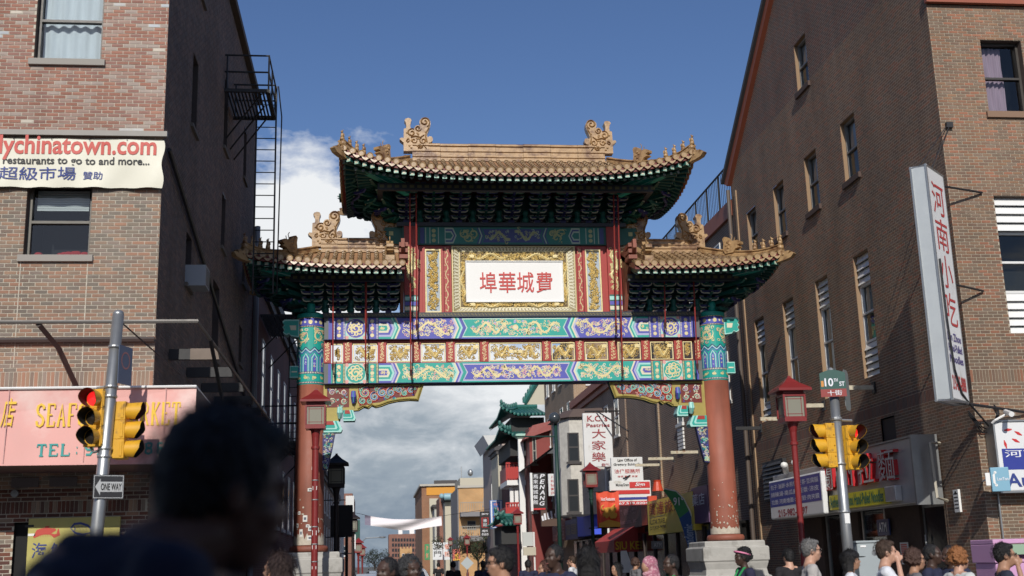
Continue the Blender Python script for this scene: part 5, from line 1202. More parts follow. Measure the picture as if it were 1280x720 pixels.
def vase(x, z, s_=1.0):
    b = MB()
    for yy in (26.76, 27.24): b.lathe((x, yy, z), [(.05 * s_, 0), (.085 * s_, .04 * s_), (.09 * s_, .09 * s_), (.06 * s_, .14 * s_), (.055 * s_, .20 * s_), (.075 * s_, .25 * s_), (.075 * s_, .30 * s_)], 12)
    b.build('green_vase', [mat('bracket_green', (0, 0, 0))], gate, smooth=True)
for i in range(9):
    x = GX + (i - 4) * .63; link('bracket_set', BA if i % 2 else BB, gate, Vector((x, GY, TBb + .09)) - GO)
    if i < 8: vase(x + .315, TBb + .09)
BC = bracket_mesh(4, .68, (0, 1), depth=.72); BD = bracket_mesh(4, .68, (1, 0), depth=.72)
for s in (-1, 1):
    for i in range(4):
        x = GX + s * (2.95 + i * .58); link('bracket_set', BC if i % 2 else BD, gate, Vector((x, GY, Z1b + .11)) - GO)
        if i < 3: vase(x + s * .29, Z1b + .11)
# boards that close the upper part between the sets
b = MB(); b.box(GX - 2.75, GX + 2.75, 26.93, 27.07, TBb + .36, 10.2); b.box(GX - 3.9, GX - 2.8, 26.93, 27.07, TBb + .65, 10.2); b.box(GX + 2.8, GX + 3.9, 26.93, 27.07, TBb + .65, 10.2)
for s in (-1, 1): b.box(*sorted((GX + s * 2.62, GX + s * 4.9)), 26.93, 27.07, Z1b + .11 + .30, 8.2)
b.build('bracket_board', mat('board_green', (.006, .05, .045), .6), gate)
# corner bracket clusters: diagonal arms in diminishing tiers
def corner_cluster(x, z, s, hz, reach, nt, depthy):
    for sg in (-1, 1):
        b = MB()
        for k in range(nt):
            t = k / (nt - 1); zz = z + hz * (.15 + .85 * t); L_ = .25 + reach * t
            for (dx, dy, fz) in ((1, 0, 1), (1, .45, 1), (1, 1, 1), (.5, 1, .95)):
                d = Vector((s * dx, sg * dy, 0)); ln = L_ * (1.12 if dx == dy else .95); d.normalize()
                p = Vector((x, GY + sg * .08, zz)); q = p + d * ln; sdv = Vector((-d.y, d.x, 0)) * .045
                v = [p + sdv, p - sdv, q - sdv * .6, q + sdv * .6]; dn = Vector((0, 0, .085))
                b.add([tuple(c) for c in v] + [tuple(v[0] - dn), tuple(v[1] - dn), tuple(q - d * .13 - sdv - dn), tuple(q - d * .13 + sdv - dn)], [(0, 1, 2, 3), (4, 5, 6, 7), (0, 1, 5, 4), (1, 2, 6, 5), (2, 3, 7, 6), (3, 0, 4, 7)], 0)
                b.add([tuple(q - sdv * .6 + d * .003), tuple(q + sdv * .6 + d * .003), tuple(q + sdv * .6 + d * .003 - Vector((0, 0, .03))), tuple(q - sdv * .6 + d * .003 - Vector((0, 0, .03)))], [(0, 1, 2, 3)], 1)
                # cross arms carried by the diagonal
                if dx == 1 and k % 1 == 0:
                    for f in (.55, .95):
                        c = p + d * ln * f; w = .20; sdd = Vector((-d.y, d.x, 0))
                        a_, c_ = c - sdd * w, c + sdd * w; b.add([tuple(a_ + d * .03), tuple(c_ + d * .03), tuple(c_ - d * .03), tuple(a_ - d * .03), tuple(a_ + d * .03 - dn * .8 + sdd * .06), tuple(c_ + d * .03 - dn * .8 - sdd * .06), tuple(c_ - d * .03 - dn * .8 - sdd * .06), tuple(a_ - d * .03 - dn * .8 + sdd * .06)], [(0, 1, 2, 3), (4, 5, 6, 7), (0, 1, 5, 4), (1, 2, 6, 5), (2, 3, 7, 6), (3, 0, 4, 7)], 2 if k % 2 else 0)
        b.build('corner_bracket', [mat('bracket_green', (0, 0, 0)), mat('bracket_outline', (0, 0, 0)), mat('bracket_blue', (0, 0, 0))], gate)
for s in (-1, 1):
    corner_cluster(GX + s * 2.72, TBb + .09, s, .70, 1.25, 5, 1.0)
    corner_cluster(GX + s * 4.85, Z1b + .11, s, .62, .95, 4, .7)
# red tie rods with hook ends
rods = [(513.6, 218, 470, 24.95), (521, 218, 413, 24.95), (457, 345, 463, 25.5), (559, 398, 412, 0), (416, 345, 463, 25.5), (458, 345, 412, 25.5),
        (770.5, 220, 415, 24.95), (778.5, 220, 470, 24.95), (872, 350, 462, 25.5), (832, 350, 410, 25.5)]
for (px, py0, py1, yy) in rods:
    if not yy: continue
    p0 = P(px, py0, Y=yy + .35); zt = 10.0 if yy < 25 else 7.98
    p1 = P(px, py1, Y=26.45)
    b = MB(); b.tube([(p1[0], 26.0 if yy < 25.1 else 26.3, zt), (p1[0], 26.45, p1[2] + .12)], .018, 6, 0)
    b.tube([(p1[0], 26.45, p1[2] + .14), (p1[0], 26.45, p1[2])], [.035, .02], 6, 1); b.tube([(p1[0], 26.45, p1[2]), (p1[0] + .02, 26.43, p1[2] - .1)], .012, 5, 1)
    b.build('red_tie_rod', [mat('dark_red_rod', (.26, .03, .025), .5), mat('rusty_hook', (.07, .02, .02), .6)], gate)
# ---------------------------------------------------------------- signs, lamps and signals near the gate
def fpx(x, y, Yp, d=0): p = P(x, y, Y=Yp); return p[0], p[2]
# seafood market awning sign: front face and returning side
PKM = mat('faded_pink_vinyl', (.70, .36, .32), .6, var=.12, vs=1.6, stain=((.74, .52, .47), .5, 1.0)); YEL = mat('yellow_lettering', (.78, .50, .03), .6); TQL = mat('teal_lettering', (.03, .30, .28), .6)
aw = thing('shop_awning', 'faded pink seafood market awning sign with yellow and teal lettering', 'awning', (-5, 16.2, 2.9))
FA = frame((0, 15.6, 0), (1, 0, 0), (0, -1, 0)); xe = -2.33
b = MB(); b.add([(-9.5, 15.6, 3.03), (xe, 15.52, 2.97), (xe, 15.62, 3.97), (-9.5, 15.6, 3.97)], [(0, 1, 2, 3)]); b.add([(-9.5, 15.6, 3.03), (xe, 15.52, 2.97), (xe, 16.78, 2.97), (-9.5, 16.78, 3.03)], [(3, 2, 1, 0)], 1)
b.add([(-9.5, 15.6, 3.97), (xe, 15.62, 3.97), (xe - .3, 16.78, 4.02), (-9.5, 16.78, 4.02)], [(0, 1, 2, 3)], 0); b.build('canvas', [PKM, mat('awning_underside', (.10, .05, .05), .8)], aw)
b = MB(); b.add([(xe, 15.52, 2.97), (xe + .02, 17.3, 2.97), (xe + .02, 17.3, 3.9), (xe, 15.62, 3.97)], [(0, 1, 2, 3)]); b.add([(xe, 15.62, 3.97), (xe + .02, 17.3, 3.9), (-3.08, 17.3, 4.0), (-3.08, 16.8, 4.02)], [(0, 1, 2, 3)], 1); b.build('side_canvas', [mat('shaded_side_vinyl', (.10, .07, .07), .6), mat('shaded_side_vinyl', (0, 0, 0))], aw)  # shade on the returning side is put into its dark vinyl colour
b = MB(); b.tube([(-9.5, 15.58, 3.98), (xe, 15.60, 3.98), (xe, 17.3, 3.9)], .018, 6); b.build('edge_tube', WHITE, aw)
for k in range(7):
    u_ = -8.6 + k * .98; b = MB(); b.add([(u_, 15.59 - .08 * (u_ + 9.5) / (xe + 9.5), 3.02), (u_ + .012, 15.59 - .08 * (u_ + 9.5) / (xe + 9.5), 3.02), (u_ + .012, 15.598, 3.96), (u_, 15.598, 3.96)], [(0, 1, 2, 3)]); b.build('seam', mat('seam_pink', (.60, .34, .31), .7), aw)
def tpx(body, x0, x1, y0, y1, Yp, F, m, par, d=.0, **k):
    a, zb_ = fpx(x0, y1, Yp); c, zt2 = fpx(x1, y0, Yp); return text(body, F, a, c, zb_, zt2, d, m, par, **k)
def FA2(u, z, d=0.0):
    k_ = (u + 9.5) / (xe + 9.5); v_ = (z - 3.0) / .97
    return (u, (15.6 - .08 * k_) * (1 - v_) + (15.6 + .02 * k_) * v_ - d - .002, z)
# slab-serif capitals drawn as strokes
SER = {'S': [[(.85, .78), (.8, .92), (.5, 1), (.2, .92), (.12, .74), (.25, .58), (.7, .44), (.88, .26), (.78, .08), (.5, 0), (.2, .06), (.12, .24)]], 'E': [[(.2, 0), (.2, 1)], [(.05, 1), (.88, 1), (.88, .8)], [(.05, 0), (.9, 0), (.9, .22)], [(.2, .52), (.65, .52)]], 'A': [[(.15, 0), (.5, 1), (.85, 0)], [(.28, .35), (.72, .35)], [(.02, 0), (.3, 0)], [(.7, 0), (.98, 0)]],
 'F': [[(.2, 0), (.2, 1)], [(.05, 1), (.9, 1), (.9, .78)], [(.2, .5), (.65, .5)], [(.05, 0), (.4, 0)]], 'O': [[(.5, 1), (.2, .9), (.1, .5), (.2, .1), (.5, 0), (.8, .1), (.9, .5), (.8, .9), (.5, 1)]], 'D': [[(.2, 0), (.2, 1)], [(.05, 1), (.5, 1), (.85, .85), (.92, .5), (.85, .15), (.5, 0), (.05, 0)]],
 'M': [[(.15, 0), (.15, 1), (.5, .3), (.85, 1), (.85, 0)], [(0, 0), (.3, 0)], [(.7, 0), (1, 0)]], 'R': [[(.2, 0), (.2, 1)], [(.05, 1), (.6, 1), (.8, .85), (.75, .6), (.55, .52), (.2, .52)], [(.5, .52), (.85, 0), (.98, 0)], [(.05, 0), (.38, 0)]], 'K': [[(.2, 0), (.2, 1)], [(.85, 1), (.25, .45)], [(.4, .58), (.85, 0)], [(.05, 0), (.38, 0)], [(.05, 1), (.38, 1)], [(.7, 0), (1, 0)], [(.68, 1), (.98, 1)]],
 'T': [[(.5, 0), (.5, 1)], [(.08, .78), (.08, 1), (.92, 1), (.92, .78)], [(.3, 0), (.7, 0)]], 'L': [[(.2, 0), (.2, 1)], [(.05, 1), (.38, 1)], [(.05, 0), (.9, 0), (.9, .24)]], ':': [[(.4, .2), (.5, .2)], [(.4, .7), (.5, .7)]], '9': [[(.85, .7), (.75, .95), (.5, 1), (.2, .9), (.15, .65), (.3, .48), (.6, .48), (.85, .65), (.85, .35), (.6, .03), (.2, .05)]],
 '2': [[(.15, .75), (.3, .97), (.6, 1), (.82, .85), (.8, .6), (.15, .03), (.9, .03), (.9, .18)]], '8': [[(.5, 1), (.22, .9), (.25, .62), (.5, .53), (.78, .4), (.8, .12), (.5, 0), (.2, .12), (.22, .4), (.5, .53), (.75, .62), (.78, .9), (.5, 1)]], '5': [[(.8, 1), (.25, 1), (.2, .55), (.6, .6), (.85, .4), (.75, .05), (.4, 0), (.15, .12)]], 'U': [[(.2, 1), (.2, .2), (.5, 0), (.8, .2), (.8, 1)]], ' ': []}
def serif(body, F, u0, u1, z0, z1, d, m, par, w=.2):
    n = len(body); cw = (u1 - u0) / (n - .15)
    for i, ch in enumerate(body):
        if ch == ' ': continue
        b = MB()
        for j, st_ in enumerate(SER[ch]):
            pts = [(u0 + cw * (i + .84 * x), z0 + (z1 - z0) * y) for x, y in st_]; b.ribbon(F, pts, cw * w * (1.0 if j == 0 else .7), d + .002 + j * .0005, 0, 0, False)
        b.build('letter', m, par)
def spx(body, x0, x1, y0, y1, Yp, F, m, par, w=.2):
    a, z0 = fpx(x0, y1, Yp); c, z1 = fpx(x1, y0, Yp); serif(body, F, a, c, z0, z1, .004, m, par, w)
spx('SEAFOOD MARKET', 44, 226, 503, 533, 15.58, FA2, YEL, aw, .24); spx('TEL:925 8888', 45, 222, 553, 570, 15.55, FA2, TQL, aw, .2)
tpx('店', 0, 21, 497, 534, 15.58, FA2, YEL, aw, .004, bold=.03, shear=.2)
# banner above the lower window
bn = thing('vinyl_banner', 'cream vinyl banner with red chinatown web address on the left brick wall', 'banner', (-5.3, 16.7, 7.0))
def drape(u, z): t = (z - 7.06) / .74; i = (u + 9.0) / 5.92 * 60; return .055 + .012 * math.sin(i * .55 + t * 3) * (1 - t * .5) + .014 * math.sin(i * .9 - t * 5) * (1 - t)
b = MB(); nx, nz = 90, 14; vs = []
for j in range(nz + 1):
    for i in range(nx + 1):
        u = -9.0 + 5.92 * i / nx; t = j / nz; z = (7.06 + .006 * math.sin(i * 1.1)) * (1 - t) + (7.80 - .010 * abs(math.sin(i * .23))) * t; u += .02 * math.sin(t * 9) if i == nx else 0
        vs.append((u, 16.78 - drape(u, z), z))
b.add(vs, [(j * (nx + 1) + i, j * (nx + 1) + i + 1, (j + 1) * (nx + 1) + i + 1, (j + 1) * (nx + 1) + i) for j in range(nz) for i in range(nx)])
b.build('sheet', mat('cream_vinyl', (.70, .68, .56), .55, var=.05, vs=2), bn, smooth=True)
for k in range(12): b = MB(); u = -8.9 + k * .53; b.tube([(u, 16.70, 7.78), (u, 16.79, 7.84)], .006, 4); b.build('tie', BLACK, bn)
FB = lambda u, z, d=0.0: (u, 16.78 - drape(u, z) - .006 - d, z)
REDL = mat('faded_red_ink', (.55, .09, .07), .6); NAVL = mat('navy_ink', (.03, .05, .22), .6); BLKL = mat('black_ink', (.02, .02, .02), .6)
def tz(body, x0, x1, y0, y1, m, **k): a, z0 = fpx(x0, y1, 16.7); c, z1 = fpx(x1, y0, 16.7); text(body, FB, a, c, z0, z1, .0, m, bn, **k)
tz('phillychinatown.com', -46, 196, 170, 198, REDL, bold=.035); tz('the best restaurants to go to and more...', -50, 187, 196.5, 206.5, BLKL, bold=.02)
tz('超級市場', -2, 95, 208.5, 224, NAVL, bold=.015); tz('贊助', 103, 128, 214, 224, NAVL, bold=.01)
# yellow seafood poster
po = thing('shop_poster', 'yellow seafood poster with red lobster and blue fish beside the shutter', 'poster', (-4.2, 16.8, .9))
FQ = frame((0, 16.72, 0), (1, 0, 0), (0, -1, 0)); b = MB(); b.fbox(FQ, float(P(36, 652, Y=16.72)[0]), -3.45, .92, 2.38, -.06, 0); b.build('board', mat('yellow_board', (.46, .41, .13), .35, var=.06), po)
def pp(x, y): a = P(x, y, Y=16.72); return a[0], a[2]
b = MB(); cr_ = mat('lobster_red', (.50, .06, .04), .5)
b.ribbon(FQ, [pp(42, 672), pp(48, 666), pp(55, 664), pp(62, 664), pp(70, 662)], .09, .003, 0); b.ribbon(FQ, [pp(56, 664), pp(58, 659), pp(62, 658)], .04, .004, 0); b.ribbon(FQ, [pp(62, 667), pp(68, 670), pp(73, 668), pp(73, 661)], .05, .004, 0)
for i in range(5): b.ribbon(FQ, [pp(50 + i * 3, 667), pp(51 + i * 3, 671)], .012, .004, 0)
b.ribbon(FQ, [pp(64, 664), pp(70, 658)], .01, .004, 0); b.build('lobster', cr_, po)
b = MB(); b.ribbon(FQ, [pp(88, 660), pp(93, 655), pp(101, 654), pp(110, 657), pp(116, 663)], .03, .003); b.ribbon(FQ, [pp(88, 660), pp(94, 666), pp(104, 668), pp(115, 665)], .025, .003); b.ribbon(FQ, [pp(92, 657), pp(94, 661), pp(93, 664)], .015, .003); b.ribbon(FQ, [pp(97, 667), pp(98, 673), pp(103, 668)], .02, .003); b.disc(FQ, *pp(90, 659), .012, .004)
for i in range(4): b.ribbon(FQ, [pp(98 + i * 4, 657), pp(101 + i * 4, 664)], .01, .003)
b.build('fish', NAVL, po)
for ch, x in (('海', 49), ('鮮', 73)):
    (a, z0), (c, z1) = pp(x - 10, 698), pp(x + 10, 678); text(ch, FQ, a, c, z0, z1, .002, NAVL, po, bold=.03)
b = MB(); b.fbox(FQ, *sorted((pp(74, 0)[0], pp(84, 0)[0])), pp(0, 660)[1], pp(0, 657)[1], 0, .003); b.build('small_plate', BLKL, po)
b = MB(); b.fbox(FQ, *sorted((pp(78, 0)[0], pp(86, 0)[0])), pp(0, 671)[1], pp(0, 668)[1], 0, .003); b.build('small_sticker', WHITE, po)

# big silver sign of the noodle shop
ST = mat('brushed_steel', (.50, .49, .48), .4, .45, var=.15, vs=.9); LB = mat('lightbox_white', (.70, .71, .71), .4, var=.05, vs=1.5, stain=((.52, .50, .45), .15, 2.5))
sg = thing('shop_sign', 'long brushed steel noodle shop sign with red Chinese characters', 'sign', (9.4, 23.6, 2.4))
FG = frame((9.4, 0, 0), (0, 1, 0), (-1, 0, 0)); M_F = lambda F: (lambda u, z, d=0.0: F(-u, z, d))
b = MB(); b.fbox(FG, 19.9, 24.3, 2.44, 3.58, -.45, 0); b.build('steel_box', ST, sg, bevel=.01)
b = MB(); b.fbox(FG, 24.31, 27.45, 2.42, 3.45, -.45, -.02); b.build('steel_box', ST, sg, bevel=.01)
b = MB(); b.fbox(FG, 19.84, 19.9, 2.4, 3.62, -.46, .03); b.fbox(FG, 19.9, 24.3, 3.58, 3.61, -.46, .03); b.build('edge_trim', GREYMET, sg)
RED3 = [mat('letter_face_silver', (.62, .60, .58), .35, .3), mat('letter_red', (.48, .02, .025), .4)]
FGt = M_F(FG)   # letters read left to right for someone in the street
for i, ch in enumerate('蘭州拉麵'):
    uc = (23.75, 22.75, 21.75, 20.8)[i]; text(ch, FGt, -uc - .36, -uc + .36, 2.88, 3.46, .0, RED3[1], sg, bold=.05, thick=True, ext=.10, name='character')
    text(ch, FGt, -uc - .35, -uc + .35, 2.89, 3.45, .10, RED3[0], sg, bold=-.004, ext=.006, name='character_face')
b = MB(); b.fbox(FG, 20.95, 23.65, 2.48, 2.77, 0, .12); b.build('yellow_strip', mat('yellow_acrylic', (.62, .56, .03), .35), sg)
text('Authentic Lanzhou Hand-Pulled Noodles', FGt, -23.6, -21.0, 2.52, 2.74, .121, mat('green_ink', (.02, .16, .10), .5), sg, bold=.02)
b = MB(); b.fbox(FG, 20.45, 20.9, 2.5, 2.78, 0, .14); b.build('lamp_housing', ST, sg, bevel=.02)
for y in (25.6, 26.3): b = MB(); b.tube([(9.35, y, 3.45), (9.3, y - .1, 3.62), (9.2, y - .3, 3.6)], .07, 8); b.build('flood_lamp', WHITE, sg, smooth=True)
fr2 = thing('sign_frame', 'bare beige metal frame standing off the wall beside the steel sign', 'frame', (9.7, 19.6, 2.6))
b = MB(); b.tube([(9.86, 19.75, 3.45), (9.6, 19.6, 3.45), (9.6, 19.55, 2.5), (9.86, 19.7, 2.45)], .03, 4); b.build('bent_bar', mat('beige_metal', (.42, .38, .30)), fr2)
bs = thing('menu_sign', 'blue and white menu signboard with phone number left of the steel sign', 'sign', (9.2, 25.4, 2.6))
FBs = M_F(frame((9.2, 0, 0), (0, 1, 0), (-1, 0, 0)))
b = MB(); b.fbox(FBs, -27.15, -23.8, 2.42, 3.3, -.12, 0, 0); b.build('board', LB, bs, bevel=.03)
b = MB(); b.quad(FBs, -27.1, -23.85, 2.70, 3.26, .003); b.build('blue_field', mat('blue_print', (.035, .05, .28), .4), bs)
WI = mat('white_ink', (.75, .76, .8), .5)
for i, t in enumerate(('包子·油餅·水煎包·豆茶·豆腐腦', '胡辣湯·南瓜餅·豆漿·涼皮', '拉面·河南燴面·水煎餃·肉夾饃')): text(t, FBs, -27.0, -23.95, 3.09 - i * .17, 3.20 - i * .17, .004, WI, bs, bold=0)
text('215-982-8997', FBs, -26.6, -24.7, 2.46, 2.62, .002, mat('maroon_ink', (.30, .04, .05), .5), bs, bold=.03)
atm = thing('atm_sign', 'small dark blue ATM sign on the shopfront beside the open door', 'sign', (9.9, 22.3, 2))
FD = M_F(frame((9.86, 0, 0), (0, 1, 0), (-1, 0, 0)))
b = MB(); b.fbox(FD, -22.75, -22.2, 1.93, 2.24, -.03, 0); b.build('plate', mat('navy_plate', (.02, .04, .13), .4), atm); text('ATM', FD, -22.66, -22.3, 2.0, 2.18, .001, WI, atm, bold=.02)
pr = thing('paper_notice', 'white notice with red printed columns on the dark shop door', 'notice', (9.85, 20.5, 1.6))
FN = M_F(frame((9.84, 0, 0), (0, 1, 0), (-1, 0, 0))); a_ = P(1125, 683, X=9.84); c_ = P(1137, 703, X=9.84)
b = MB(); b.fbox(FN, -a_[1], -c_[1], 1.38, 1.78, -.01, 0); b.build('paper', mat('paper', (.7, .7, .7)), pr)
b = MB()
for i in range(9): b.quad(FN, -a_[1] + .04, -c_[1] - .04, 1.42 + i * .038, 1.445 + i * .038, .002)
b.build('print', REDL, pr)
wpn = thing('wall_notice', 'small white metal notice on the brick corner under the hanging sign', 'notice', (9.9, 19.4, 2.4))
b = MB(); b.fbox(FRs, 19.28, 19.46, 2.24, 2.62, 0.01, .05); b.build('plate', WHITE, wpn)
FW_ = M_F(FRs)
b = MB()
for i in range(5): b.quad(FW_, -19.44, -19.3, 2.30 + i * .06, 2.32 + i * .06, .052)
b.disc(FW_, -19.37, 2.57, .03, .052); b.build('print', BLKL, wpn)
# iron brackets on the side wall
def bracket(y, z, lab, m=None, ln=.55):
    t = thing('wall_bracket', lab, 'bracket', (9.9, y, z)); b = MB(); b.box(9.9 - ln, 9.88, y - .03, y + .03, z - .05, z + .04); b.build('arm', m or BLACK, t, bevel=.006); b = MB(); b.box(9.86, 9.885, y - .07, y + .07, z - .12, z + .1); b.build('wall_plate', BLACK, t)
PB = mat('peeling_cream_metal', (.50, .45, .34), .6, var=.3, vs=12, stain=((.25, .10, .04), .3, 9))
bracket(22.3, 4.82, 'peeling cream steel bracket on the side wall above the signal lights', PB, .8); bracket(25.0, 4.82, 'rust stained cream bracket behind the street name sign', PB, .8); bracket(27.4, 4.82, 'rusty dark bracket on the wall right of the red column', PB, .7)
bracket(29.4, 4.82, 'black steel bracket nearest the gate column on the side wall', None, .7)
for i, (x, y) in enumerate(((835, 508), (812, 573), (822, 592))):
    pass
for i, (px, py, lab) in enumerate(((862, 565, 'upper white strip bracket behind the hanging bracket tail'), (832, 573, 'middle white strip bracket under the slatted window'), (815, 581, 'lower white strip bracket right of the law office sign'))):
    q_ = P(px, py, X=9.6); bracket(float(q_[1]), float(q_[2]), lab, PB, .9)
# tall vertical sign hung diagonally off the corner
vs_ = thing('hanging_sign', 'tall narrow white lightbox sign with red Chinese characters hanging off the corner', 'sign', (9.3, 17.7, 3.9))
cdir = Vector((-1, -1, 0)).normalized(); nrm = Vector((1, -1, 0)).normalized(); o0 = Vector((9.45, 18.05, 0)) - nrm * .14
zb_, zt_2 = 3.92, 7.78; Wd = .80; Tk = .27
FVf = frame(tuple(o0 + nrm * Tk), tuple(cdir * -1), tuple(nrm))     # big face, u from outer edge to wall is -Wd..0
def V3(a, t, z): p = o0 + cdir * a + nrm * t; return (p.x, p.y, z)
b = MB(); vs2 = [V3(0, 0, zb_), V3(Wd, 0, zb_), V3(Wd, Tk, zb_), V3(0, Tk, zb_), V3(0, 0, zt_2), V3(Wd, 0, zt_2), V3(Wd, Tk, zt_2), V3(0, Tk, zt_2)]
b.add(vs2, [(0, 3, 2, 1), (4, 5, 6, 7), (0, 1, 5, 4), (2, 3, 7, 6), (3, 0, 4, 7)], 0); b.add([vs2[1], vs2[2], vs2[6], vs2[5]], [(0, 1, 2, 3)], 1)
b.build('lightbox', [LB, mat('sheet_metal_edge', (.56, .59, .59), .4, .25, var=.12, vs=2)], vs_)
b = MB()
for (a, t) in ((Wd, .01), (Wd, Tk - .01), (0, Tk - .01), (0, .01)): b.tube([V3(a, t, zb_ - .02), V3(a, t, zt_2 + .02)], .022, 4)
for z in (zb_, zt_2): b.tube([V3(0, 0, z), V3(Wd, 0, z), V3(Wd, Tk, z), V3(0, Tk, z), V3(0, 0, z)], .022, 4)
b.build('metal_edging', GREYMET, vs_)
RI = mat('sign_red_ink', (.45, .04, .04), .5)
FVu = lambda u, z, d=0.0: FVf(u - Wd, z, d)      # u 0 at the outer edge
for i, ch in enumerate('河南小吃'): text(ch, FVu, .12, .68, 7.0 - i * .62, 7.55 - i * .62, .003, RI, vs_, bold=0, name='character')
NI = mat('indigo_ink', (.07, .05, .22), .5)
for i, t in enumerate(('Lan Zhou', 'Hand-Pulled', 'Noodles')): text(t, FVu, .08, .72, 4.88 - i * .18, 5.01 - i * .18, .003, NI, vs_, bold=.015)
text('215-625-8888', FVu, .08, .72, 4.08, 4.32, .003, RI, vs_, bold=.02)
b = MB(); b.tube([V3(.2, .1, zt_2 - .15), (10.5, 18.47, zt_2 - .12)], .02, 5); b.tube([V3(.2, .2, 5.9), (10.3, 18.47, 5.9)], .02, 5); b.tube([V3(.2, .1, zb_ + .02), (10.9, 18.47, zb_ - .12)], .025, 5)
b.tube([(10.0, 18.46, 8.9), V3(.8, .15, zt_2)], .01, 4); b.tube([(10.05, 18.46, 8.9), V3(.3, .15, zt_2)], .01, 4); b.box(9.98, 10.1, 18.43, 18.49, 8.85, 8.95); b.build('stay_rods', BLACK, vs_)
b = MB(); b.tube([V3(Wd * .9, Tk + .02, 6.2), V3(Wd * .92, Tk + .03, 5.2), V3(Wd * .8, Tk + .03, 4.4), V3(Wd * .5, Tk + .02, 4.05), V3(.1, Tk, 3.95), (10.1, 18.4, 3.55), (10.3, 18.44, 3.4)], .018, 5); b.build('cable', BLACK, vs_)
# white corner shop sign, phone sign, camera
ws = thing('shop_sign', 'white shop sign with chilli logo and blue panel above the right doorway', 'sign', (11.5, 18.2, 2.5))
FS = frame((0, 18.22, 0), (1, 0, 0), (0, -1, 0)); b = MB(); b.fbox(FS, 10.06, 13.8, 2.52, 3.64, -.25, 0); b.build('lightbox', LB, ws, bevel=.02)
b = MB(); b.quad(FS, 10.14, 13.5, 2.86, 3.20, .003); b.build('blue_field', mat('blue_print', (.035, .05, .28)), ws)
text('河南小吃 蘭州拉麵', FS, 10.18, 12.8, 3.06, 3.18, .004, WI, ws, bold=.015); text('包子 水煎包', FS, 10.5, 12.4, 2.89, 3.02, .004, WI, ws, bold=.015); text('Authentic Noodles', FS, 10.16, 12.9, 2.58, 2.80, .003, NAVL, ws, bold=.04)
b = MB()
for (x, z, a) in ((10.22, 3.50, .1), (10.40, 3.48, -.5), (10.34, 3.36, -.45), (10.20, 3.34, -1.35)): b.ribbon(FS, [(x, z), (x + .07 * math.cos(a), z + .07 * math.sin(a)), (x + .14 * math.cos(a), z + .14 * math.sin(a))], .05, .004)
b.build('chilli_logo', mat('logo_red', (.55, .03, .03), .5), ws)
b = MB(); b.fbox(FS, 10.03, 13.83, 2.49, 2.52, -.26, .02); b.fbox(FS, 10.03, 10.06, 2.52, 3.66, -.26, .02); b.fbox(FS, 10.06, 13.83, 3.64, 3.67, -.26, .02); b.build('sign_rim', GREYMET, ws)
pz = thing('phone_sign', 'pale blue payphone sign sticking out beside the white corner sign', 'sign', (9.9, 18.1, 2.5))
FPh = frame((9.62, 17.95, 0), (.9, -.25, 0), (-.25, -.9, 0)); b = MB(); b.fbox(FPh, .12, .40, 2.5, 2.88, -.08, 0); b.build('box', mat('phone_blue', (.20, .40, .52), .45), pz, bevel=.01)
b = MB(); b.fbox(FPh, .04, .11, 2.6, 2.8, -.04, -.01); b.tube([(9.7, 17.98, 2.7), (9.9, 18.5, 2.7)], .015, 5); b.build('mount', WHITE, pz)
b = MB(); b.ribbon(FPh, [(.19, 2.80), (.165, 2.76), (.165, 2.64), (.19, 2.60)], .035, .003, 0); b.disc(FPh, .19, 2.80, .022, .003); b.disc(FPh, .19, 2.60, .022, .003); b.build('handset_symbol', WHITE, pz); text('LocTon', FPh, .21, .38, 2.67, 2.72, .003, WI, pz)
cm = thing('security_camera', 'small white security camera on top of the corner sign', 'camera', (10.2, 18.0, 3.7))
b = MB(); b.tube([(10.28, 18.2, 3.8), (10.18, 17.85, 3.72)], .045, 8); b.build('body', WHITE, cm); b = MB(); b.tube([(10.25, 18.1, 3.76), (10.05, 18.15, 3.66), (10.02, 18.2, 3.62)], .02, 6); b.build('arm', WHITE, cm)
wr = thing('cable', 'loose black cables looping along the corner wall above the sign', 'cable', (10, 18.4, 3.5))
b = MB()
for k in range(3):
    b.tube([(9.75, 18.42, 3.85 - k * .03), (9.95, 18.4, 3.58 - k * .05), (10.12, 18.42, 3.5), (10.3, 18.44, 3.8 + k * .04), (10.22, 18.44, 3.95)], .012, 4)
wr2 = b.build('wire', BLACK, wr)
cnd = thing('conduit', 'thin pale conduit running down the corner brickwork to the pavement', 'conduit', (10.12, 18.5, 0)); b = MB(); b.tube([(10.12, 18.47, .13), (10.12, 18.47, 3.4)], .018, 5); b.build('pipe', GREYMET, cnd)

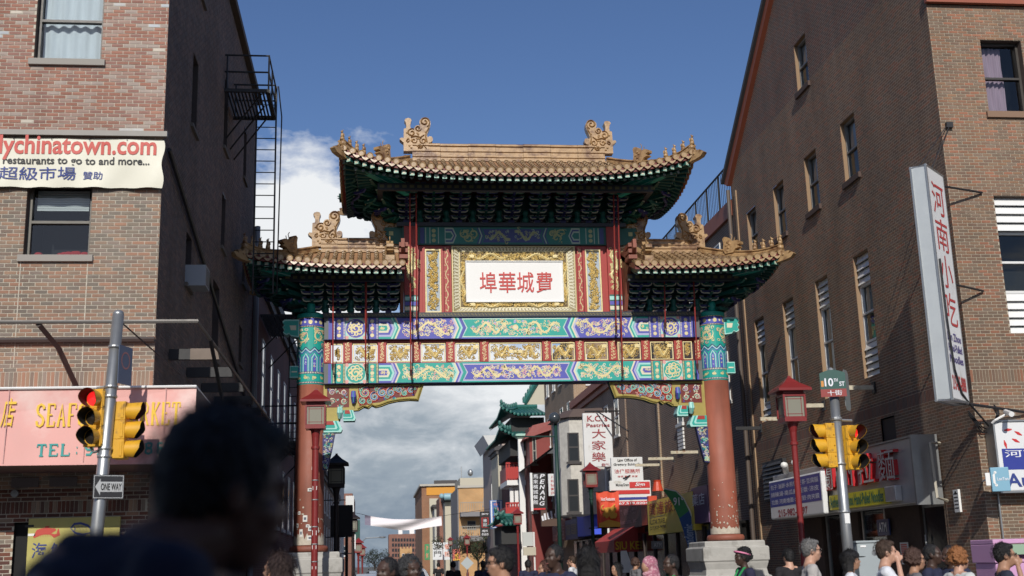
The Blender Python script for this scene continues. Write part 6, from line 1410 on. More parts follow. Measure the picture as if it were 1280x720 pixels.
# ------------------------------------------------ traffic signals
SY = mat('signal_yellow', (.66, .35, .02), .45, var=.12, vs=7, stain=((.30, .16, .03), .22, 9)); SB = mat('signal_black', (.01, .01, .01), .6)
LRED = mat('red_lens_lit', (.85, .02, .02), .3, emit=1.1); LOFF = mat('dark_lens', (.02, .015, .01), .3)
def signal_head(root, origin, yaw, K=1.0):
    "three lamp head facing local -y, yaw about z; origin = middle of the back"
    ca, sa = math.cos(yaw), math.sin(yaw)
    def T(x, y, z): x *= K; y *= K; return (origin[0] + x * ca - y * sa, origin[1] + x * sa + y * ca, origin[2] + z * K)
    hm = None
    for k in range(3):
        z = .25 * (1 - k); b = MB()
        pts = [T(x, y, z + dz) for dz in (-.125, .125) for (x, y) in ((-.12, -.16), (.12, -.16), (.12, .0), (-.12, .0))]
        b.add(pts, [(0, 3, 2, 1), (4, 5, 6, 7), (0, 1, 5, 4), (1, 2, 6, 5), (2, 3, 7, 6), (3, 0, 4, 7)])
        b.add([T(x, y, z + dz) for dz in (-.10, .10) for (x, y) in ((-.13, -.14), (.13, -.14), (.13, -.10), (-.13, -.10))], [(0, 3, 2, 1), (4, 5, 6, 7), (0, 1, 5, 4), (1, 2, 6, 5), (2, 3, 7, 6), (3, 0, 4, 7)])
        h = b.build('signal_section', SY, root, bevel=.008)
        b = MB(); n = 18; r0, r1 = .112, .122; vs = []
        for (rr, y0_) in ((r0, -.16), (r1, -.36)):
            for i in range(n + 1):
                g = -PI * .25 + 2 * PI * .78 * i / n if 0 else math.radians(-62 + 304 * i / n); yy = y0_ if y0_ > -.2 else (-.36 + .10 * max(0, -math.sin(g)))
                vs.append(T(rr * math.cos(g), yy, z + rr * math.sin(g)))
        inn = [tuple(np.array(v) * 1.0) for v in vs]
        b.add(vs, [(i, i + 1, n + 2 + i, n + 1 + i) for i in range(n)], 0)
        vs_in = []
        for (rr, y0_) in ((r0 - .006, -.161), (r1 - .006, -.358)):
            for i in range(n + 1):
                g = math.radians(-62 + 304 * i / n); yy = y0_ if y0_ > -.2 else (-.358 + .10 * max(0, -math.sin(g))); vs_in.append(T(rr * math.cos(g), yy, z + rr * math.sin(g)))
        b.add(vs_in, [(i, i + 1, n + 2 + i, n + 1 + i) for i in range(n)], 1)
        b.build('visor', [SY, SB], h, smooth=True)
        b = MB(); b.add([T(.095 * math.cos(2 * PI * i / 16), -.165, z + .095 * math.sin(2 * PI * i / 16)) for i in range(16)] + [T(0, -.195, z)], [(i, (i + 1) % 16, 16) for i in range(16)]); b.build('lens', LRED if k == 0 else LOFF, h, smooth=True)
    for k in range(5): b = MB(); b.ell(T(.125, -.03, -.36 + k * .18), .012, .02, .012, nu=6, nv=4); b.build('hinge', SY, root)
def pole_at(px, py, Yp, ztop, lean=0.0):
    p = P(px, py, Y=Yp); return float(p[0])
# left signal
YL = 14.8; ZL = lambda py, px=130: float(P(px, py, Y=YL)[2]); XL = lambda px, py: float(P(px, py, Y=YL)[0])
zbq, ztq = ZL(655), ZL(393); slope_ = (XL(148, 393) - XL(122, 655)) / (ztq - zbq)
xl = lambda z: XL(122, 655) + (z - zbq) * slope_
tl = thing('traffic_signal', 'grey pole with two yellow signal heads, red lit, in front of the pink awning', 'traffic light', (xl(0), YL, 0))
b = MB(); b.tube([(xl(0), YL, 0), (xl(2.2), YL, 2.2), (xl(ztq), YL, ztq)], [.085, .078, .07], 16); b.ell((xl(ztq), YL, ztq), .07, .07, .06); b.build('pole', GREYMET, tl, smooth=True)
for py in (484, 496, 561, 571, 434): z = ZL(py); b = MB(); b.lathe((xl(z), YL, z), [(.083, -.016), (.088, 0), (.083, .016)], 14); b.build('clamp_band', GREYMET, tl)
signal_head(tl, (XL(122, 522), YL + .06, ZL(523)), math.radians(-14), .93); signal_head(tl, (XL(141, 537), YL + .14, ZL(537)), math.radians(84), .93)
b = MB(); b.tube([(xl(ZL(483)), YL, ZL(483)), (XL(122, 486), YL, ZL(485)), (XL(118, 490), YL, ZL(492))], .02, 6); b.tube([(xl(ZL(562)), YL, ZL(562)), (XL(117, 565), YL, ZL(565)), (XL(113, 560), YL, ZL(558))], .02, 6); b.build('arm', GREYMET, tl)
zz5 = ZL(433); xx5 = xl(zz5)
ns = thing('parking_sign', 'no parking sign seen edge on high on the left signal pole', 'sign', (xx5, YL - .1, zz5)); FZs = frame((xx5 + .07, YL - .05, 0), (.35, .94, 0), (.94, -.35, 0))
b = MB(); b.fbox(FZs, -.02, .28, ZL(480), ZL(432), -.004, .004); b.build('plate', mat('sign_back_blue', (.10, .13, .20), .5), ns); b = MB(); b.ribbon(FZs, [(.13 + .09 * math.cos(a / 3), ZL(450) + .10 * math.sin(a / 3)) for a in range(20)], .02, .006, 0, 0, False); b.build('ring', mat('faded_red', (.35, .16, .16), .6), ns)
zo0, zo1 = ZL(624), ZL(594); xo_ = XL(119, 610)
ow = thing('one_way_sign', 'black and white ONE WAY arrow sign on the left signal pole', 'sign', (xo_, YL - .12, zo0)); FO = frame((xo_, YL - .12, 0), (.92, .38, 0), (.38, -.92, 0)); W9 = .36
b = MB(); b.fbox(FO, .0, W9, zo0, zo1, -.006, 0); b.build('plate', mat('sign_dark', (.03, .03, .032), .45), ow, bevel=.003)
zm = (zo0 + zo1) / 2
b = MB(); b.poly(FO, [(.025, zm), (.085, zm + .10), (.085, zm + .06), (W9 - .02, zm + .06), (W9 - .02, zm - .06), (.085, zm - .06), (.085, zm - .10)], .002); b.build('arrow', mat('sign_white', (.45, .46, .46), .5), ow); text('ONE WAY', FO, .09, W9 - .03, zm - .042, zm + .042, .003, BLKL, ow, bold=.02)
b = MB(); e1 = .008
for (u0, u1, z0, z1) in ((e1, W9 - e1, zo0 + e1, zo0 + 2 * e1), (e1, W9 - e1, zo1 - 2 * e1, zo1 - e1), (e1, 2 * e1, zo0 + 2 * e1, zo1 - 2 * e1), (W9 - 2 * e1, W9 - e1, zo0 + 2 * e1, zo1 - 2 * e1)): b.quad(FO, u0, u1, z0, z1, .002)
b.build('border', mat('sign_white', (.45, .46, .46)), ow)
# right signal
YR = 17.4; xr = float(P(1052, 600, Y=YR)[0]); zr_ = lambda py: float(P(1050, py, Y=YR)[2])
tr_ = thing('traffic_signal', 'grey pole with two yellow signal heads below the green street name sign', 'traffic light', (xr, YR, 0))
b = MB(); b.tube([(xr, YR, 0), (xr, YR, zr_(490))], [.085, .072], 16); b.build('pole', GREYMET, tr_, smooth=True)
for py in (523, 580, 640, 524.5): b = MB(); b.lathe((xr, YR, zr_(py)), [(.088, -.015), (.093, 0), (.088, .015)], 14); b.build('clamp_band', GREYMET, tr_)
signal_head(tr_, (xr - .08, YR, zr_(557)), math.radians(-88), .9); signal_head(tr_, (xr + .17, YR + .05, zr_(560)), math.radians(20), .9)
b = MB(); b.tube([(xr, YR, zr_(525)), (xr + .25, YR, zr_(526))], .02, 6); b.build('arm', GREYMET, tr_)
b = MB(); b.quad(frame((xr, YR - .085, 0), (1, 0, 0), (0, -1, 0)), -.04, .04, 2.05, 2.2, 0); b.build('sticker', WHITE, tr_)
sn = thing('street_name_sign', 'green 10TH ST street name sign with red Chinese strip on the signal pole', 'sign', (xr, YR - .1, 4.1)); FSn = frame((xr - .02, YR - .12, 0), (.97, -.2, 0), (-.2, -.97, 0))
zg0, zg1 = zr_(497), zr_(466)
b = MB(); b.fbox(FSn, -.22, .17, zg0, zg1 - .02, -.006, 0, 0); n_ = 10; b.poly(FSn, [(-.22, zg1 - .02)] + [(-.22 + .39 * i / n_, zg1 - .02 + .05 * math.sin(PI * i / n_)) for i in range(1, n_)] + [(.17, zg1 - .02)], 0, -.006, 0); b.build('plate', mat('sign_green', (.012, .075, .06), .5), sn)
b = MB(); b.quad(FSn, -.22, .17, zg0, zg0 + .12, .002); b.build('red_strip', mat('sign_red', (.26, .03, .025), .5), sn)
text('10', FSn, -.15, -.02, zg0 + .16, zg0 + .29, .002, WI, sn, bold=.03); text('TH', FSn, -.01, .05, zg0 + .23, zg0 + .28, .002, WI, sn, bold=.02); text('ST', FSn, .07, .15, zg0 + .16, zg0 + .23, .002, WI, sn, bold=.03); text('十街', FSn, -.12, .10, zg0 + .02, zg0 + .10, .003, WI, sn, bold=.03)
b = MB(); b.quad(FSn, -.205, -.165, zg0 + .16, zg0 + .25, .002); b.build('orange_mark', mat('sign_orange', (.6, .25, .04), .5), sn)
gs = thing('blank_sign_back', 'rounded grey metal back of a sign facing away beside the street name', 'sign', (xr + .2, YR, 4.0)); Fg = frame((xr + .24, YR + .05, 0), (.6, .8, 0), (.8, -.6, 0))
b = MB(); z0, z1 = zr_(513), zr_(462); b.poly(Fg, [(-.15, z0 + .06), (-.09, z0), (.09, z0), (.15, z0 + .06), (.15, z1 - .06), (.09, z1), (-.09, z1), (-.15, z1 - .06)], 0, -.008); b.build('plate', mat('aluminium_back', (.26, .28, .27), .5, .4), gs)
b = MB(); b.ell((xr - .02, YR, zg1 + .04), .05, .05, .05); b.build('cap', GREYMET, tr_)

# ------------------------------------------------ lantern lamps
LR = mat('lamp_red_paint', (.21, .022, .022), .4, var=.06, coat=.2); LG = mat('lamp_green_paint', (.012, .045, .035), .45); LBK = mat('lamp_dark_paint', (.02, .012, .012), .5); FROST = mat('frosted_lamp_glass', (.22, .215, .17), .5)
def lamp(x, y, ztop, lab, pm, hm=LR, s_=1.0, grp=None, yaw=0.0, pr_=.055, stick=False):
    t = thing('street_lamp', lab, 'street lamp', (x, y, 0), grp); o = (x, y, 0); k = s_; zb = ztop - .86 * k
    b = MB(); b.lathe(o, [(.16, 0), (.16, .25), (.11, .32), (.10, .9), (pr_ + .01, .95), (pr_, 1.0), (pr_, zb - .42 * k), (pr_ + .02, zb - .41 * k), (pr_ + .02, zb - .36 * k), (pr_, zb - .35 * k), (pr_ + .01, zb - .18 * k), (.10 * k, zb - .03), (.15 * k, zb)], 14); b.build('post', pm, t, smooth=False)
    b = MB(); b.lathe((x, y, zb), [(.15 * k, 0), (.205 * k, .0), (.205 * k, .09 * k), (.19 * k, .09 * k)], sq=True)
    for sx_ in (-1, 1):
        for sy_ in (-1, 1): b.box(x + sx_ * .195 * k - .018, x + sx_ * .195 * k + .018, y + sy_ * .195 * k - .018, y + sy_ * .195 * k + .018, zb + .09 * k, zb + .50 * k)
    b.lathe((x, y, zb), [(.205 * k, .46 * k), (.205 * k, .50 * k), (.19 * k, .52 * k), (.19 * k, .56 * k)], sq=True)
    b.build('lantern_frame', hm, t)
    b = MB(); b.lathe((x, y, zb), [(.19 * k, .56 * k), (.31 * k, .555 * k), (.31 * k, .60 * k), (.14 * k, .72 * k), (.03 * k, .83 * k), (.03 * k, .86 * k)], sq=True); b.build('lantern_roof', hm, t)
    for i in range(4):
        a = i * PI / 2; Fp = frame((x, y, 0), (math.cos(a), math.sin(a), 0), (math.sin(a), -math.cos(a), 0)); b = MB(); b.quad(Fp, -.177 * k, .177 * k, zb + .09 * k, zb + .46 * k, .185 * k); b.build('lamp_glass', FROST, t)
        b = MB(); q_ = .13 * k
        for (u0, u1, z0, z1) in ((-q_ - .02, q_ + .02, zb + .13 * k, zb + .142 * k), (-q_ - .02, q_ + .02, zb + .405 * k, zb + .417 * k), (-q_ - .006, -q_ + .006, zb + .09 * k, zb + .46 * k), (q_ - .006, q_ + .006, zb + .09 * k, zb + .46 * k)): b.quad(Fp, u0, u1, z0, z1, .187 * k)
        b.build('lattice', hm, t)
    if stick:
        for z in (1.75, 2.1, 2.45, 3.0, 3.4): b = MB(); b.lathe((x, y, z), [(pr_ + .003, -.012), (pr_ + .006, 0), (pr_ + .003, .012)], 12); b.build('steel_band', GREYMET, t)
        for (z, h) in ((2.28, .1), (2.0, .08), (3.2, .08), (1.6, .06)): b = MB(); Fr = ring_frame(x, y, pr_ + .003); b.add([Fr(-.05, z, .001), Fr(.04, z, .001), Fr(.04, z + h, .001), Fr(-.05, z + h, .001)], [(0, 1, 2, 3)]); b.build('sticker', WHITE, t)
    return t
GL = 'lantern street lamps'
lamp(float(P(988, 500, Y=20.8)[0]), 20.8, float(P(988, 470, Y=20.8)[2]), 'red lantern street lamp left of the right traffic signal', LR, grp=GL)
lamp(float(P(395, 500, Y=25)[0]), 25.0, float(P(395, 486, Y=25)[2]), 'red lantern street lamp in front of the left gate column', LR, grp=GL, pr_=.07, stick=True)
for (px, ptop, pm, hm, lab, XX) in ((742, 578, LG, LR, 'green posted red lantern lamp under the pastry shop sign', 7.4), (648, 635, LR, LR, 'all red lantern lamp below the small green tiled roof', 7.4), (624, 640, LG, LR, 'green posted red lantern lamp before the tan balconied house', 7.4), (584, 668, LR, LR, 'red lantern lamp in front of the tan balconied building', 7.4), (563, 671, LG, LR, 'green posted lamp beside the orange brick building', 7.4)):
    q_ = P(px, 690, X=XX); y_ = float(q_[1]); lamp(XX, y_, float(P(px, ptop, Y=y_)[2]), lab, pm, hm, grp=GL, pr_=.06)
for (px, ptop, lab, hm) in ((420, 567, 'dark lantern lamp just right of the left gate column', LBK), (441, 640, 'second dark lantern lamp down the left pavement', LBK), (448, 672, 'red lantern lamp far down the left pavement', LR), (453, 680, 'smallest red lantern lamp on the left pavement', LR)):
    q_ = P(px, 690, X=-1.0); y_ = float(q_[1]); lamp(-1.0, y_, float(P(px, ptop, Y=y_)[2]), lab, LBK if hm is LBK else LR, hm, grp=GL)
# plain green pole with round lamp
yq = float(P(697, 600, X=7.4)[1]); gp = thing('street_light', 'dark green pole with round hooded lamp and long side arm', 'street light', (7.4, yq, 0)); zt9 = float(P(697, 523, Y=yq)[2])
b = MB(); b.tube([(7.4, yq, 0), (7.4, yq, zt9)], [.10, .07], 12); b.build('pole', LG, gp, smooth=True)
b = MB(); b.tube([(7.4, yq, zt9 - .75), (5.6, yq, zt9 - .72)], .035, 6); b.build('arm', LG, gp)
b = MB(); b.ell((7.35, yq - .1, zt9), .24, .24, .24, nu=14, nv=10); b.build('lamp_head', mat('smoked_globe', (.05, .06, .07), .2), gp, smooth=True)
# sign boxes on the left pavement
q_ = P(427, 690, X=-1.0)
for (px0, px1, py0, py1, X_, lab) in ((413, 441, 631, 671, -1.0, 'large black signboard hung across the left pavement poles'),):
    y_ = 40.0; a = P(px0, py1, Y=y_); c = P(px1, py0, Y=y_); t = thing('street_signboard', lab, 'signboard', (a[0], y_, 0)); b = MB(); b.box(a[0], c[0], y_, y_ + .2, a[2], c[2]); b.build('board', mat('black_board', (.012, .010, .010), .6), t, bevel=.02); b = MB()
    for x in (a[0] + .25, c[0] - .2): b.tube([(x, y_ + .1, 0), (x, y_ + .1, a[2])], .05, 8)
    b.build('pole', BLACK, t)
# pink news box and grey utility cabinet
nb = thing('newspaper_box', 'pink newspaper vending box on the right corner pavement', 'newspaper box', (8.35, 14.9, .13)); bx = float(P(1243, 690, Y=14.9)[0]); by = 14.9; PKB = mat('pink_plastic', (.62, .34, .55), .4)
ztb = float(P(1250, 674, Y=14.9)[2])
b = MB(); b.box(bx, bx + .95, by, by + .55, .2, ztb - .30); b.build('cabinet', PKB, nb, bevel=.02)
b = MB(); b.box(bx - .02, bx + .97, by - .03, by + .58, ztb - .06, ztb); b.box(bx - .02, bx + .06, by - .03, by + .58, ztb - .30, ztb - .061); b.box(bx + .89, bx + .97, by - .03, by + .58, ztb - .30, ztb - .061); b.box(bx + .061, bx + .889, by - .02, by, ztb - .30, ztb - .26); b.build('hood', PKB, nb, bevel=.01)
b = MB(); b.box(bx + .12, bx + .85, by - .028, by - .022, ztb - .20, ztb - .07); b.build('title_panel', mat('title_panel', (.30, .42, .30), .4), nb); b = MB(); b.box(bx + .1, bx + .85, by + .1, by + .12, ztb - .29, ztb - .08); b.build('back_window', mat('purple_shade', (.28, .12, .26), .5), nb)
for xx in (bx + .08, bx + .87): b = MB(); b.box(xx - .03, xx + .03, by + .05, by + .5, .13, .2); b.build('foot', BLACK, nb)
uc_ = thing('utility_cabinet', 'pale grey steel utility cabinet behind the people at the signal', 'cabinet', (7.6, 18.0, .13)); cx0 = float(P(1072, 690, Y=17.9)[0]); cx1 = float(P(1107, 690, Y=17.9)[0]); zc1 = float(P(1090, 678, Y=17.9)[2])
b = MB(); b.box(cx0, cx1, 17.9, 18.4, .13, zc1); b.build('body', mat('cabinet_grey', (.33, .37, .38), .45, var=.05), uc_, bevel=.015); b = MB(); b.box(cx0 - .02, cx1 + .02, 17.88, 18.42, zc1, zc1 + .03); b.build('lid', mat('cabinet_grey', (0, 0, 0)), uc_)
b = MB(); b.disc(frame((0, 17.9, 0), (1, 0, 0), (0, -1, 0)), cx0 + .27, zc1 - .15, .045, .002, d1=.01); b.build('lock_plate', GREYMET, uc_); b = MB(); b.box(cx0 + .05, cx0 + .14, 17.892, 17.898, zc1 - .07, zc1 - .04); b.build('label_plate', WHITE, uc_)
# ---------------------------------------------------------------- the street beyond the gate
def fR(x): return frame((x, 0, 0), (0, 1, 0), (-1, 0, 0))
def fS(y): return frame((0, y, 0), (1, 0, 0), (0, -1, 0))
def bz(px, py, Y): p = P(px, py, Y=Y); return float(p[0]), float(p[2])
def block(lab, x0, x1, y0, y1, h, m, wins=(), corn=None, nm='row_building', cat='building', frm=FR_WH):
    t = thing(nm, lab, cat, (x0, y0, 0)); b = MB(); b.box(x0, x1, y0, y1, 0, h); b.build('wall', m, t)
    if corn: b = MB(); b.box(x0 - .25, x1 + .2, y0 - .2, y1 + .1, h, h + .35); b.box(x0 - .12, x1 + .1, y0 - .1, y1, h - .25, h - .002); b.build('cornice', corn, t)
    for (F, a, c, e_, f_) in wins: far_window(F, a, c, e_, f_, t, frm=frm)
    return t
DKC = mat('dark_cornice', (.06, .055, .055), .7)
# right row, going away from the gate
r4 = block('dark brown brick row building with grey slatted windows behind the law office sign', 9.9, 17, 46, 57.9, 9.0, BRN, [(fR(9.9), y, y + .8, z, z + 1.5) for y in (47.2, 49.4, 51.6, 54) for z in (3.9, 6.6)], tr)
r5 = block('tall tan and brown brick building rising behind the pastry shop sign', 9.9, 18, 58, 68.3, 13.0, BRT, [(fR(9.9), y, y + .9, z, z + 1.6) for y in (59.2, 61.6, 64, 66.4) for z in (5, 8, 10.9)] + [(fS(58), x, x + .7, 10.3, 11.8) for x in (10.6, 12.5)])
# white stone bay
wbay = thing('bay_front', 'white stone bay with dark cornice and two windows left of the pastry sign', 'bay window', (9.2, 50.4, 0)); yb9 = 50.4
x0, zt9 = bz(701, 522, yb9); x1 = 9.9; z0w = bz(720, 643, yb9)[1]
rough_white = mat('rough_white_stone', (.56, .54, .49), .85, var=.25, vs=5, bump=.6, bs=10)
b = MB(); b.add([(x0, yb9 + .6, z0w), (x0 + .35, yb9, z0w), (x1, yb9, z0w), (x1, yb9 + 3, z0w), (x0, yb9 + 2.6, z0w), (x0, yb9 + .6, zt9), (x0 + .35, yb9, zt9), (x1, yb9, zt9), (x1, yb9 + 3, zt9), (x0, yb9 + 2.6, zt9)], [(0, 1, 6, 5), (1, 2, 7, 6), (2, 3, 8, 7), (3, 4, 9, 8), (4, 0, 5, 9), (5, 6, 7, 8, 9), (4, 3, 2, 1, 0)]); b.build('stone_wall', rough_white, wbay)
b = MB(); b.add([(x0 - .2, yb9 + .5, zt9), (x0 + .3, yb9 - .2, zt9), (x1, yb9 - .2, zt9 + .0), (x1, yb9 + 3, zt9), (x0 - .2, yb9 + 2.8, zt9), (x0 + .2, yb9 + .8, zt9 + .35), (x0 + .6, yb9 + .1, zt9 + .38), (x1, yb9 + .1, zt9 + .42), (x1, yb9 + 3, zt9 + .42), (x0 + .2, yb9 + 2.6, zt9 + .35)], [(0, 1, 6, 5), (1, 2, 7, 6), (2, 3, 8, 7), (3, 4, 9, 8), (4, 0, 5, 9), (5, 6, 7, 8, 9), (4, 3, 2, 1, 0)]); b.build('cornice', mat('brown_cornice', (.10, .07, .06), .7), wbay)
for (ya_, yb2) in ((541, 577), (599, 640)):
    a, zt = bz(709, ya_, yb9); c, zb = bz(726, yb2, yb9); far_window(fS(yb9), a, c - .05, zb, zt, wbay, frm=DKC)
b = MB(); b.tube([(x1 - .05, yb9 - .08, .2), (x1 - .05, yb9 - .08, zt9)], .05, 6); b.build('downpipe', WHITE, wbay)
# pastry shop sign
def flat_sign(lab, px0, px1, py0, py1, Y, nm='shop_sign', th=.15, m=LB, cat='sign'):
    x0, zb = bz(px0, py1, Y); x1, zt = bz(px1, py0, Y); t = thing(nm, lab, cat, (x0, Y, zb)); b = MB(); b.box(x0, x1, Y, Y + th, zb, zt); b.build('board', m, t, bevel=.02); return t
def st(body, px0, px1, py0, py1, Y, m, t, **k): a, z0 = bz(px0, py1, Y - .01); c, z1 = bz(px1, py0, Y - .01); text(body, fS(Y - .012), a, c, z0, z1, 0, m, t, **k)
kc = flat_sign('white pastry shop lightbox with dark red Chinese characters on the right row', 731, 764, 516, 584, 47.0)
MRI = mat('maroon_ink', (.30, .04, .05))
st("K.C.'s", 734, 759, 519, 527, 47, MRI, kc, bold=.03); st('Pastries', 733, 762, 529, 534, 47, MRI, kc, bold=.02)
for i, ch in enumerate('大家樂'): st(ch, 740, 757, 536 + i * 14.5, 548 + i * 14.5, 47, MRI, kc, bold=.02, name='character')
st('麵包', 752, 762, 579, 583, 47, MRI, kc)
b = MB(); zk = bz(740, 514, 47)[1]; b.tube([(bz(731, 514, 47)[0], 47.05, zk), (9.9, 47.05, zk)], .03, 5); b.tube([(bz(745, 514, 47)[0], 46.9, zk), (9.9, 45.5, zk - 1)], .03, 5); b.build('mount_bar', BLACK, kc)
lw = flat_sign('white law office sign with black and red lettering below the pastry sign', 765, 803, 571, 603, 41.5)
st('Law Office of', 772, 796, 573, 577, 41.5, BLKL, lw); st('Gregory Schinella', 767, 801, 578.5, 583, 41.5, BLKL, lw); st('法律服務所', 768, 800, 586, 592, 41.5, RI, lw); st('移民 離婚 商業', 772, 797, 594, 597, 41.5, RI, lw)
wu = flat_sign('wide red and white money transfer sign under the law office sign', 763, 813, 600, 632, 41.0)
st('MoneyGram', 770, 786, 604, 609, 41, BLKL, wu); b = MB(); a, z0 = bz(787, 610, 40.99); c, z1 = bz(812, 602, 40.99); b.box(a, c, 40.98, 40.99, z0, z1); a, z0 = bz(764, 618, 40.99); c, z1 = bz(812, 612, 40.99); b.box(a, c, 40.98, 40.99, z0, z1); a, z0 = bz(764, 632, 40.99); c, z1 = bz(812, 626, 40.99); b.box(a, c, 40.98, 40.99, z0, z1); b.build('red_field', mat('logo_red', (.55, .03, .03)), wu)
st('Sign', 794, 806, 603, 609, 40.98, WI, wu, shear=.3, bold=.03); b = MB(); a, z0 = bz(764, 625, 40.99); c, z1 = bz(812, 621, 40.99); b.box(a, c, 40.981, 40.99, z0, z1); b.build('blue_field', mat('blue_print', (0, 0, 0)), wu); st('267.519.0204', 770, 810, 627, 631, 40.975, WI, wu, bold=.02)
b = MB()
for (px, py) in ((780, 598), (800, 615)): a, z = bz(px, py, 41.2); b.tube([(a, 41.3, z), (9.9, 42.2, z + .5)], .03, 5)
b.build('mount_bar', BLACK, wu)
lam = thing('wall_lamp', 'red cone shade lamp on the wall right of the law office sign', 'lamp', (9.5, 39, 3.9)); a, z = bz(822, 610, 39); b = MB(); b.lathe((a, 39, z - .1), [(.20, 0), (.18, .05), (.12, .3), (.14, .36)], 12); b.build('shade', mat('orange_red', (.55, .06, .02), .5), lam)
# shopfront signs along the right facade (facing the street)
def side_sign(lab, px0, px1, py0a, py1a, X, m, th=.3, nm='shop_sign', cat='sign'):
    "board lying along the facade: left edge px0, right edge px1 (nearer)"
    pa = P(px0, py1a, X=X); pb = P(px0, py0a, X=X); pc = P(px1, py0a, X=X); ya_, yb_ = float(pc[1]), float(pa[1]); t = thing(nm, lab, cat, (X, ya_, float(pa[2]))); b = MB(); b.box(X, X + th, ya_, yb_, float(pa[2]), float(pb[2])); b.build('board', m, t); return t, ya_, yb_, float(pa[2]), float(pb[2])
YB = mat('yellow_shop_board', (.86, .68, .10), .5); MB_ = mat('maroon_shop_board', (.17, .05, .045), .5)
FX = M_F(frame((9.38, 0, 0), (0, 1, 0), (-1, 0, 0)))
t, ya_, yb_, z0, z1 = side_sign('yellow travel shop board with red Chinese characters beside the feather flag', 811, 866, 627, 669, 9.4, YB)
z0, z1 = float(P(811, 667, X=9.4)[2]), float(P(811, 627, X=9.4)[2])
text('萬達旅遊', FX, -yb_ + .3, -ya_ - 1.2, z0 + .58, z1 - .08, .0, mat('brick_red_ink', (.40, .06, .04), .5), t); text('ALLSTAR TRAVEL', FX, -yb_ + .3, -yb_ + 2.6, z0 + .28, z0 + .44, 0, BLKL, t); text('(215)829-9888', FX, -yb_ + .3, -yb_ + 2.6, z0 + .08, z0 + .22, 0, BLKL, t)
b = MB(); b.ribbon(FX, [(-yb_ + .4, z0 + .5), (-yb_ + 2.6, z0 + .54)], .05, .002); b.build('underline', NAVL, t)
t, ya_, yb_, z0, z1 = side_sign('purple and grey shop board between the flag and the gate column', 866.5, 884, 610, 655, 9.42, mat('violet_shop_board', (.16, .08, .16), .5)); text('藥店', FX, -yb_ + .2, -ya_ - .2, z0 + .5, z1 - .2, .0, WI, t)
t, ya_, yb_, z0, z1 = side_sign('dark red shop board behind the red and gold street banner', 762, 802, 636, 664, 9.5, MB_); FX2 = M_F(frame((9.48, 0, 0), (0, 1, 0), (-1, 0, 0))); text('美麗香·髮', FX2, -yb_ + .5, -ya_ - .5, z0 + .5, z1 - .15, 0, mat('dull_pink_ink', (.42, .2, .2), .5), t); text('Wong & Associates, Inc.', FX2, -yb_ + .5, -ya_ - .8, z0 + .12, z0 + .35, 0, mat('dull_pink_ink', (0, 0, 0)), t)
t, ya_, yb_, z0, z1 = side_sign('orange red shop board end right of the dark red board', 802.4, 810.5, 622, 657, 9.45, mat('orange_red', (0, 0, 0)))
t, ya_, yb_, z0, z1 = side_sign('blue shop awning fascia behind the green street light pole', 722, 742, 640, 671, 9.3, mat('bright_blue_vinyl', (.05, .10, .75), .5), nm='shop_awning', cat='awning')
t, ya_, yb_, z0, z1 = side_sign('slate blue restaurant fascia with pale characters left of the blue awning', 707, 721.5, 651, 675, 9.3, mat('slate_fascia', (.09, .08, .16), .5)); text('富臨', M_F(fR(9.29)), -yb_ + .3, -ya_ - .3, z0 + .2, z1 - .2, 0, mat('tan_ink', (.3, .22, .14), .5), t)
t, ya_, yb_, z0, z1 = side_sign('dull red restaurant fascia at the far end of the blue awning', 691, 706.5, 652, 677, 9.3, mat('dull_red_fascia', (.26, .06, .055), .5)); text('飯店', M_F(fR(9.29)), -yb_ + .3, -ya_ - .3, z0 + .2, z1 - .2, 0, mat('dull_pink_ink', (0, 0, 0)), t)
# red sloping awning SIU KEE
ra = thing('shop_awning', 'sloping red shop awning with yellow lettering under the dragon banner', 'awning', (8.9, 45.5, 2.3)); xa_, za_ = bz(734, 690, 46.0); xb_, zb3 = bz(772, 666, 46.0)
b = MB(); y0_, y1_ = 43.5, 47.5; zf0 = bz(745, 691, 44)[1]; zf1 = bz(760, 674, 44)[1]
b.add([(8.7, y0_, zf0), (8.7, y1_, zf0), (8.7, y1_, zf0 + .42), (8.7, y0_, zf0 + .42), (9.88, y0_, zf0 + 1.15), (9.88, y1_, zf0 + 1.15), (9.88, y0_, zf0)], [(0, 1, 2, 3), (3, 2, 5, 4), (0, 3, 4, 6)]); b.build('canvas', mat('red_canvas', (.48, .05, .04), .6), ra)
text('SIU KEE', fS(y0_ - .01), 8.75, 9.8, zf0 + .08, zf0 + .38, .004, YEL, ra, bold=.03)
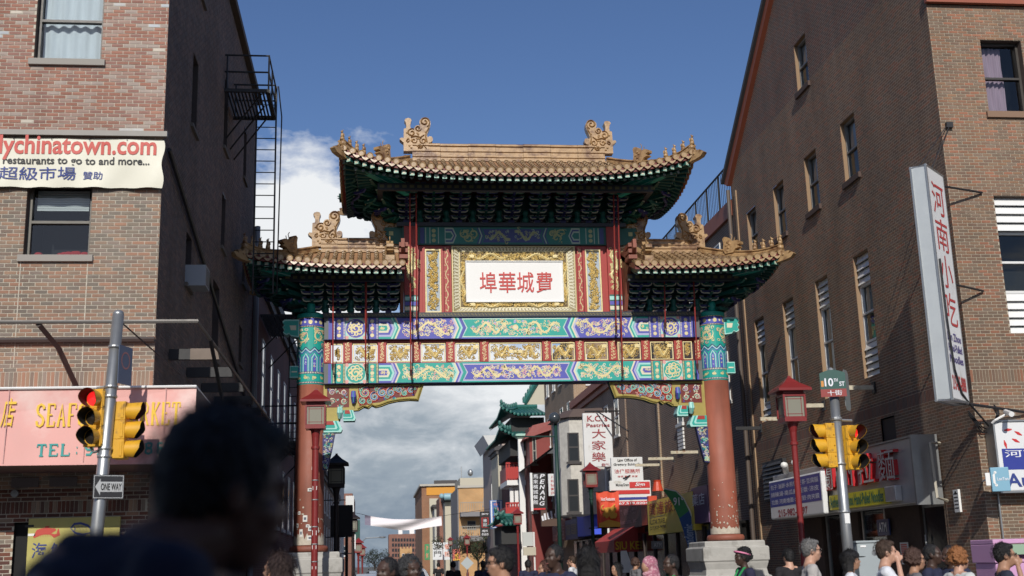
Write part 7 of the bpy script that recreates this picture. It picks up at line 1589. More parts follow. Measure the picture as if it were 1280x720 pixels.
# dragon banner on the green lamp post
def hang_banner(lab, px0, px1, py0, py1, Y, c1, c2, grp=None):
    x0, zb = bz(px0, py1, Y); x1, zt = bz(px1, py0, Y); t = thing('street_banner', lab, 'banner', (x0, Y, zb), grp); b = MB(); n = 10; b.add([(x0 + (x1 - x0) * i / n, Y + .04 * math.sin(i * 1.1), z) for z in (zb, zt) for i in range(n + 1)], [(i, i + 1, n + 2 + i, n + 1 + i) for i in range(n)]); b.build('cloth', c1, t)
    b = MB(); b.tube([(x0 - .3, Y, zt), (x1, Y, zt)], .02, 5); b.tube([(x0 - .3, Y, zb), (x1, Y, zb)], .02, 5); b.build('rod', BLACK, t)
    F = fS(Y - .06); b = MB(); clouds(b, F, x0 + .1, x1 - .05, zb + (zt - zb) * .22, zb + (zt - zb) * .62, 34, .12, .05, [0], 0); b.ribbon(F, [(x1 - .15, zt - (zt - zb) * .35), (x0 + (x1 - x0) * .5, zb + (zt - zb) * .45), (x0 + .2, zb + (zt - zb) * .3)], .1, .002); b.add([F(x0 + .04, zb + .02), F(x1, zb + .02), F(x1, zb + (zt - zb) * .14), F(x0 + (x1 - x0) * .5, zb + (zt - zb) * .22), F(x0 + .04, zb + (zt - zb) * .12)], [(0, 1, 2, 3, 4)]); b.build('gold_print', c2, t); return t, x0, x1, zb, zt
yb5 = float(P(742, 690, X=7.4)[1]); BRD_ = mat('red_banner_cloth', (.78, .10, .05), .7); GPR = mat('gold_print', (.70, .36, .05), .6)
t, x0, x1, zb, zt = hang_banner('red street banner with golden dragon and white heading on the green lamp post', 747, 773, 614, 660, yb5, BRD_, GPR, 'red street banners'); text('Host Restaurant', fS(yb5 - .07), x0 + .15, x1 - .15, zt - .32, zt - .2, 0, WI, t, bold=.02)
yb6 = float(P(563, 690, X=7.4)[1]); hang_banner('faded red street banner far off before the tan building', 566, 575, 686, 701, float(P(563, 700, X=7.2)[1]), mat('faded_banner', (.6, .16, .13), .7), GPR, 'red street banners')
# feather flag
ff = thing('feather_flag', 'green and blue curved feather flag standing by the yellow board', 'flag', (9.0, 36, 0)); yF = 35.0; L_e = [(829, 613), (836, 622), (842, 632), (849, 648), (855, 666), (859, 680), (862, 691)]; R_e = [(831, 611), (845, 614), (855, 624), (862, 638), (867, 652), (870, 668), (872, 688)]
b = MB(); vs3 = [(*[bz(p[0], p[1], yF)[k] for k in (0,)], yF + .02 * i, bz(p[0], p[1], yF)[1]) for pair in zip(L_e, R_e) for i, p in enumerate(pair)]
b.add(vs3, [(2 * i, 2 * i + 1, 2 * i + 3, 2 * i + 2) for i in range(3)], 0); b.add(vs3, [(2 * i, 2 * i + 1, 2 * i + 3, 2 * i + 2) for i in range(3, 6)], 1); b.build('cloth', [mat('flag_green', (.05, .26, .10), .6), mat('flag_blue', (.03, .09, .30), .6)], ff)
b = MB(); b.tube([(bz(p[0], p[1], yF)[0], yF, bz(p[0], p[1], yF)[1]) for p in R_e] + [(bz(873, 700, yF)[0], yF, 0)], .02, 5); b.build('pole', WHITE, ff)
a, z0 = bz(842, 632, yF - .05); c, z1 = bz(854, 621, yF - .05); text('91°', fS(yF - .05), a, c, z0, z1, 0, WI, ff, bold=.02); a, z0 = bz(856, 685, yF - .05); c, z1 = bz(866, 655, yF - .05); text('academic', fS(yF - .05), a, c, z0, z1, 0, mat('pale_blue_ink', (.3, .4, .6), .5), ff, rot90=True)
# dark ground floors under the signs
gf = thing('shopfront', 'dark open shopfronts below the yellow and maroon boards', 'shopfront', (9.5, 31, 0)); b = MB(); b.box(9.62, 9.94, 31.2, 58, .1, 2.55); b.build('dark_glazing', mat('shop_glass_dark', (.015, .014, .014), .15), gf)
for y in np.arange(31.2, 58, 1.6): b = MB(); b.box(9.56, 9.619, y, y + .1, .1, 2.5); b.build('mullion', mat('dark_mullion', (.05, .035, .03), .6), gf)
atm2 = thing('atm_sign', 'grey ATM sign under the yellow board', 'sign', (9.5, 34, 2.3)); a, z0 = bz(815, 686, 36); c, z1 = bz(829, 676, 36); b = MB(); b.box(a, c, 36, 36.05, z0, z1); b.build('plate', mat('grey_plate', (.16, .16, .17), .5), atm2); text('ATM', fS(35.99), a + .06, c - .06, z0 + .05, z1 - .05, 0, mat('grey_ink', (.4, .4, .4), .5), atm2)
pst = thing('poster_board', 'white poster in the dark doorway under the red awning', 'poster', (9.5, 40, 1.5)); a, z0 = bz(777, 716, 38); c, z1 = bz(791, 688, 38); b = MB(); b.add([(a + .0, 38, z0), (c, 38, z0), (a + .5 * (c - a), 38, z1), (a, 38, z1)], [(0, 1, 2, 3)]); b.build('paper', WHITE, pst)
# grey slatted canopy
gc = thing('canopy', 'dark grey sloping slatted canopy left of the white bay', 'canopy', (8.6, 58, 5)); X_ = 9.0; pA, pB, pC, pD = P(664, 565, X=X_), P(703, 535, X=X_), P(703, 562, X=X_), P(675, 592, X=X_)
SLT = mat('dark_slate_slats', (.085, .088, .09), .8, var=.15)
y0_, y1_ = float(pB[1]), float(pA[1]) ; z0_, z1_ = float(pC[2]) - .2, float(pB[2]) 
for i in range(9):
    t0, t1 = i / 9, (i + 1) / 9; b = MB(); b.add([(8.2 + 1.7 * t0, y0_, z0_ + (z1_ - z0_) * t0), (8.2 + 1.7 * t0, y1_, z0_ + (z1_ - z0_) * t0), (8.2 + 1.7 * t1 + .05, y1_, z0_ + (z1_ - z0_) * t1 - .04), (8.2 + 1.7 * t1 + .05, y0_, z0_ + (z1_ - z0_) * t1 - .04)], [(0, 1, 2, 3)]); b.build('slat', SLT, gc)
b = MB(); b.add([(8.2, y0_, z0_), (9.9, y0_, z0_), (9.9, y0_, z1_)], [(0, 1, 2)]); b.build('end_board', SLT, gc)
# Penang sign, plus its small white neighbour
pn = flat_sign('black vertical PENANG restaurant sign with white lettering', 664, 683, 591, 638, 56, m=mat('black_board', (0, 0, 0)))
for i, ch in enumerate('PENANG'): st(ch, 674.5, 681, 592.5 + i * 6.8, 598 + i * 6.8, 56, WI, pn, bold=.03, name='letter', shear=.2)
for i, ch in enumerate('馬來檳城餐館'): st(ch, 666.5, 672.5, 593 + i * 6.4, 598.4 + i * 6.4, 56, WI, pn, bold=.02, name='character')
b = MB(); a, z0 = bz(664, 639, 55.9); c, z1 = bz(665.3, 591, 55.9); b.box(a, c, 55.9, 56.1, z0, z1); b.build('white_edge', WHITE, pn); b = MB(); a, z0 = bz(666, 637.5, 55.95); c, z1 = bz(682, 635, 55.95); b.box(a, c, 55.95, 55.99, z0, z1); b.build('red_strip', mat('logo_red', (0, 0, 0)), pn)
ws2 = flat_sign('small white shop sign with red print beside the black vertical sign', 686, 698, 592, 620, 54.5); 
for i in range(5): st(('川', '料理', 'Sushi', '壽司', '3742')[i], 688.5, 696, 594.5 + i * 5, 598 + i * 5, 54.5, RI, ws2)
fa2 = thing('shop_fascia', 'dark brown fascia with leaning white letters below the black sign', 'fascia', (9.0, 60, 3.3)); a, z0 = bz(677, 658, 61); c, z1 = bz(703, 636, 61); b = MB(); b.box(a, c, 61, 61.3, z0, z1); b.build('board', mat('brown_fascia', (.09, .05, .035), .6), fa2)
for i, (px, h) in enumerate(((679, 6), (682, 8), (686, 8), (690, 9), (695, 5))): x_, z_ = bz(px, 651 - i, 60.98); b = MB(); b.ribbon(fS(60.98), [(x_, z_), (x_ - .04, z_ + h * .042)], .1, .004, 0, 0, False); b.build('letter', WI, fa2)
# red timber bay with grey roofline, green tiled pagoda roofs, white post, balconies
TRD = mat('dull_red_timber', (.22, .035, .028), .6, var=.1); BRD2 = mat('bright_red_timber', (.42, .03, .025), .5)
X8 = 8.6; rbld = thing('red_restaurant_building', 'dark red timber fronted building under green tiled roofs', 'building', (X8, 66.5, 0))
b = MB(); b.box(X8 + .5, 16, 68.4, 88, 0, 9.4); b.build('wall', BRD, rbld)
a, zt = bz(661, 530, 66.5); c, zb = bz(690, 660, 66.5); b = MB(); b.box(a, 9.88, 66.5, 68.2, 0, zt - .2); b.build('red_bay', TRD, rbld); b = MB(); b.add([(a - .35, 66.1, zt - .9), (10.2, 66.1, zt - .3), (10.2, 68.3, zt - .3), (a - .35, 68.3, zt - .9), (a + .2, 66.3, zt - .1), (10.2, 66.3, zt + .2), (10.2, 68.3, zt + .2), (a + .2, 68.3, zt - .1)], [(0, 1, 5, 4), (4, 5, 6, 7), (0, 3, 2, 1), (0, 4, 7, 3)]); b.build('bay_cornice', TRD, rbld)
for (py0, py1) in ((547, 580), (600, 640)):
    a1, zz1 = bz(665, py0, 66.5); c1, zz0 = bz(671, py1, 66.5); far_window(fS(66.5), a1, c1, zz0, zz1, rbld, frm=mat('pale_trim', (.3, .28, .24), .6))
wp_ = thing('white_column', 'tall white painted post in front of the red timber bay', 'column', (8.4, 68, 0)); a, z1 = bz(651, 548, 68); b = MB(); b.box(a - .16, a + .16, 68, 68.3, .1, z1); b.build('shaft', WHITE, wp_)
b = MB(); b.lathe((a, 68.15, z1), [(.2, 0), (.3, .1), (.3, .25), (.1, .3)], sq=True); b.build('capital', mat('pale_green_paint', (0, 0, 0)), wp_)
def pagoda(lab, px0, px1, pye, pyt, Y, dep, X1=None):
    "green glazed roof: eave from px0 to px1 at pye, ridge at pyt"
    x0, ze = bz(px0, pye, Y); x1, zt = bz(px1, pyt, Y); t = thing('green_tiled_roof', lab, 'roof', (x0, Y, ze)); GT = mat('green_glazed_tile', (.025, .13, .11), .4, var=.3, vs=5, bump=.4)
    n = max(4, int((x1 - x0) / .22)); m_ = int(dep / .22); b = MB(); sx_ = (x1 - x0)
    H_ = lambda u, v: ze + (zt - ze) * min(1, 1.9 * min(u, v)) ** 1.0 + .45 * (max(0, 1 - u * 3) * max(0, 1 - v * 3))
    N1, N2 = 12, 12; vs = [(x0 + sx_ * i / N1, Y + dep * j / N2, H_(i / N1, j / N2)) for j in range(N2 + 1) for i in range(N1 + 1)]; fs = [(j * 13 + i, j * 13 + i + 1, j * 13 + i + 14, j * 13 + i + 13) for j in range(12) for i in range(12)]
    b.add(vs, fs); b.add([(v[0], v[1], v[2] - .12) for v in vs], fs, 1); b.build('tile_bed', [GT, DTEAL], t)
    for i in range(n):
        u = (i + .5) / n; b = MB(); b.tube([(x0 + sx_ * u, Y - .03 + dep * .5 * q / 4 * min(1, u * 2 + .1), H_(u, .5 * q / 4 * min(1, u * 2 + .1)) + .02) for q in range(5)], .075, 6); b.ell((x0 + sx_ * u, Y - .02, H_(u, 0) - .02), .09, .05, .10, nu=8, nv=5); b.build('tile_row', GT, t)
    for j in range(m_):
        v = (j + .5) / m_; b = MB(); b.tube([(x0 - .03 + sx_ * .5 * q / 4 * min(1, v * 2 + .1), Y + dep * v, H_(.5 * q / 4 * min(1, v * 2 + .1), v) + .02) for q in range(5)], .075, 6); b.build('tile_row', GT, t)
    b = MB(); b.tube([(x0 + sx_ * .5 * q / 6, Y + dep * .5 * q / 6, H_(.5 * q / 6, .5 * q / 6) + .12) for q in range(7)], .13, 6); b.tube([(x0 + sx_ * .52, Y + dep * .5, zt + .12), (x1, Y + dep * .5, zt + .12)], .16, 6); b.build('ridge', GT, t)
    for q in range(7): b = MB(); u = q / 12; b.ell((x0 + sx_ * u, Y + dep * u, H_(u, u) + .32), .10, .10, .17, nu=6, nv=5); b.build('ridge_ornament', GT, t)
    b = MB(); b.box(x0 + sx_ * .25, x1, Y + dep * .12, Y + dep * .9, ze - 1.1, ze - .1); b.build('eave_timbers', mat('dark_timber', (.03, .03, .03), .7), t); return t
pagoda('upper green glazed tile roof with crested ridges behind the gate beam', 627, 682, 518, 500, 72, 8); pagoda('middle green glazed tile roof below the upper green roof', 625, 684, 545, 527, 70, 9)
pagoda('small green tiled entrance roof above the red lantern lamp', 620, 651, 655, 645, 66, 5)
gb = thing('ridge_gable', 'cream gable with green crested slope behind the upper green roof', 'gable', (9.5, 76, 12)); a, z0 = bz(655, 506, 76); c, z1 = bz(682, 482, 76); b = MB(); b.add([(a, 76, z0), (c + 3, 76, z0), (c + 3, 76, z1 + 1.2), (c - .2, 76, z1 + .8), (a, 76.5, z0 + .1)], [(0, 1, 2, 3)]); b.build('gable_wall', mat('cream_render', (.5, .46, .36), .8), gb); b = MB(); b.tube([(a, 75.9, z0 + .1), (c - .2, 75.9, z1 + .9)], .16, 5); b.build('crest', MAT['green_glazed_tile'], gb)
for i in range(8): b = MB(); q = i / 8; b.ell((a + (c - .2 - a) * q, 75.9, z0 + .35 + (z1 + .8 - z0) * q), .12, .1, .2, nu=6, nv=5); b.build('crest_ornament', MAT['green_glazed_tile'], gb)
bal = []
for k, (py0, py1) in enumerate(((578, 600), (628, 648))):
    x0_, zt = bz(633, py0, 72); x1_, zb = bz(650, py1, 72); t = thing('balcony', ('upper bright red balcony with white base below the green roofs', 'lower bright red balcony above the small green roof')[k], 'balcony', (x0_, 72, zb)); b = MB(); b.box(x0_, x1_ + .8, 72, 76, zb - .3, zb); b.build('slab', WHITE, t)
    for q in range(6): b = MB(); b.box(x0_ + (x1_ - x0_) * q / 5 - .05, x0_ + (x1_ - x0_) * q / 5 + .05, 72, 72.1, zb, zt); b.build('baluster', BRD2, t)
    b = MB(); b.box(x0_, x1_, 72.02, 72.08, zb + .1, zt - .3); b.box(x0_, x0_ + .06, 72.1, 76, zb, zt - .25); b.box(x0_ - .05, x1_ + .05, 71.95, 72.15, zt - .1, zt); b.build('rail', BRD2, t)
b = MB()
for px in (637, 643): a, z1 = bz(px, 600, 72.5); b.box(a, a + .22, 72.5, 72.7, 3, z1)
b.build('white_mullion', WHITE, rbld)
# paler houses beyond
Yp = 92; pk_ = thing('row_house', 'pale house with pink brick front and white cornice left of the green roofs', 'house', (8.4, Yp, 0)); a, zt = bz(611, 545, Yp); c, _ = bz(624, 600, Yp)
b = MB(); b.box(a + .3, 16, Yp, Yp + 9, 0, zt - .6); b.build('wall', mat('pinkish_render', (.42, .34, .30), .8, var=.1), pk_); b = MB(); b.add([(a, Yp - .3, zt - .9), (c, Yp - .3, zt - .9), (c + .4, Yp - .6, zt), (a - .5, Yp - .6, zt), (a - .5, Yp + 8, zt), (a, Yp + 8, zt - .9), (c + .4, Yp + 8, zt)], [(0, 1, 2, 3), (0, 3, 4, 5), (3, 2, 6, 4)]); b.build('white_cornice', WHITE, pk_)
for (p0, p1) in ((560, 592), (605, 640)): a1, z1 = bz(614, p0, Yp); c1, z0 = bz(619, p1, Yp); far_window(fS(Yp), a1, c1, z0, z1, pk_)
Yc = 86; cr2 = block('cream rendered house beside the pink fronted house', bz(623, 600, Yc)[0], 15, Yc, Yc + 5, bz(630, 563, Yc)[1], mat('cream_render', (0, 0, 0)), [], DKC, 'row_house', 'house')
bsn = flat_sign('blue vertical sign with orange characters and white border', 613, 628, 625, 661, 80, m=mat('sign_mid_blue', (.04, .14, .42), .5))
for i, ch in enumerate('中國藥材店'): st(ch, 617.5, 623.5, 628 + i * 6.3, 633 + i * 6.3, 80, mat('salmon_ink', (.7, .25, .15), .5), bsn, name='character')
b = MB()
for (p0, p1, q0, q1) in ((614, 615, 626, 660), (626, 627, 626, 660), (615, 626, 626, 627), (615, 626, 659, 660)): a, z0 = bz(p0, q1, 79.98); c, z1 = bz(p1, q0, 79.98); b.box(a, c, 79.97, 79.99, z0, z1)
b.build('white_border', WI, bsn)
bks = flat_sign('black vertical shop sign with white panels in front of the tan balconies', 600.5, 612, 639, 671, 95, m=mat('black_board', (0, 0, 0))); st('Jerry', 602, 610.5, 641, 644, 95, WI, bks)
for i, ch in enumerate('林記'): st(ch, 604, 608.5, 648.5 + i * 5, 653 + i * 5, 95, WI, bks)
st('福州', 602.5, 609.5, 662, 665, 95, WI, bks); st('食品店', 602, 610.5, 666, 669.5, 95, WI, bks); b = MB()
for (p0, p1, q0, q1) in ((602.3, 602.9, 647, 659.5), (609.8, 610.4, 647, 659.5), (602.9, 609.8, 647, 647.6), (602.9, 609.8, 659, 659.5)): a, z0 = bz(p0, q1, 94.98); c, z1 = bz(p1, q0, 94.98); b.box(a, c, 94.97, 94.99, z0, z1)
b.build('red_frame', mat('logo_red', (0, 0, 0)), bks)
# tan balconied building facing down the street
Yt = 130; TAN = brickmat('orange_tan_brick', (.50, .27, .11), (.46, .25, .10), (.5, .36, .2)); x0, zt = bz(573, 610, Yt); x1 = bz(640, 610, Yt)[0]
tbd = thing('apartment_building', 'orange tan apartment building with grey balconies at the end of the right row', 'building', (x0, Yt, 0)); b = MB(); b.box(x0, x1, Yt, Yt + 12, 0, zt); b.build('wall', TAN, tbd); b = MB(); b.box(x0 - .12, x0 - .002, Yt + .1, Yt + 12, 0, zt); b.build('grey_side', mat('grey_render', (.22, .21, .21), .8), tbd); b = MB(); b.box(x0 - .1, x1, Yt - .15, Yt + .1, zt, zt + .25); b.build('coping', mat('pale_coping', (.45, .42, .36), .8), tbd)
for (p0, p1, q0, q1) in ((604, 610, 622, 632), (584, 595, 651, 661)): a, z1 = bz(p0, q0, Yt); c, z0 = bz(p1, q1, Yt); far_window(fS(Yt), a, c, z0, z1, tbd, frm=mat('pale_trim', (0, 0, 0)))
for k, (pt, pb) in enumerate(((640, 645), (670, 676))):
    a, z1 = bz(576, pt, Yt - 2); c, z0 = bz(606, pb, Yt - 2); b = MB(); b.box(a, c, Yt - 2, Yt - .01, z0, z1); bo = b.build('balcony', mat('grey_render', (0, 0, 0)), tbd)
    zt2 = z1 + .95
    for q in range(12): b = MB(); x_ = a + (c - a) * q / 11; b.box(x_ - .03, x_ + .03, Yt - 1.98, Yt - 1.93, z1, zt2); b.build('baluster', mat('pale_trim', (0, 0, 0)), bo)
    b = MB(); b.box(a, c, Yt - 2, Yt - 1.92, zt2, zt2 + .08); b.build('rail', mat('pale_trim', (0, 0, 0)), bo)
Yw = 150; cw = block('cream flat roofed block above the tan apartment building', bz(575, 600, Yw)[0], bz(625, 600, Yw)[0], Yw, Yw + 10, bz(600, 597, Yw)[1], mat('cream_render', (0, 0, 0)), [], None)
b = MB(); a, z = bz(575, 597, Yw); b.tube([(a + .2, Yw, z), (a + .2, Yw, z + 1.4)], .06, 5); a, z = bz(588, 596, Yw); b.ell((a, Yw, z + .5), .35, .35, .45); b.build('roof_vent', GREYMET, cw)
# orange banded brick building
Yo = 175; x0, zt = bz(527, 608, Yo); x1 = bz(576, 608, Yo)[0]; ob = thing('brick_building', 'brown brick building with orange band and cream wall beside the hanging white banner', 'building', (x0, Yo, 0))
xf = bz(533, 608, Yo)[0]; b = MB(); b.box(x0, x1, Yo, Yo + 30, 0, zt); b.build('wall', brickmat('orange_brown_brick', (.27, .12, .06), (.24, .11, .06), (.3, .2, .13)), ob); b = MB(); b.box(xf, x1, Yo - .1, Yo - .01, zt - 1.3, zt - .2); b.build('orange_band', mat('orange_panel', (.62, .27, .02), .5), ob); b = MB(); b.box(xf + .4, x1, Yo - .3, Yo - .01, 0, zt - 1.8); b.build('cream_panel', mat('cream_render', (0, 0, 0)), ob); b = MB(); b.box(x0 - .3, x1 + .3, Yo - .4, Yo + 30, zt, zt + .3); b.build('coping', mat('pale_coping', (0, 0, 0)), ob)
b = MB(); a, z = bz(543, 606, Yo); b.box(a, bz(572, 606, Yo)[0], Yo + 1, Yo + 1.2, zt + .3, zt + .9); b.build('roof_plant', DKC, ob)
for (px, Y_, py, w_, m_, lab) in ((549, 160, 622, 5, BRR, 'narrow red brick chimney stack house before the orange banded building'), (556, 155, 625, 9, mat('cream_render', (0, 0, 0)), 'narrow cream rendered house below the blue roof tank'), (543, 168, 634, 8, mat('cream_grey', (.46, .46, .42), .8), 'white arched gable house below the brown roof')):
    a, z = bz(px, py, Y_); c, _ = bz(px + w_, py, Y_); block(lab, a, c, Y_, Y_ + 8, z, m_, [], DKC if px != 549 else None, 'row_house', 'house')
tk = thing('roof_tank', 'pale blue cylindrical roof duct on the row of houses', 'roof duct', (5, 158, 9)); a, z = bz(558, 621, 154); b = MB(); b.tube([(a - .3, 154, z), (a + .7, 154, z)], .45, 12); b.ell((a - .6, 154, z + .1), .35, .35, .35); b.build('duct', mat('pale_blue_metal', (.25, .42, .48), .5), tk)
# vertical signs and poles in front
for (px0, px1, py0, py1, Y_, m_, lab, tx, inkm) in ((541, 553, 678, 700, 120, LB, 'white vertical shop sign with black print near the far banner', '金門', BLKL), (554, 564, 678, 700, 122, LB, 'white vertical shop sign with pink print near the far banner', '餐館', mat('salmon_ink', (0, 0, 0))), (531, 537, 680, 700, 118, mat('flag_green', (0, 0, 0)), 'green vertical shop sign with orange characters', '海鮮', mat('salmon_ink', (0, 0, 0)))):
    t = flat_sign(lab, px0, px1, py0, py1, Y_, m=m_)
    for i, ch in enumerate(tx): st(ch, px0 + 1.5, px1 - 1.5, py0 + 2 + i * 9, py0 + 9 + i * 9, Y_, inkm, t, name='character')
# white cloth banner across the street
cb = thing('cloth_banner', 'plain white cloth banner strung high across the far street', 'banner', (-.8, 90, 4.7)); x0, z1 = bz(456, 643.5, 90); x1, z1b = bz(552, 645, 90); n = 40; vs = []
for j in range(6):
    for i in range(n + 1):
        t = i / n; sag = .42 * 4 * t * (1 - t); top_ = z1 + (z1b - z1) * t - sag * .7; bot = top_ - .74 + .05 * math.sin(t * 9); vs.append((x0 + (x1 - x0) * t, 90 + .22 * math.sin(t * 7 + j * .9), top_ + (bot - top_) * j / 5))
b = MB(); fs = [(j * (n + 1) + i, j * (n + 1) + i + 1, (j + 1) * (n + 1) + i + 1, (j + 1) * (n + 1) + i) for j in range(5) for i in range(n)]; b.add(vs, fs); b.m = [1 if (k % n) < 3 else 0 for k in range(len(fs))]; b.build('cloth', [mat('banner_cloth', (.80, .76, .78), .8), mat('banner_grey_end', (.20, .18, .24), .8)], cb, smooth=True)
b = MB(); b.tube([(-3.1, 90, z1 + .5), (x0, 90, z1)], .015, 4); b.tube([(x1, 90, z1b), (9.9, 90, z1b + .6)], .015, 4); b.build('guy_rope', BLACK, cb)
# far blocks
Yf = 330; x0, zt = bz(486, 668, Yf); x1 = bz(522, 668, Yf)[0]; fb = thing('office_block', 'distant red brown office block with rows of windows at the end of the street', 'building', (x0, Yf, 0)); b = MB(); b.box(x0, x1, Yf, Yf + 20, 0, zt); b.build('wall', brickmat('far_brick', (.22, .10, .075), (.2, .095, .07), (.26, .14, .1)), fb)
for r in range(5):
    for c_ in range(9):
        a, z1 = bz(490 + c_ * 3.6, 673 + r * 6.4, Yf); b = MB(); b.box(a, a + .55, Yf - .05, Yf - .01, z1 - .85, z1); b.build('window', PANEDK, fb)
for (px, w_) in ((498, 5), (512, 6)): a, z = bz(px, 668, Yf + 5); b = MB(); b.box(a, a + w_ * .22, Yf + 5, Yf + 8, z, z + 1.6); b.build('water_tank', WHITE, fb)
Yg = 260; x0, zt = bz(500, 686, Yg); fc = thing('yellow_brick_house', 'small orange yellow house with crenellated top before the far office block', 'house', (x0, Yg, 0)); x1 = bz(515, 686, Yg)[0]; b = MB(); b.box(x0, x1, Yg, Yg + 10, 0, zt); b.build('wall', TAN, fc)
for k in range(4): b = MB(); u = x0 + (x1 - x0) * k / 3.6; b.box(u, u + .35, Yg, Yg + .4, zt, zt + .4); b.build('merlon', TAN, fc)
for px in (502.5, 509): a, z1 = bz(px, 692, Yg); c, z0 = bz(px + 3.5, 698, Yg); far_window(fS(Yg), a, c, z0, z1, fc)
# left row beyond the red brick house
l2 = block('dark red brick house with pale window lintels behind the left gate column', -12, -3.1, 30, 52, 9.3, BRD, [(frame((-3.1, 0, 0), (0, 1, 0), (1, 0, 0)), y, y + .9, z, z + 1.9) for y in (32.2, 34.8, 37.4, 40, 42.6, 45.2, 48) for z in (2.9, 5.9)], DKC)
l3 = block('brown brick house on the left row behind the dark lantern lamp', -12, -3.1, 52.2, 70, 7.6, brickmat('orange_brown_brick', 0, 0, 0), [(frame((-3.1, 0, 0), (0, 1, 0), (1, 0, 0)), y, y + .9, z, z + 1.6) for y in (54, 57, 60, 63, 66) for z in (2.6, 5.2)], DKC)
l4 = block('low dark house further down the left row', -12, -3.1, 70.2, 100, 7.0, BRN, [(frame((-3.1, 0, 0), (0, 1, 0), (1, 0, 0)), y, y + 1, z, z + 1.5) for y in (72, 76, 80, 84, 88) for z in (2.6, 4.9)], DKC)
l5 = block('white rendered house at the end of the left row', -12, -3.1, 100.2, 118, 9.6, mat('rough_white_stone', (0, 0, 0)), [(frame((-3.1, 0, 0), (0, 1, 0), (1, 0, 0)), 104, 106, 3, 5)])
l6 = block('distant red brick tower block left of the white banner', -9.5, -2.9, 150, 170, 10.6, brickmat('far_brick', 0, 0, 0), [(fS(150), x, x + .9, z, z + 1.2) for x in (-6, -4.4) for z in (3, 5.3, 7.6)])
for i, (px0, px1, py0, py1, Y_, m_, lab) in enumerate(((432, 445, 600, 640, 62, LB, 'white vertical shop sign beyond the black signboard'), (444, 452, 650, 676, 75, mat('sign_green', (.02, .13, .09)), 'dark green hanging sign on the left row'), (443, 447, 668, 688, 66, LB, 'narrow white sign under the dark green sign'))):
    x0, z0 = bz(px0, py1, Y_); x1, z1 = bz(px1, py0, Y_); t = thing('hanging_sign', lab, 'sign', (x0, Y_, z0)); b = MB(); b.box(x0, x1 - .1, Y_, Y_ + .15, z0, z1 - (.8 if i == 0 else 0)); b.build('board', m_, t); b = MB(); b.tube([(-3.1, Y_ + .08, z1 - 1), (x0, Y_ + .08, z1 - 1)], .03, 4); b.build('mount_bar', BLACK, t)
cb2 = thing('street_light', 'grey cobra head street light arm far down the left side', 'street light', (-3, 110, 0)); a, z = bz(478, 671.5, 110); a0, _ = bz(452, 672, 110); b = MB(); b.tube([(a0, 110, 0), (a0, 110, z - .4), (a0 + .4, 110, z - .05), (a, 110, z)], .05, 6); b.build('pole', GREYMET, cb2); b = MB(); b.ell((a, 110, z), .35, .15, .09); b.build('lamp_head', GREYMET, cb2)
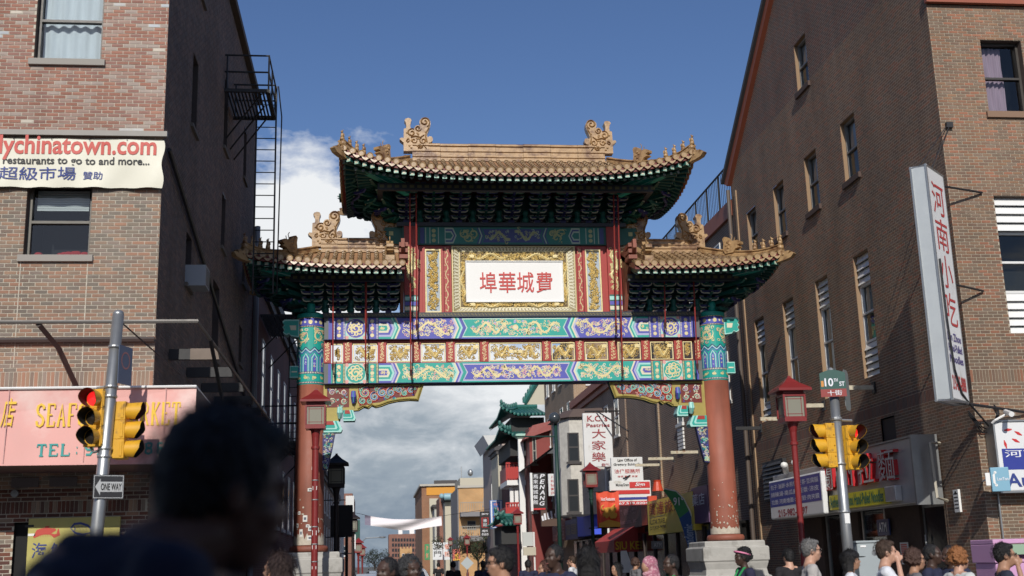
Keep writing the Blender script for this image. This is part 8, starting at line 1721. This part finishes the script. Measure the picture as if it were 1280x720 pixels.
# car
def car(x, y, lab, colr, grp):
    t = thing('parked_car', lab, 'car', (x, y, 0), grp); CP = mat('car_paint_' + colr[0], colr[1], .25, .3, coat=.6); X = lambda a: x + a
    sec = [(0, .35, .85, .55, .86), (.25, .33, .98, .55, .90), (1.2, .30, 1.05, .55, .92), (1.5, .30, 1.12, .55, .92), (3.4, .3, 1.10, .55, .92), (4.4, .33, 1.02, .55, .90), (4.65, .38, .9, .5, .84)]
    b = MB(); vs = []
    for (yy, zl, zh, wl, wh) in sec: vs += [(X(-wh), y + yy, zl), (X(-wh - .02), y + yy, (zl + zh) / 2), (X(-wh * .93), y + yy, zh), (X(0), y + yy, zh + .05), (X(wh * .93), y + yy, zh), (X(wh + .02), y + yy, (zl + zh) / 2), (X(wh), y + yy, zl)]
    m_ = len(sec); b.add(vs, [(i * 7 + k, i * 7 + k + 1, i * 7 + k + 8, i * 7 + k + 7) for i in range(m_ - 1) for k in range(6)] + [tuple(range(7)), tuple((m_ - 1) * 7 + k for k in range(7))]); bd = b.build('body', CP, t, smooth=True)
    roof = [(.35, .88, .98), (.75, .70, 1.40), (1.4, .68, 1.47), (2.6, .68, 1.47), (3.1, .70, 1.40), (3.7, .84, 1.08)]; b = MB(); vs = []
    for (yy, ww, zz) in roof: vs += [(X(-.88), y + yy, 1.0), (X(-ww), y + yy, zz - .05), (X(-ww * .85), y + yy, zz), (X(ww * .85), y + yy, zz), (X(ww), y + yy, zz - .05), (X(.88), y + yy, 1.0)]
    b.add(vs, [(i * 6 + k, i * 6 + k + 1, i * 6 + k + 7, i * 6 + k + 6) for i in range(5) for k in range(5)] + [tuple(range(6)), tuple(30 + k for k in range(6))]); b.build('cabin', CP, bd, smooth=False)
    DG = mat('car_glass', (.015, .018, .022), .08, spec=.8)
    b = MB(); b.add([(X(-.66), y + .40, 1.1), (X(.66), y + .40, 1.1), (X(.58), y + .68, 1.34), (X(-.58), y + .68, 1.34)], [(0, 1, 2, 3)]); b.build('rear_window', DG, t)
    for s in (-1, 1): b = MB(); b.add([(X(s * .865), y + .9, 1.12), (X(s * .865), y + 3.3, 1.12), (X(s * .725), y + 2.9, 1.36), (X(s * .72), y + .95, 1.36)], [(0, 1, 2, 3)]); b.build('side_window', DG, t)
    for s in (-1, 1):
        b = MB(); b.box(X(s * .8) - .09, X(s * .8) + .09, y - .015, y + .02, .72, .92); b.build('tail_lamp', mat('tail_lamp_red', (.35, .02, .02), .3), t)
        b = MB(); b.tube([(X(s * .6), y + 1.0, 1.53), (X(s * .6), y + 2.8, 1.53)], .018, 5); b.build('roof_rail', BLACK, t)
        for yy in (.85, 3.75):
            b = MB(); b.tube([(X(s * .70), y + yy, .34), (X(s * .92), y + yy, .34)], .34, 18); wh_ = b.build('wheel', mat('tyre_rubber', (.02, .02, .02), .8), t); b = MB(); b.tube([(X(s * .90), y + yy, .34), (X(s * .935), y + yy, .34)], .20, 12); b.build('rim', GREYMET, wh_)
    b = MB(); b.box(X(-.25), X(.25), y - .01, y + .02, .62, .74); b.build('number_plate', WHITE, t); b = MB(); b.box(X(-.86), X(.86), y - .06, y + .05, .36, .58); b.build('bumper', CP, t, bevel=.03)
CG = 'vehicles standing in the street'
xc = float(P(477, 716, Y=24)[0]); car(xc + .05, 24.5, 'dark blue car nearest the gate seen from behind', ('blue', (.015, .022, .05)), CG); car(.35, 40, 'black car with roof rails ahead of the dark blue car', ('black', (.012, .012, .013)), CG); car(1.6, 55, 'white car further along the street', ('white', (.6, .6, .6)), CG); car(.9, 75, 'grey car far down the street', ('grey', (.15, .16, .17)), CG)
# street trees and small bits
def leaf_tree(x, y, h, r, lab, col, n=2600, seed=1, zc=None):
    t = thing('street_tree', lab, 'tree', (x, y, 0)); rg = random.Random(seed); b = MB(); b.tube([(x, y, 0), (x + .05, y, h * .35), (x, y + .1, h * .6)], [.13, .09, .05], 8)
    for k in range(6): a = k * 1.05; b.tube([(x, y, h * (.35 + .04 * k)), (x + r * .6 * math.cos(a), y + r * .6 * math.sin(a), h * (.6 + .05 * k))], [.05, .015], 5)
    b.build('trunk', mat('bark', (.08, .06, .045), .9, var=.2), t); b = MB(); cl = [(rg.gauss(0, r * .5), rg.gauss(0, r * .5), rg.uniform(-.8, .8) * h * .25, rg.uniform(.3, .55) * r) for _ in range(16)]
    for i in range(n):
        c = rg.choice(cl); d = Vector((rg.gauss(0, 1), rg.gauss(0, 1), rg.gauss(0, 1))).normalized() * c[3] * rg.uniform(.5, 1); p = Vector((x + c[0], y + c[1], h * .72 + c[2])) + d; u_ = Vector((rg.gauss(0, 1), rg.gauss(0, 1), rg.gauss(0, 1))).normalized(); v_ = u_.orthogonal().normalized(); s_ = rg.uniform(.05, .1)
        b.add([tuple(p - u_ * s_), tuple(p + v_ * s_ * .6), tuple(p + u_ * s_), tuple(p - v_ * s_ * .6)], [(0, 1, 2, 3)], 0, rg.random())
    b.build('crown', mat('leaves_' + lab[:6], col[0], .7, attr=col), t, kind='stuff')
xq, zq = bz(597, 690, 100); leaf_tree(float(xq), 100, 4.2, 1.8, 'dark leafy street tree before the tan apartment building', [(.03, .05, .02), (.05, .07, .025), (.08, .05, .03), (.03, .035, .02)], 3000, 2)
leaf_tree(-.2, 150, 3.6, 1.5, 'small dark tree at the far end of the street', [(.02, .03, .018), (.03, .045, .02), (.02, .02, .02)], 1500, 3)
dsg = thing('road_sign', 'back of a diamond shaped road sign in front of the tan building', 'road sign', (7.3, 78, 0)); a, z = bz(584, 704, 78); F = fS(78); r_ = .42; b = MB(); b.poly(F, [(a - r_, z), (a, z - r_), (a + r_, z), (a, z + r_)], 0, .02); b.build('plate', mat('aluminium_pale', (.42, .46, .47), .5), dsg); b = MB(); b.tube([(a, 78.05, 0), (a, 78.05, z + .5)], .03, 6); b.build('post', GREYMET, dsg)
wsn = thing('notice_board', 'tall white notice board on the right pavement behind the red lamp post', 'notice board', (7.9, 50, 0)); a, z0 = bz(654, 690, 52); c, z1 = bz(666, 665, 52); b = MB(); b.box(a, c, 52, 52.1, z0 + .25, z1); b.build('panel', mat('grey_white_board', (.5, .52, .5), .6), wsn); b = MB(); b.box(a, c + .1, 51.9, 52, z0 - .15, z0 + .2); b.build('lower_panel', mat('cream_render', (0, 0, 0)), wsn); b = MB(); b.tube([(c + .05, 52.05, 0), (c + .05, 52.05, z1)], .04, 6); b.build('post', WHITE, wsn)
nbk = thing('added_shade_building', 'brown brick building on the near side of the cross road', 'building', (-6, -9, 0)); b = MB(); b.box(-22, 7.0, -16, -3.2, 0, 6.3); b.build('wall', BRN, nbk)  # unseen block added behind the camera to shade the man in front
for i in range(9): far_window(frame((0, -3.2, 0), (-1, 0, 0), (0, 1, 0)), -6 + i * 3, -4.8 + i * 3, 3.6, 5.2, nbk)
b = MB(); b.box(-22.2, 7.2, -16, -3.0, 6.3, 6.6); b.build('cornice', DKC, nbk)
# ---------------------------------------------------------------- people
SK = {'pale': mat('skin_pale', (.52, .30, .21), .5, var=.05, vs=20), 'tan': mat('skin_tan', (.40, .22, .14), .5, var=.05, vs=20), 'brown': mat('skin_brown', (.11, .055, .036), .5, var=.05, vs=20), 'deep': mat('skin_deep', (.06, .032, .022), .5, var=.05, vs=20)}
EYEM = mat('eye_dark', (.02, .015, .012), .2); LIPM = mat('lip', (.25, .09, .08), .5)
def remesh(b, name, m, parent, vox, smooth=4, noise=0.0, fold=0.0):
    o = b.build('tmp', m); md = o.modifiers.new('r', 'REMESH'); md.mode = 'VOXEL'; md.voxel_size = vox
    if smooth: s = o.modifiers.new('s', 'SMOOTH'); s.iterations = smooth; s.factor = .5
    dg = bpy.context.evaluated_depsgraph_get(); me = bpy.data.meshes.new_from_object(o.evaluated_get(dg)); bpy.data.objects.remove(o)
    me.name = name; n = len(me.vertices); co = np.zeros(n * 3); me.vertices.foreach_get('co', co); co = co.reshape(-1, 3)
    if noise:
        nn = np.zeros(n * 3); me.vertices.foreach_get('normal', nn); nn = nn.reshape(-1, 3)
        co = co + nn * (noise * (np.sin(co[:, 0] * 130 + 3 * np.sin(co[:, 2] * 70)) * np.sin(co[:, 1] * 150 + co[:, 2] * 90) + .6 * np.sin(co[:, 2] * 210 + co[:, 0] * 160)))[:, None]
    if fold:
        nn = np.zeros(n * 3); me.vertices.foreach_get('normal', nn); nn = nn.reshape(-1, 3); x, y, z = co.T
        co = co + nn * (fold * (np.sin(z * 42 + 9 * y + 3 * np.sin(x * 23 + z * 11)) + .7 * np.sin(y * 47 - z * 33 + 2 * np.sin(x * 40))))[:, None]
    me.vertices.foreach_set('co', co.ravel()); me.polygons.foreach_set('use_smooth', [True] * len(me.polygons)); me.update()
    return link(name, me, parent)
def cap(b, p, q, r0, r1, n=10):
    p, q = Vector(p), Vector(q); b.tube([p, q], [r0, r1], n); b.ell(tuple(p), r0, r0, r0, nu=n, nv=6); b.ell(tuple(q), r1, r1, r1, nu=n, nv=6)
def person(lab, px, py, Y, yaw, skin, hair, hcol, shirt, pants=(.03, .035, .06), female=False, arm=None, lean=0.0, scale=None, glasses=None, extra=None, vox=.011, sleeve=.5, pitch=0.0):
    hc = P(px, py, Y=Y); gz = .13 if (Y > 14.6 and not (-.7 < hc[0] < 7.2)) else 0.0
    k = scale or (hc[2] - gz) / 1.585
    if lean: gz = 0
    S = SK[skin]; root = thing('person', lab, 'person', (0, 0, 0)); cl, sl = math.cos(lean), math.sin(lean)
    def L3(p):   # lean above the hips
        x, y, z = p
        if lean and z > .95: dz = z - .95; x, z = x * cl + dz * sl, .95 + dz * cl - x * sl
        return (x, y, z)
    hx = .015
    def HP(x, y, z):   # head space -> body space, nod by pitch
        cp, sp_ = math.cos(pitch), math.sin(pitch); dx, dz = x, z + .06
        a, c = dx * cp + dz * sp_, -dx * sp_ + dz * cp; q = L3((hx, 0, 1.585 - .06)); return (q[0] + a, q[1] + y, q[2] + c)
    def E(b, x, y, z, rx, ry, rz, nu=12, nv=8): b.ell(HP(x, y, z), rx, ry, rz, nu=nu, nv=nv, rot=Matrix.Rotation(pitch, 3, 'Y'))
    b = MB()
    E(b, -.012, 0, .028, .096, .076, .090); E(b, .022, 0, -.02, .070, .062, .088); E(b, .035, 0, -.075, .045, .042, .038)   # skull, face, chin
    E(b, .088, 0, -.012, .020, .013, .020, 8, 6); E(b, .080, 0, .012, .012, .010, .026, 8, 6); E(b, .070, 0, .034, .022, .055, .012)  # nose, bridge, brow
    E(b, .083, 0, -.052, .012, .022, .006, 8, 5); E(b, .082, 0, -.062, .012, .019, .006, 8, 5); E(b, .05, .038, -.02, .03, .025, .025); E(b, .05, -.038, -.02, .03, .025, .025)
    for s in (-1, 1): E(b, -.008, s * .078, -.008, .020, .008, .030, 8, 6); E(b, -.008, s * .070, -.012, .014, .012, .018, 8, 6)
    nk0 = L3((-.03, 0, 1.42)); nk1 = HP(-.015, 0, -.06); nr = .050 if female else .058; cap(b, nk0, nk1, nr * 1.12, nr)
    sw = .165 if female else .195
    cap(b, L3((-.02, -sw * .5, 1.40)), L3((-.02, sw * .5, 1.40)), .06, .06); b.ell(L3((-.01, 0, 1.25)), .09, sw * .72, .17); b.ell(L3((0, 0, 1.05)), .085, .12, .16); cap(b, (0, -.07, .93), (0, .07, .93), .10, .10)
    arms = []
    for s in (-1, 1):
        sh = Vector(L3((-.02, s * sw, 1.385)))
        if arm and s == arm[0]: el, wr = Vector(L3(arm[1])), Vector(L3(arm[2]))
        else: el = sh + Vector((-.03, s * .05, -.29)); wr = el + Vector((.06, s * .0, -.25))
        arms.append((s, sh, el, wr)); cap(b, sh, el, .048, .038); cap(b, el, wr, .037, .026)
        d = (wr - el).normalized(); pal = wr + d * .05; side = Vector((1, 0, 0)) if abs(d.x) < .7 else Vector((0, 0, 1)); side = (side - d * side.dot(d)).normalized(); b.ell(tuple(pal), .030, .024, .042, nu=10, nv=6)
        curl = d.cross(side) * (-s) * .3
        for i in range(4):
            f0 = wr + d * .085 + side * (.030 - .019 * i); ln = (.034, .04, .037, .028)[i]; f1 = f0 + (d + curl * .5).normalized() * ln; f2 = f1 + (d + curl * 2.2).normalized() * ln * .9; b.tube([f0 - d * .03, f0, f1, f2], [.0095, .0095, .0085, .007], 6)
        t0 = wr + d * .03 + side * .028; b.tube([t0, t0 + (d + side * .9).normalized() * .035, t0 + (d * 1.4 + side * .6).normalized() * .065], [.011, .0105, .008], 6)
    feet = []
    for s, fx in ((-1, .10), (1, -.10)):
        hp = (0, s * .09, .90); kn = (.03 + fx * .6, s * .095, .49); an = (fx, s * .10, .09); cap(b, hp, kn, .085, .055); cap(b, kn, an, .055, .038); b.ell((fx + .05, s * .10, .045), .12, .042, .042); feet.append((fx, s))
    body = remesh(b, 'body', S, root, vox, 3)
    b = MB(); cloth = .014   # shirt
    b.ell(L3((-.012, 0, 1.30)), .115, sw * .86, .15); b.ell(L3((0, 0, 1.12)), .118 if not female else .108, sw * .78, .20); cap(b, L3((-.025, -sw * .62, 1.385)), L3((-.025, sw * .62, 1.385)), .068, .068); b.ell((0, 0, .98), .125, sw * .80, .10)
    if female: b.ell(L3((.06, -.06, 1.24)), .06, .06, .06); b.ell(L3((.06, .06, 1.24)), .06, .06, .06)
    for (s, sh, el, wr) in arms:
        cap(b, sh, sh.lerp(el, min(1, sleeve * 1.3)), .066, .062)
        if sleeve > .8: cap(b, el, el.lerp(wr, .9), .055, .045)
    remesh(b, 'shirt', mat('shirt_%d_%d_%d' % tuple(int(c * 999) for c in shirt), shirt, .85, var=.08, vs=8, bump=.3, bs=60), root, max(vox, .013), 4, 0, .0035)
    b = MB(); b.ell((0, 0, .93), .12, sw * .78, .12)
    for fx, s in feet: hp = (0, s * .085, .90); kn = (.03 + fx * .6, s * .095, .49); an = (fx, s * .10, .11); cap(b, hp, kn, .10, .072); cap(b, kn, an, .070, .062)
    remesh(b, 'trousers', mat('trousers_%d_%d_%d' % tuple(int(c * 999) for c in pants), pants, .9, var=.1, vs=8), root, .017, 3, 0, .004)
    b = MB()
    for fx, s in feet: b.ell((fx + .05, s * .10, .045), .135, .050, .048, nu=12, nv=8); b.box(fx - .07, fx + .17, s * .10 - .045, s * .10 + .045, 0.0, .02)
    b.build('shoes', mat('dark_shoes', (.03, .03, .03), .6), root, smooth=False)
    # hair
    b = MB(); hm = mat('hair_%d_%d_%d' % tuple(int(c * 999) for c in hcol), hcol, .55, var=.25, vs=60, bump=.8, bs=220); nz = .0025
    if hair in ('short', 'crop', 'cap', 'hijab', 'afro', 'bun', 'long', 'curly', 'bob', 'headband'):
        t = .012 if hair in ('crop',) else .022
        E(b, -.026, 0, .040, .092 + t * .3, .074 + t * .5, .080 + t); E(b, -.060, 0, -.005, .055, .066 + t * .3, .065)
        if hair == 'short': E(b, .03, 0, .10, .055, .055, .028); E(b, .055, .02, .085, .03, .035, .024)
        for s in (-1, 1): E(b, .012, s * .066, .035, .028, .014, .045)
    if hair == 'afro' or hair == 'headband':
        rg = random.Random(3)
        for i in range(26): a = rg.uniform(0, 6.28); E(b, -.075 + .05 * math.cos(a), .05 * math.sin(a) * rg.random(), .06 + .05 * math.sin(a * 1.7), .04, .04, .04)
        nz = .006
    if hair in ('long',): 
        for i in range(9): E(b, -.07 + .01 * math.sin(i * 2), .0, .02 - i * .035, .055, .080 - abs(i - 4) * .004, .04)
        for s in (-1, 1): [E(b, -.02 - i * .004, s * .072, .0 - i * .035, .05, .022, .035) for i in range(6)]
    if hair in ('curly', 'bob'):
        rg = random.Random(5)
        for i in range(90): th = rg.uniform(.0, 2.1); ph = rg.uniform(.9, 5.38); x, y, z = math.sin(th) * math.cos(ph), math.sin(th) * math.sin(ph), math.cos(th); E(b, -.03 + .095 * x, .085 * y, .02 + .10 * z, .022 + .014 * rg.random(), .024, .024, 7, 5)
        nz = .008
    ho = remesh(b, 'hair', hm, root, max(.009, vox * .85), 2, nz)
    if hair != 'hijab':   # loose strands
        rg = random.Random(len(lab)); b = MB(); ns = {'crop': 160, 'cap': 60}.get(hair, 420); ln = {'crop': .008, 'short': .03, 'long': .06}.get(hair, .035)
        for i in range(ns):
            th = rg.uniform(0, 2.0); ph = rg.uniform(.75, 5.53) if th > .8 else rg.uniform(0, 6.28); q = Vector((math.sin(th) * math.cos(ph), math.sin(th) * math.sin(ph), math.cos(th))); x, y, z = -.028 + q.x * .112, q.y * .092, .035 + q.z * .100
            tn = (q.cross(Vector((rg.gauss(0, .6), rg.gauss(0, .6), 1))).cross(q) * -1 + q * rg.uniform(.1, .7)).normalized(); p0 = Vector((x, y, z)); p1 = p0 + tn * ln * .5; p2 = p1 + (tn + Vector((0, 0, -.6))).normalized() * ln * rg.uniform(.3, .7); w_ = q.cross(tn).normalized() * .0022
            b.add([HP(*(p0 - w_)), HP(*(p0 + w_)), HP(*(p1 + w_)), HP(*(p1 - w_)), HP(*p2)], [(0, 1, 2, 3), (3, 2, 4)])
        if hair != 'cap': b.build('hair_strands', hm, root, kind='stuff')
    if hair == 'cap':
        b = MB(); E(b, -.012, 0, .062, .108, .092, .082); bo = remesh(b, 'cap_tmp', mat('black_cap', (.012, .012, .014), .8), root, max(.008, vox * .8), 3); bo.name = 'cap'
        b = MB(); n = 9; vs = []
        for i in range(n + 1):
            a = math.radians(-62 + 124 * i / n); vs += [HP(.075 * math.cos(a) - .0, .080 * math.sin(a), .052), HP(.088 + .095 * math.cos(a), .076 * math.sin(a) * 1.1, .038 - .012 * abs(math.sin(a)))]
        vs2 = [(v[0], v[1], v[2] - .006) for v in vs]; b.add(vs + vs2, [(2 * i, 2 * i + 1, 2 * i + 3, 2 * i + 2) for i in range(n)] + [(20 + 2 * i, 22 + 2 * i, 23 + 2 * i, 21 + 2 * i) for i in range(n)] + [(2 * i + 1, 2 * i + 21, 2 * i + 23, 2 * i + 3) for i in range(n)]); b.build('cap_brim', mat('black_cap', (0, 0, 0)), root, smooth=False)
    if hair == 'hijab':
        b = MB(); E(b, -.02, 0, .03, .115, .095, .112); cap(b, HP(-.04, 0, -.04), L3((-.03, 0, 1.38)), .10, .13); b.ell(L3((0, 0, 1.36)), .14, .17, .08); E(b, .03, 0, -.10, .07, .07, .05)
        m = mat('pink_hijab', (.36, .13, .18), .85, attr=None, var=.5, vs=45, stain=((.62, .40, .42), .5, 30)); hj = remesh(b, 'hijab', m, root, .012, 4)
        b = MB(); E(b, .062, 0, -.005, .045, .050, .070, 14, 10); b.build('face', S, root, smooth=True)
    for s in (-1, 1):
        b = MB(); e = HP(.0835, s * .030, .012); b.ell(e, .008, .012, .006, nu=8, nv=6); b.build('eye', EYEM, root, smooth=True)
    b = MB(); b.ell(HP(.094, 0, -.057), .004, .020, .006, nu=8, nv=5); b.build('mouth', LIPM, root, smooth=True)
    if glasses:
        b = MB()
        for s in (-1, 1):
            if glasses == 'dark': b.ell(HP(.096, s * .034, .012), .008, .028, .020, nu=10, nv=6)
            else: b.tube([HP(.100, s * .033 + .024 * math.cos(a), .012 + .018 * math.sin(a)) for a in np.linspace(0, 2 * PI, 13)], .0022, 4)
            b.tube([HP(.098, s * .055, .018), HP(.05, s * .078, .016), HP(-.01, s * .082, .012)], .003, 4)
        b.build('glasses', mat('glasses_black', (.008, .008, .008), .2), root)
    if extra: extra(root, HP, L3)
    root.scale = (k, k, k); yr = yaw; hp = Vector(HP(0, 0, 0)) * k; hp = Matrix.Rotation(yr, 3, 'Z') @ hp
    root.location = (float(hc[0]) - hp.x, float(hc[1]) - hp.y, gz); root.rotation_euler = (0, 0, yr)
    if lean or scale: root.location = (float(hc[0]) - hp.x, float(hc[1]) - hp.y, float(hc[2]) - hp.z)
    return root
GRN = mat('green_lanyard', (.03, .30, .09), .6)
def lanyard(root, HP, L3):
    b = MB()
    for s in (-1, 1): b.tube([L3((-.06, s * .07, 1.44)), L3((.03, s * .085, 1.45)), L3((.115, s * .055, 1.32)), L3((.135, 0, 1.12))], .014, 5)
    b.build('lanyard', GRN, root)
def headband(root, HP, L3):
    lanyard(root, HP, L3); b = MB(); b.tube([HP(-.015 + .108 * math.cos(a), .088 * math.sin(a), .055 + .028 * math.cos(a)) for a in np.linspace(0, 2 * PI, 22)], .013, 6); b.build('headband', mat('pink_headband', (.70, .22, .36), .6), root, smooth=True)
def strap(root, HP, L3): b = MB(); b.tube([L3((-.02, .14, 1.46)), L3((-.125, .06, 1.34)), L3((-.13, -.06, 1.18))], .012, 5); b.build('bag_strap', BLACK, root)
BLK = (.012, .011, .011); BRH = (.06, .035, .022); NAVY = (.018, .022, .055); WT = (.68, .70, .74)
R_ = math.radians
hf = (-1, (.14, -.20, 1.15), (.115, -.055, 1.475))     # right hand raised to the mouth
person('grey haired man in sunglasses and pale grey polo shirt beside the red lamp post', 1015, 689, 13.5, R_(-12), 'pale', 'short', (.16, .155, .15), (.42, .40, .38), glasses='dark')
person('woman in black cap and white tee under the right traffic signal', 1065, 701, 14, R_(-22), 'tan', 'long', BLK, WT, female=True, extra=None)
pc_ = [o for o in C.objects if o.get('label', '').startswith('woman in black cap')][0]
b = MB(); b.ell((.003, 0, 1.652), .108, .092, .068, nu=16, nv=10); b.build('cap', mat('black_cap', (.012, .012, .014), .8), pc_, smooth=True); b = MB(); b.ell((.11, 0, 1.632), .078, .072, .008, nu=14, nv=5); b.build('cap_brim', mat('black_cap', (0, 0, 0)), pc_, smooth=True)
person('young man in white tee with short brown hair and hand at his mouth', 1109, 691, 12.5, R_(-20), 'pale', 'short', BRH, WT, arm=hf)
person('woman with curly brown hair and glasses in grey top by the shop door', 1145, 700, 12.6, R_(-14), 'tan', 'bob', (.07, .035, .025), (.14, .14, .15), female=True, glasses='thin')
person('man with shaved dark hair in navy shirt standing before the open door', 1167, 694, 13.2, R_(-40), 'deep', 'crop', BLK, NAVY)
person('man in navy shirt facing left toward the shaved headed man', 1186, 695, 13.6, R_(200), 'deep', 'crop', BLK, NAVY)
person('woman with curly ginger hair and white top carrying a black strap', 1200, 699, 12.0, R_(12), 'pale', 'curly', (.30, .12, .04), (.55, .58, .56), female=True, glasses='thin', extra=strap)
person('man in navy polo with black hair at the pink newspaper box hand to mouth', 1257, 695, 11.4, R_(-20), 'tan', 'short', BLK, (.02, .025, .045), arm=hf, glasses='thin')
person('woman with pink headband, green lanyard and navy top before the right pedestal', 927, 697, 16, R_(188), 'deep', 'headband', BLK, (.02, .02, .05), female=True, extra=headband)
person('man in black tee seen from behind near the right gate pedestal', 985, 697, 18, R_(100), 'pale', 'short', BLK, (.014, .012, .014))
person('person in pink patterned headscarf below the yellow travel board', 811, 708, 15, R_(200), 'tan', 'hijab', BLK, (.02, .02, .025), female=True)
person('young man with green lanyard and navy shirt beside the pink headscarf', 838, 706, 14.2, R_(195), 'deep', 'crop', BLK, NAVY, extra=lanyard)
person('man with black hair and glasses in profile in front of the green lamp posts', 624, 705, 9.5, R_(188), 'tan', 'short', BLK, (.03, .03, .07), glasses='thin')
person('tall dark skinned man in navy tee under the green street light pole', 692, 697, 12.5, R_(215), 'deep', 'crop', BLK, NAVY)
person('person with long black hair seen from behind under the red awning', 736, 704, 9.5, R_(75), 'tan', 'long', BLK, (.015, .02, .02), female=True)
person('dark skinned man with cropped hair in front of the dark blue car', 483, 716, 10, R_(230), 'deep', 'crop', BLK, (.05, .04, .04))
person('person with grey black curls at the right side of the dark blue car', 514, 714, 10.2, R_(-60), 'deep', 'curly', (.04, .04, .042), (.03, .02, .02), female=True)
person('woman with long dark hair at the foot of the left gate pedestal', 346, 714, 9, R_(165), 'tan', 'long', (.03, .015, .012), (.05, .04, .04), female=True)
person('small pale person in a light jacket in the shop doorway', 770, 712, 21, R_(200), 'tan', 'long', BLK, (.40, .36, .28), female=True)
person('person with auburn hair in the crowd beside the tall man', 681, 712, 16, R_(190), 'tan', 'curly', (.08, .03, .02), (.30, .12, .1), female=True)
# the man in the shade right in front of the camera
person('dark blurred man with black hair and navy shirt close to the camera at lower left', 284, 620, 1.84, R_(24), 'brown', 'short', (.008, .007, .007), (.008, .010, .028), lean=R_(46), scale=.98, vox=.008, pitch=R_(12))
# a few passers-by further up the street
_pp = [o for o in C.objects if o.get('category') == 'person']
for src, px, Y_, rz, lab in (('man in black tee', 566, 38, 2.0, 'distant man in black tee walking up the street past the green lamp post'), ('man with shaved', 604, 34, 1.2, 'distant shaved headed man beneath the diamond road sign'), ('young man in white', 716, 30, 2.6, 'distant young man in white tee on the pavement below the white stone bay'), ('woman with curly brown', 795, 28, .3, 'distant woman with brown curls in the dark shopfront'), ('man in navy shirt facing', 660, 30, 1.8, 'distant man in navy shirt beside the red lamp post'), ('man in black tee', 548, 60, 1.5, 'far man in black tee beneath the white vertical shop signs')):
    o = [q for q in _pp if q['label'].startswith(src)][0]; p = P(px, 706, Y=Y_); dup(o, (float(p[0]), Y_, 0.0), rz, lab)
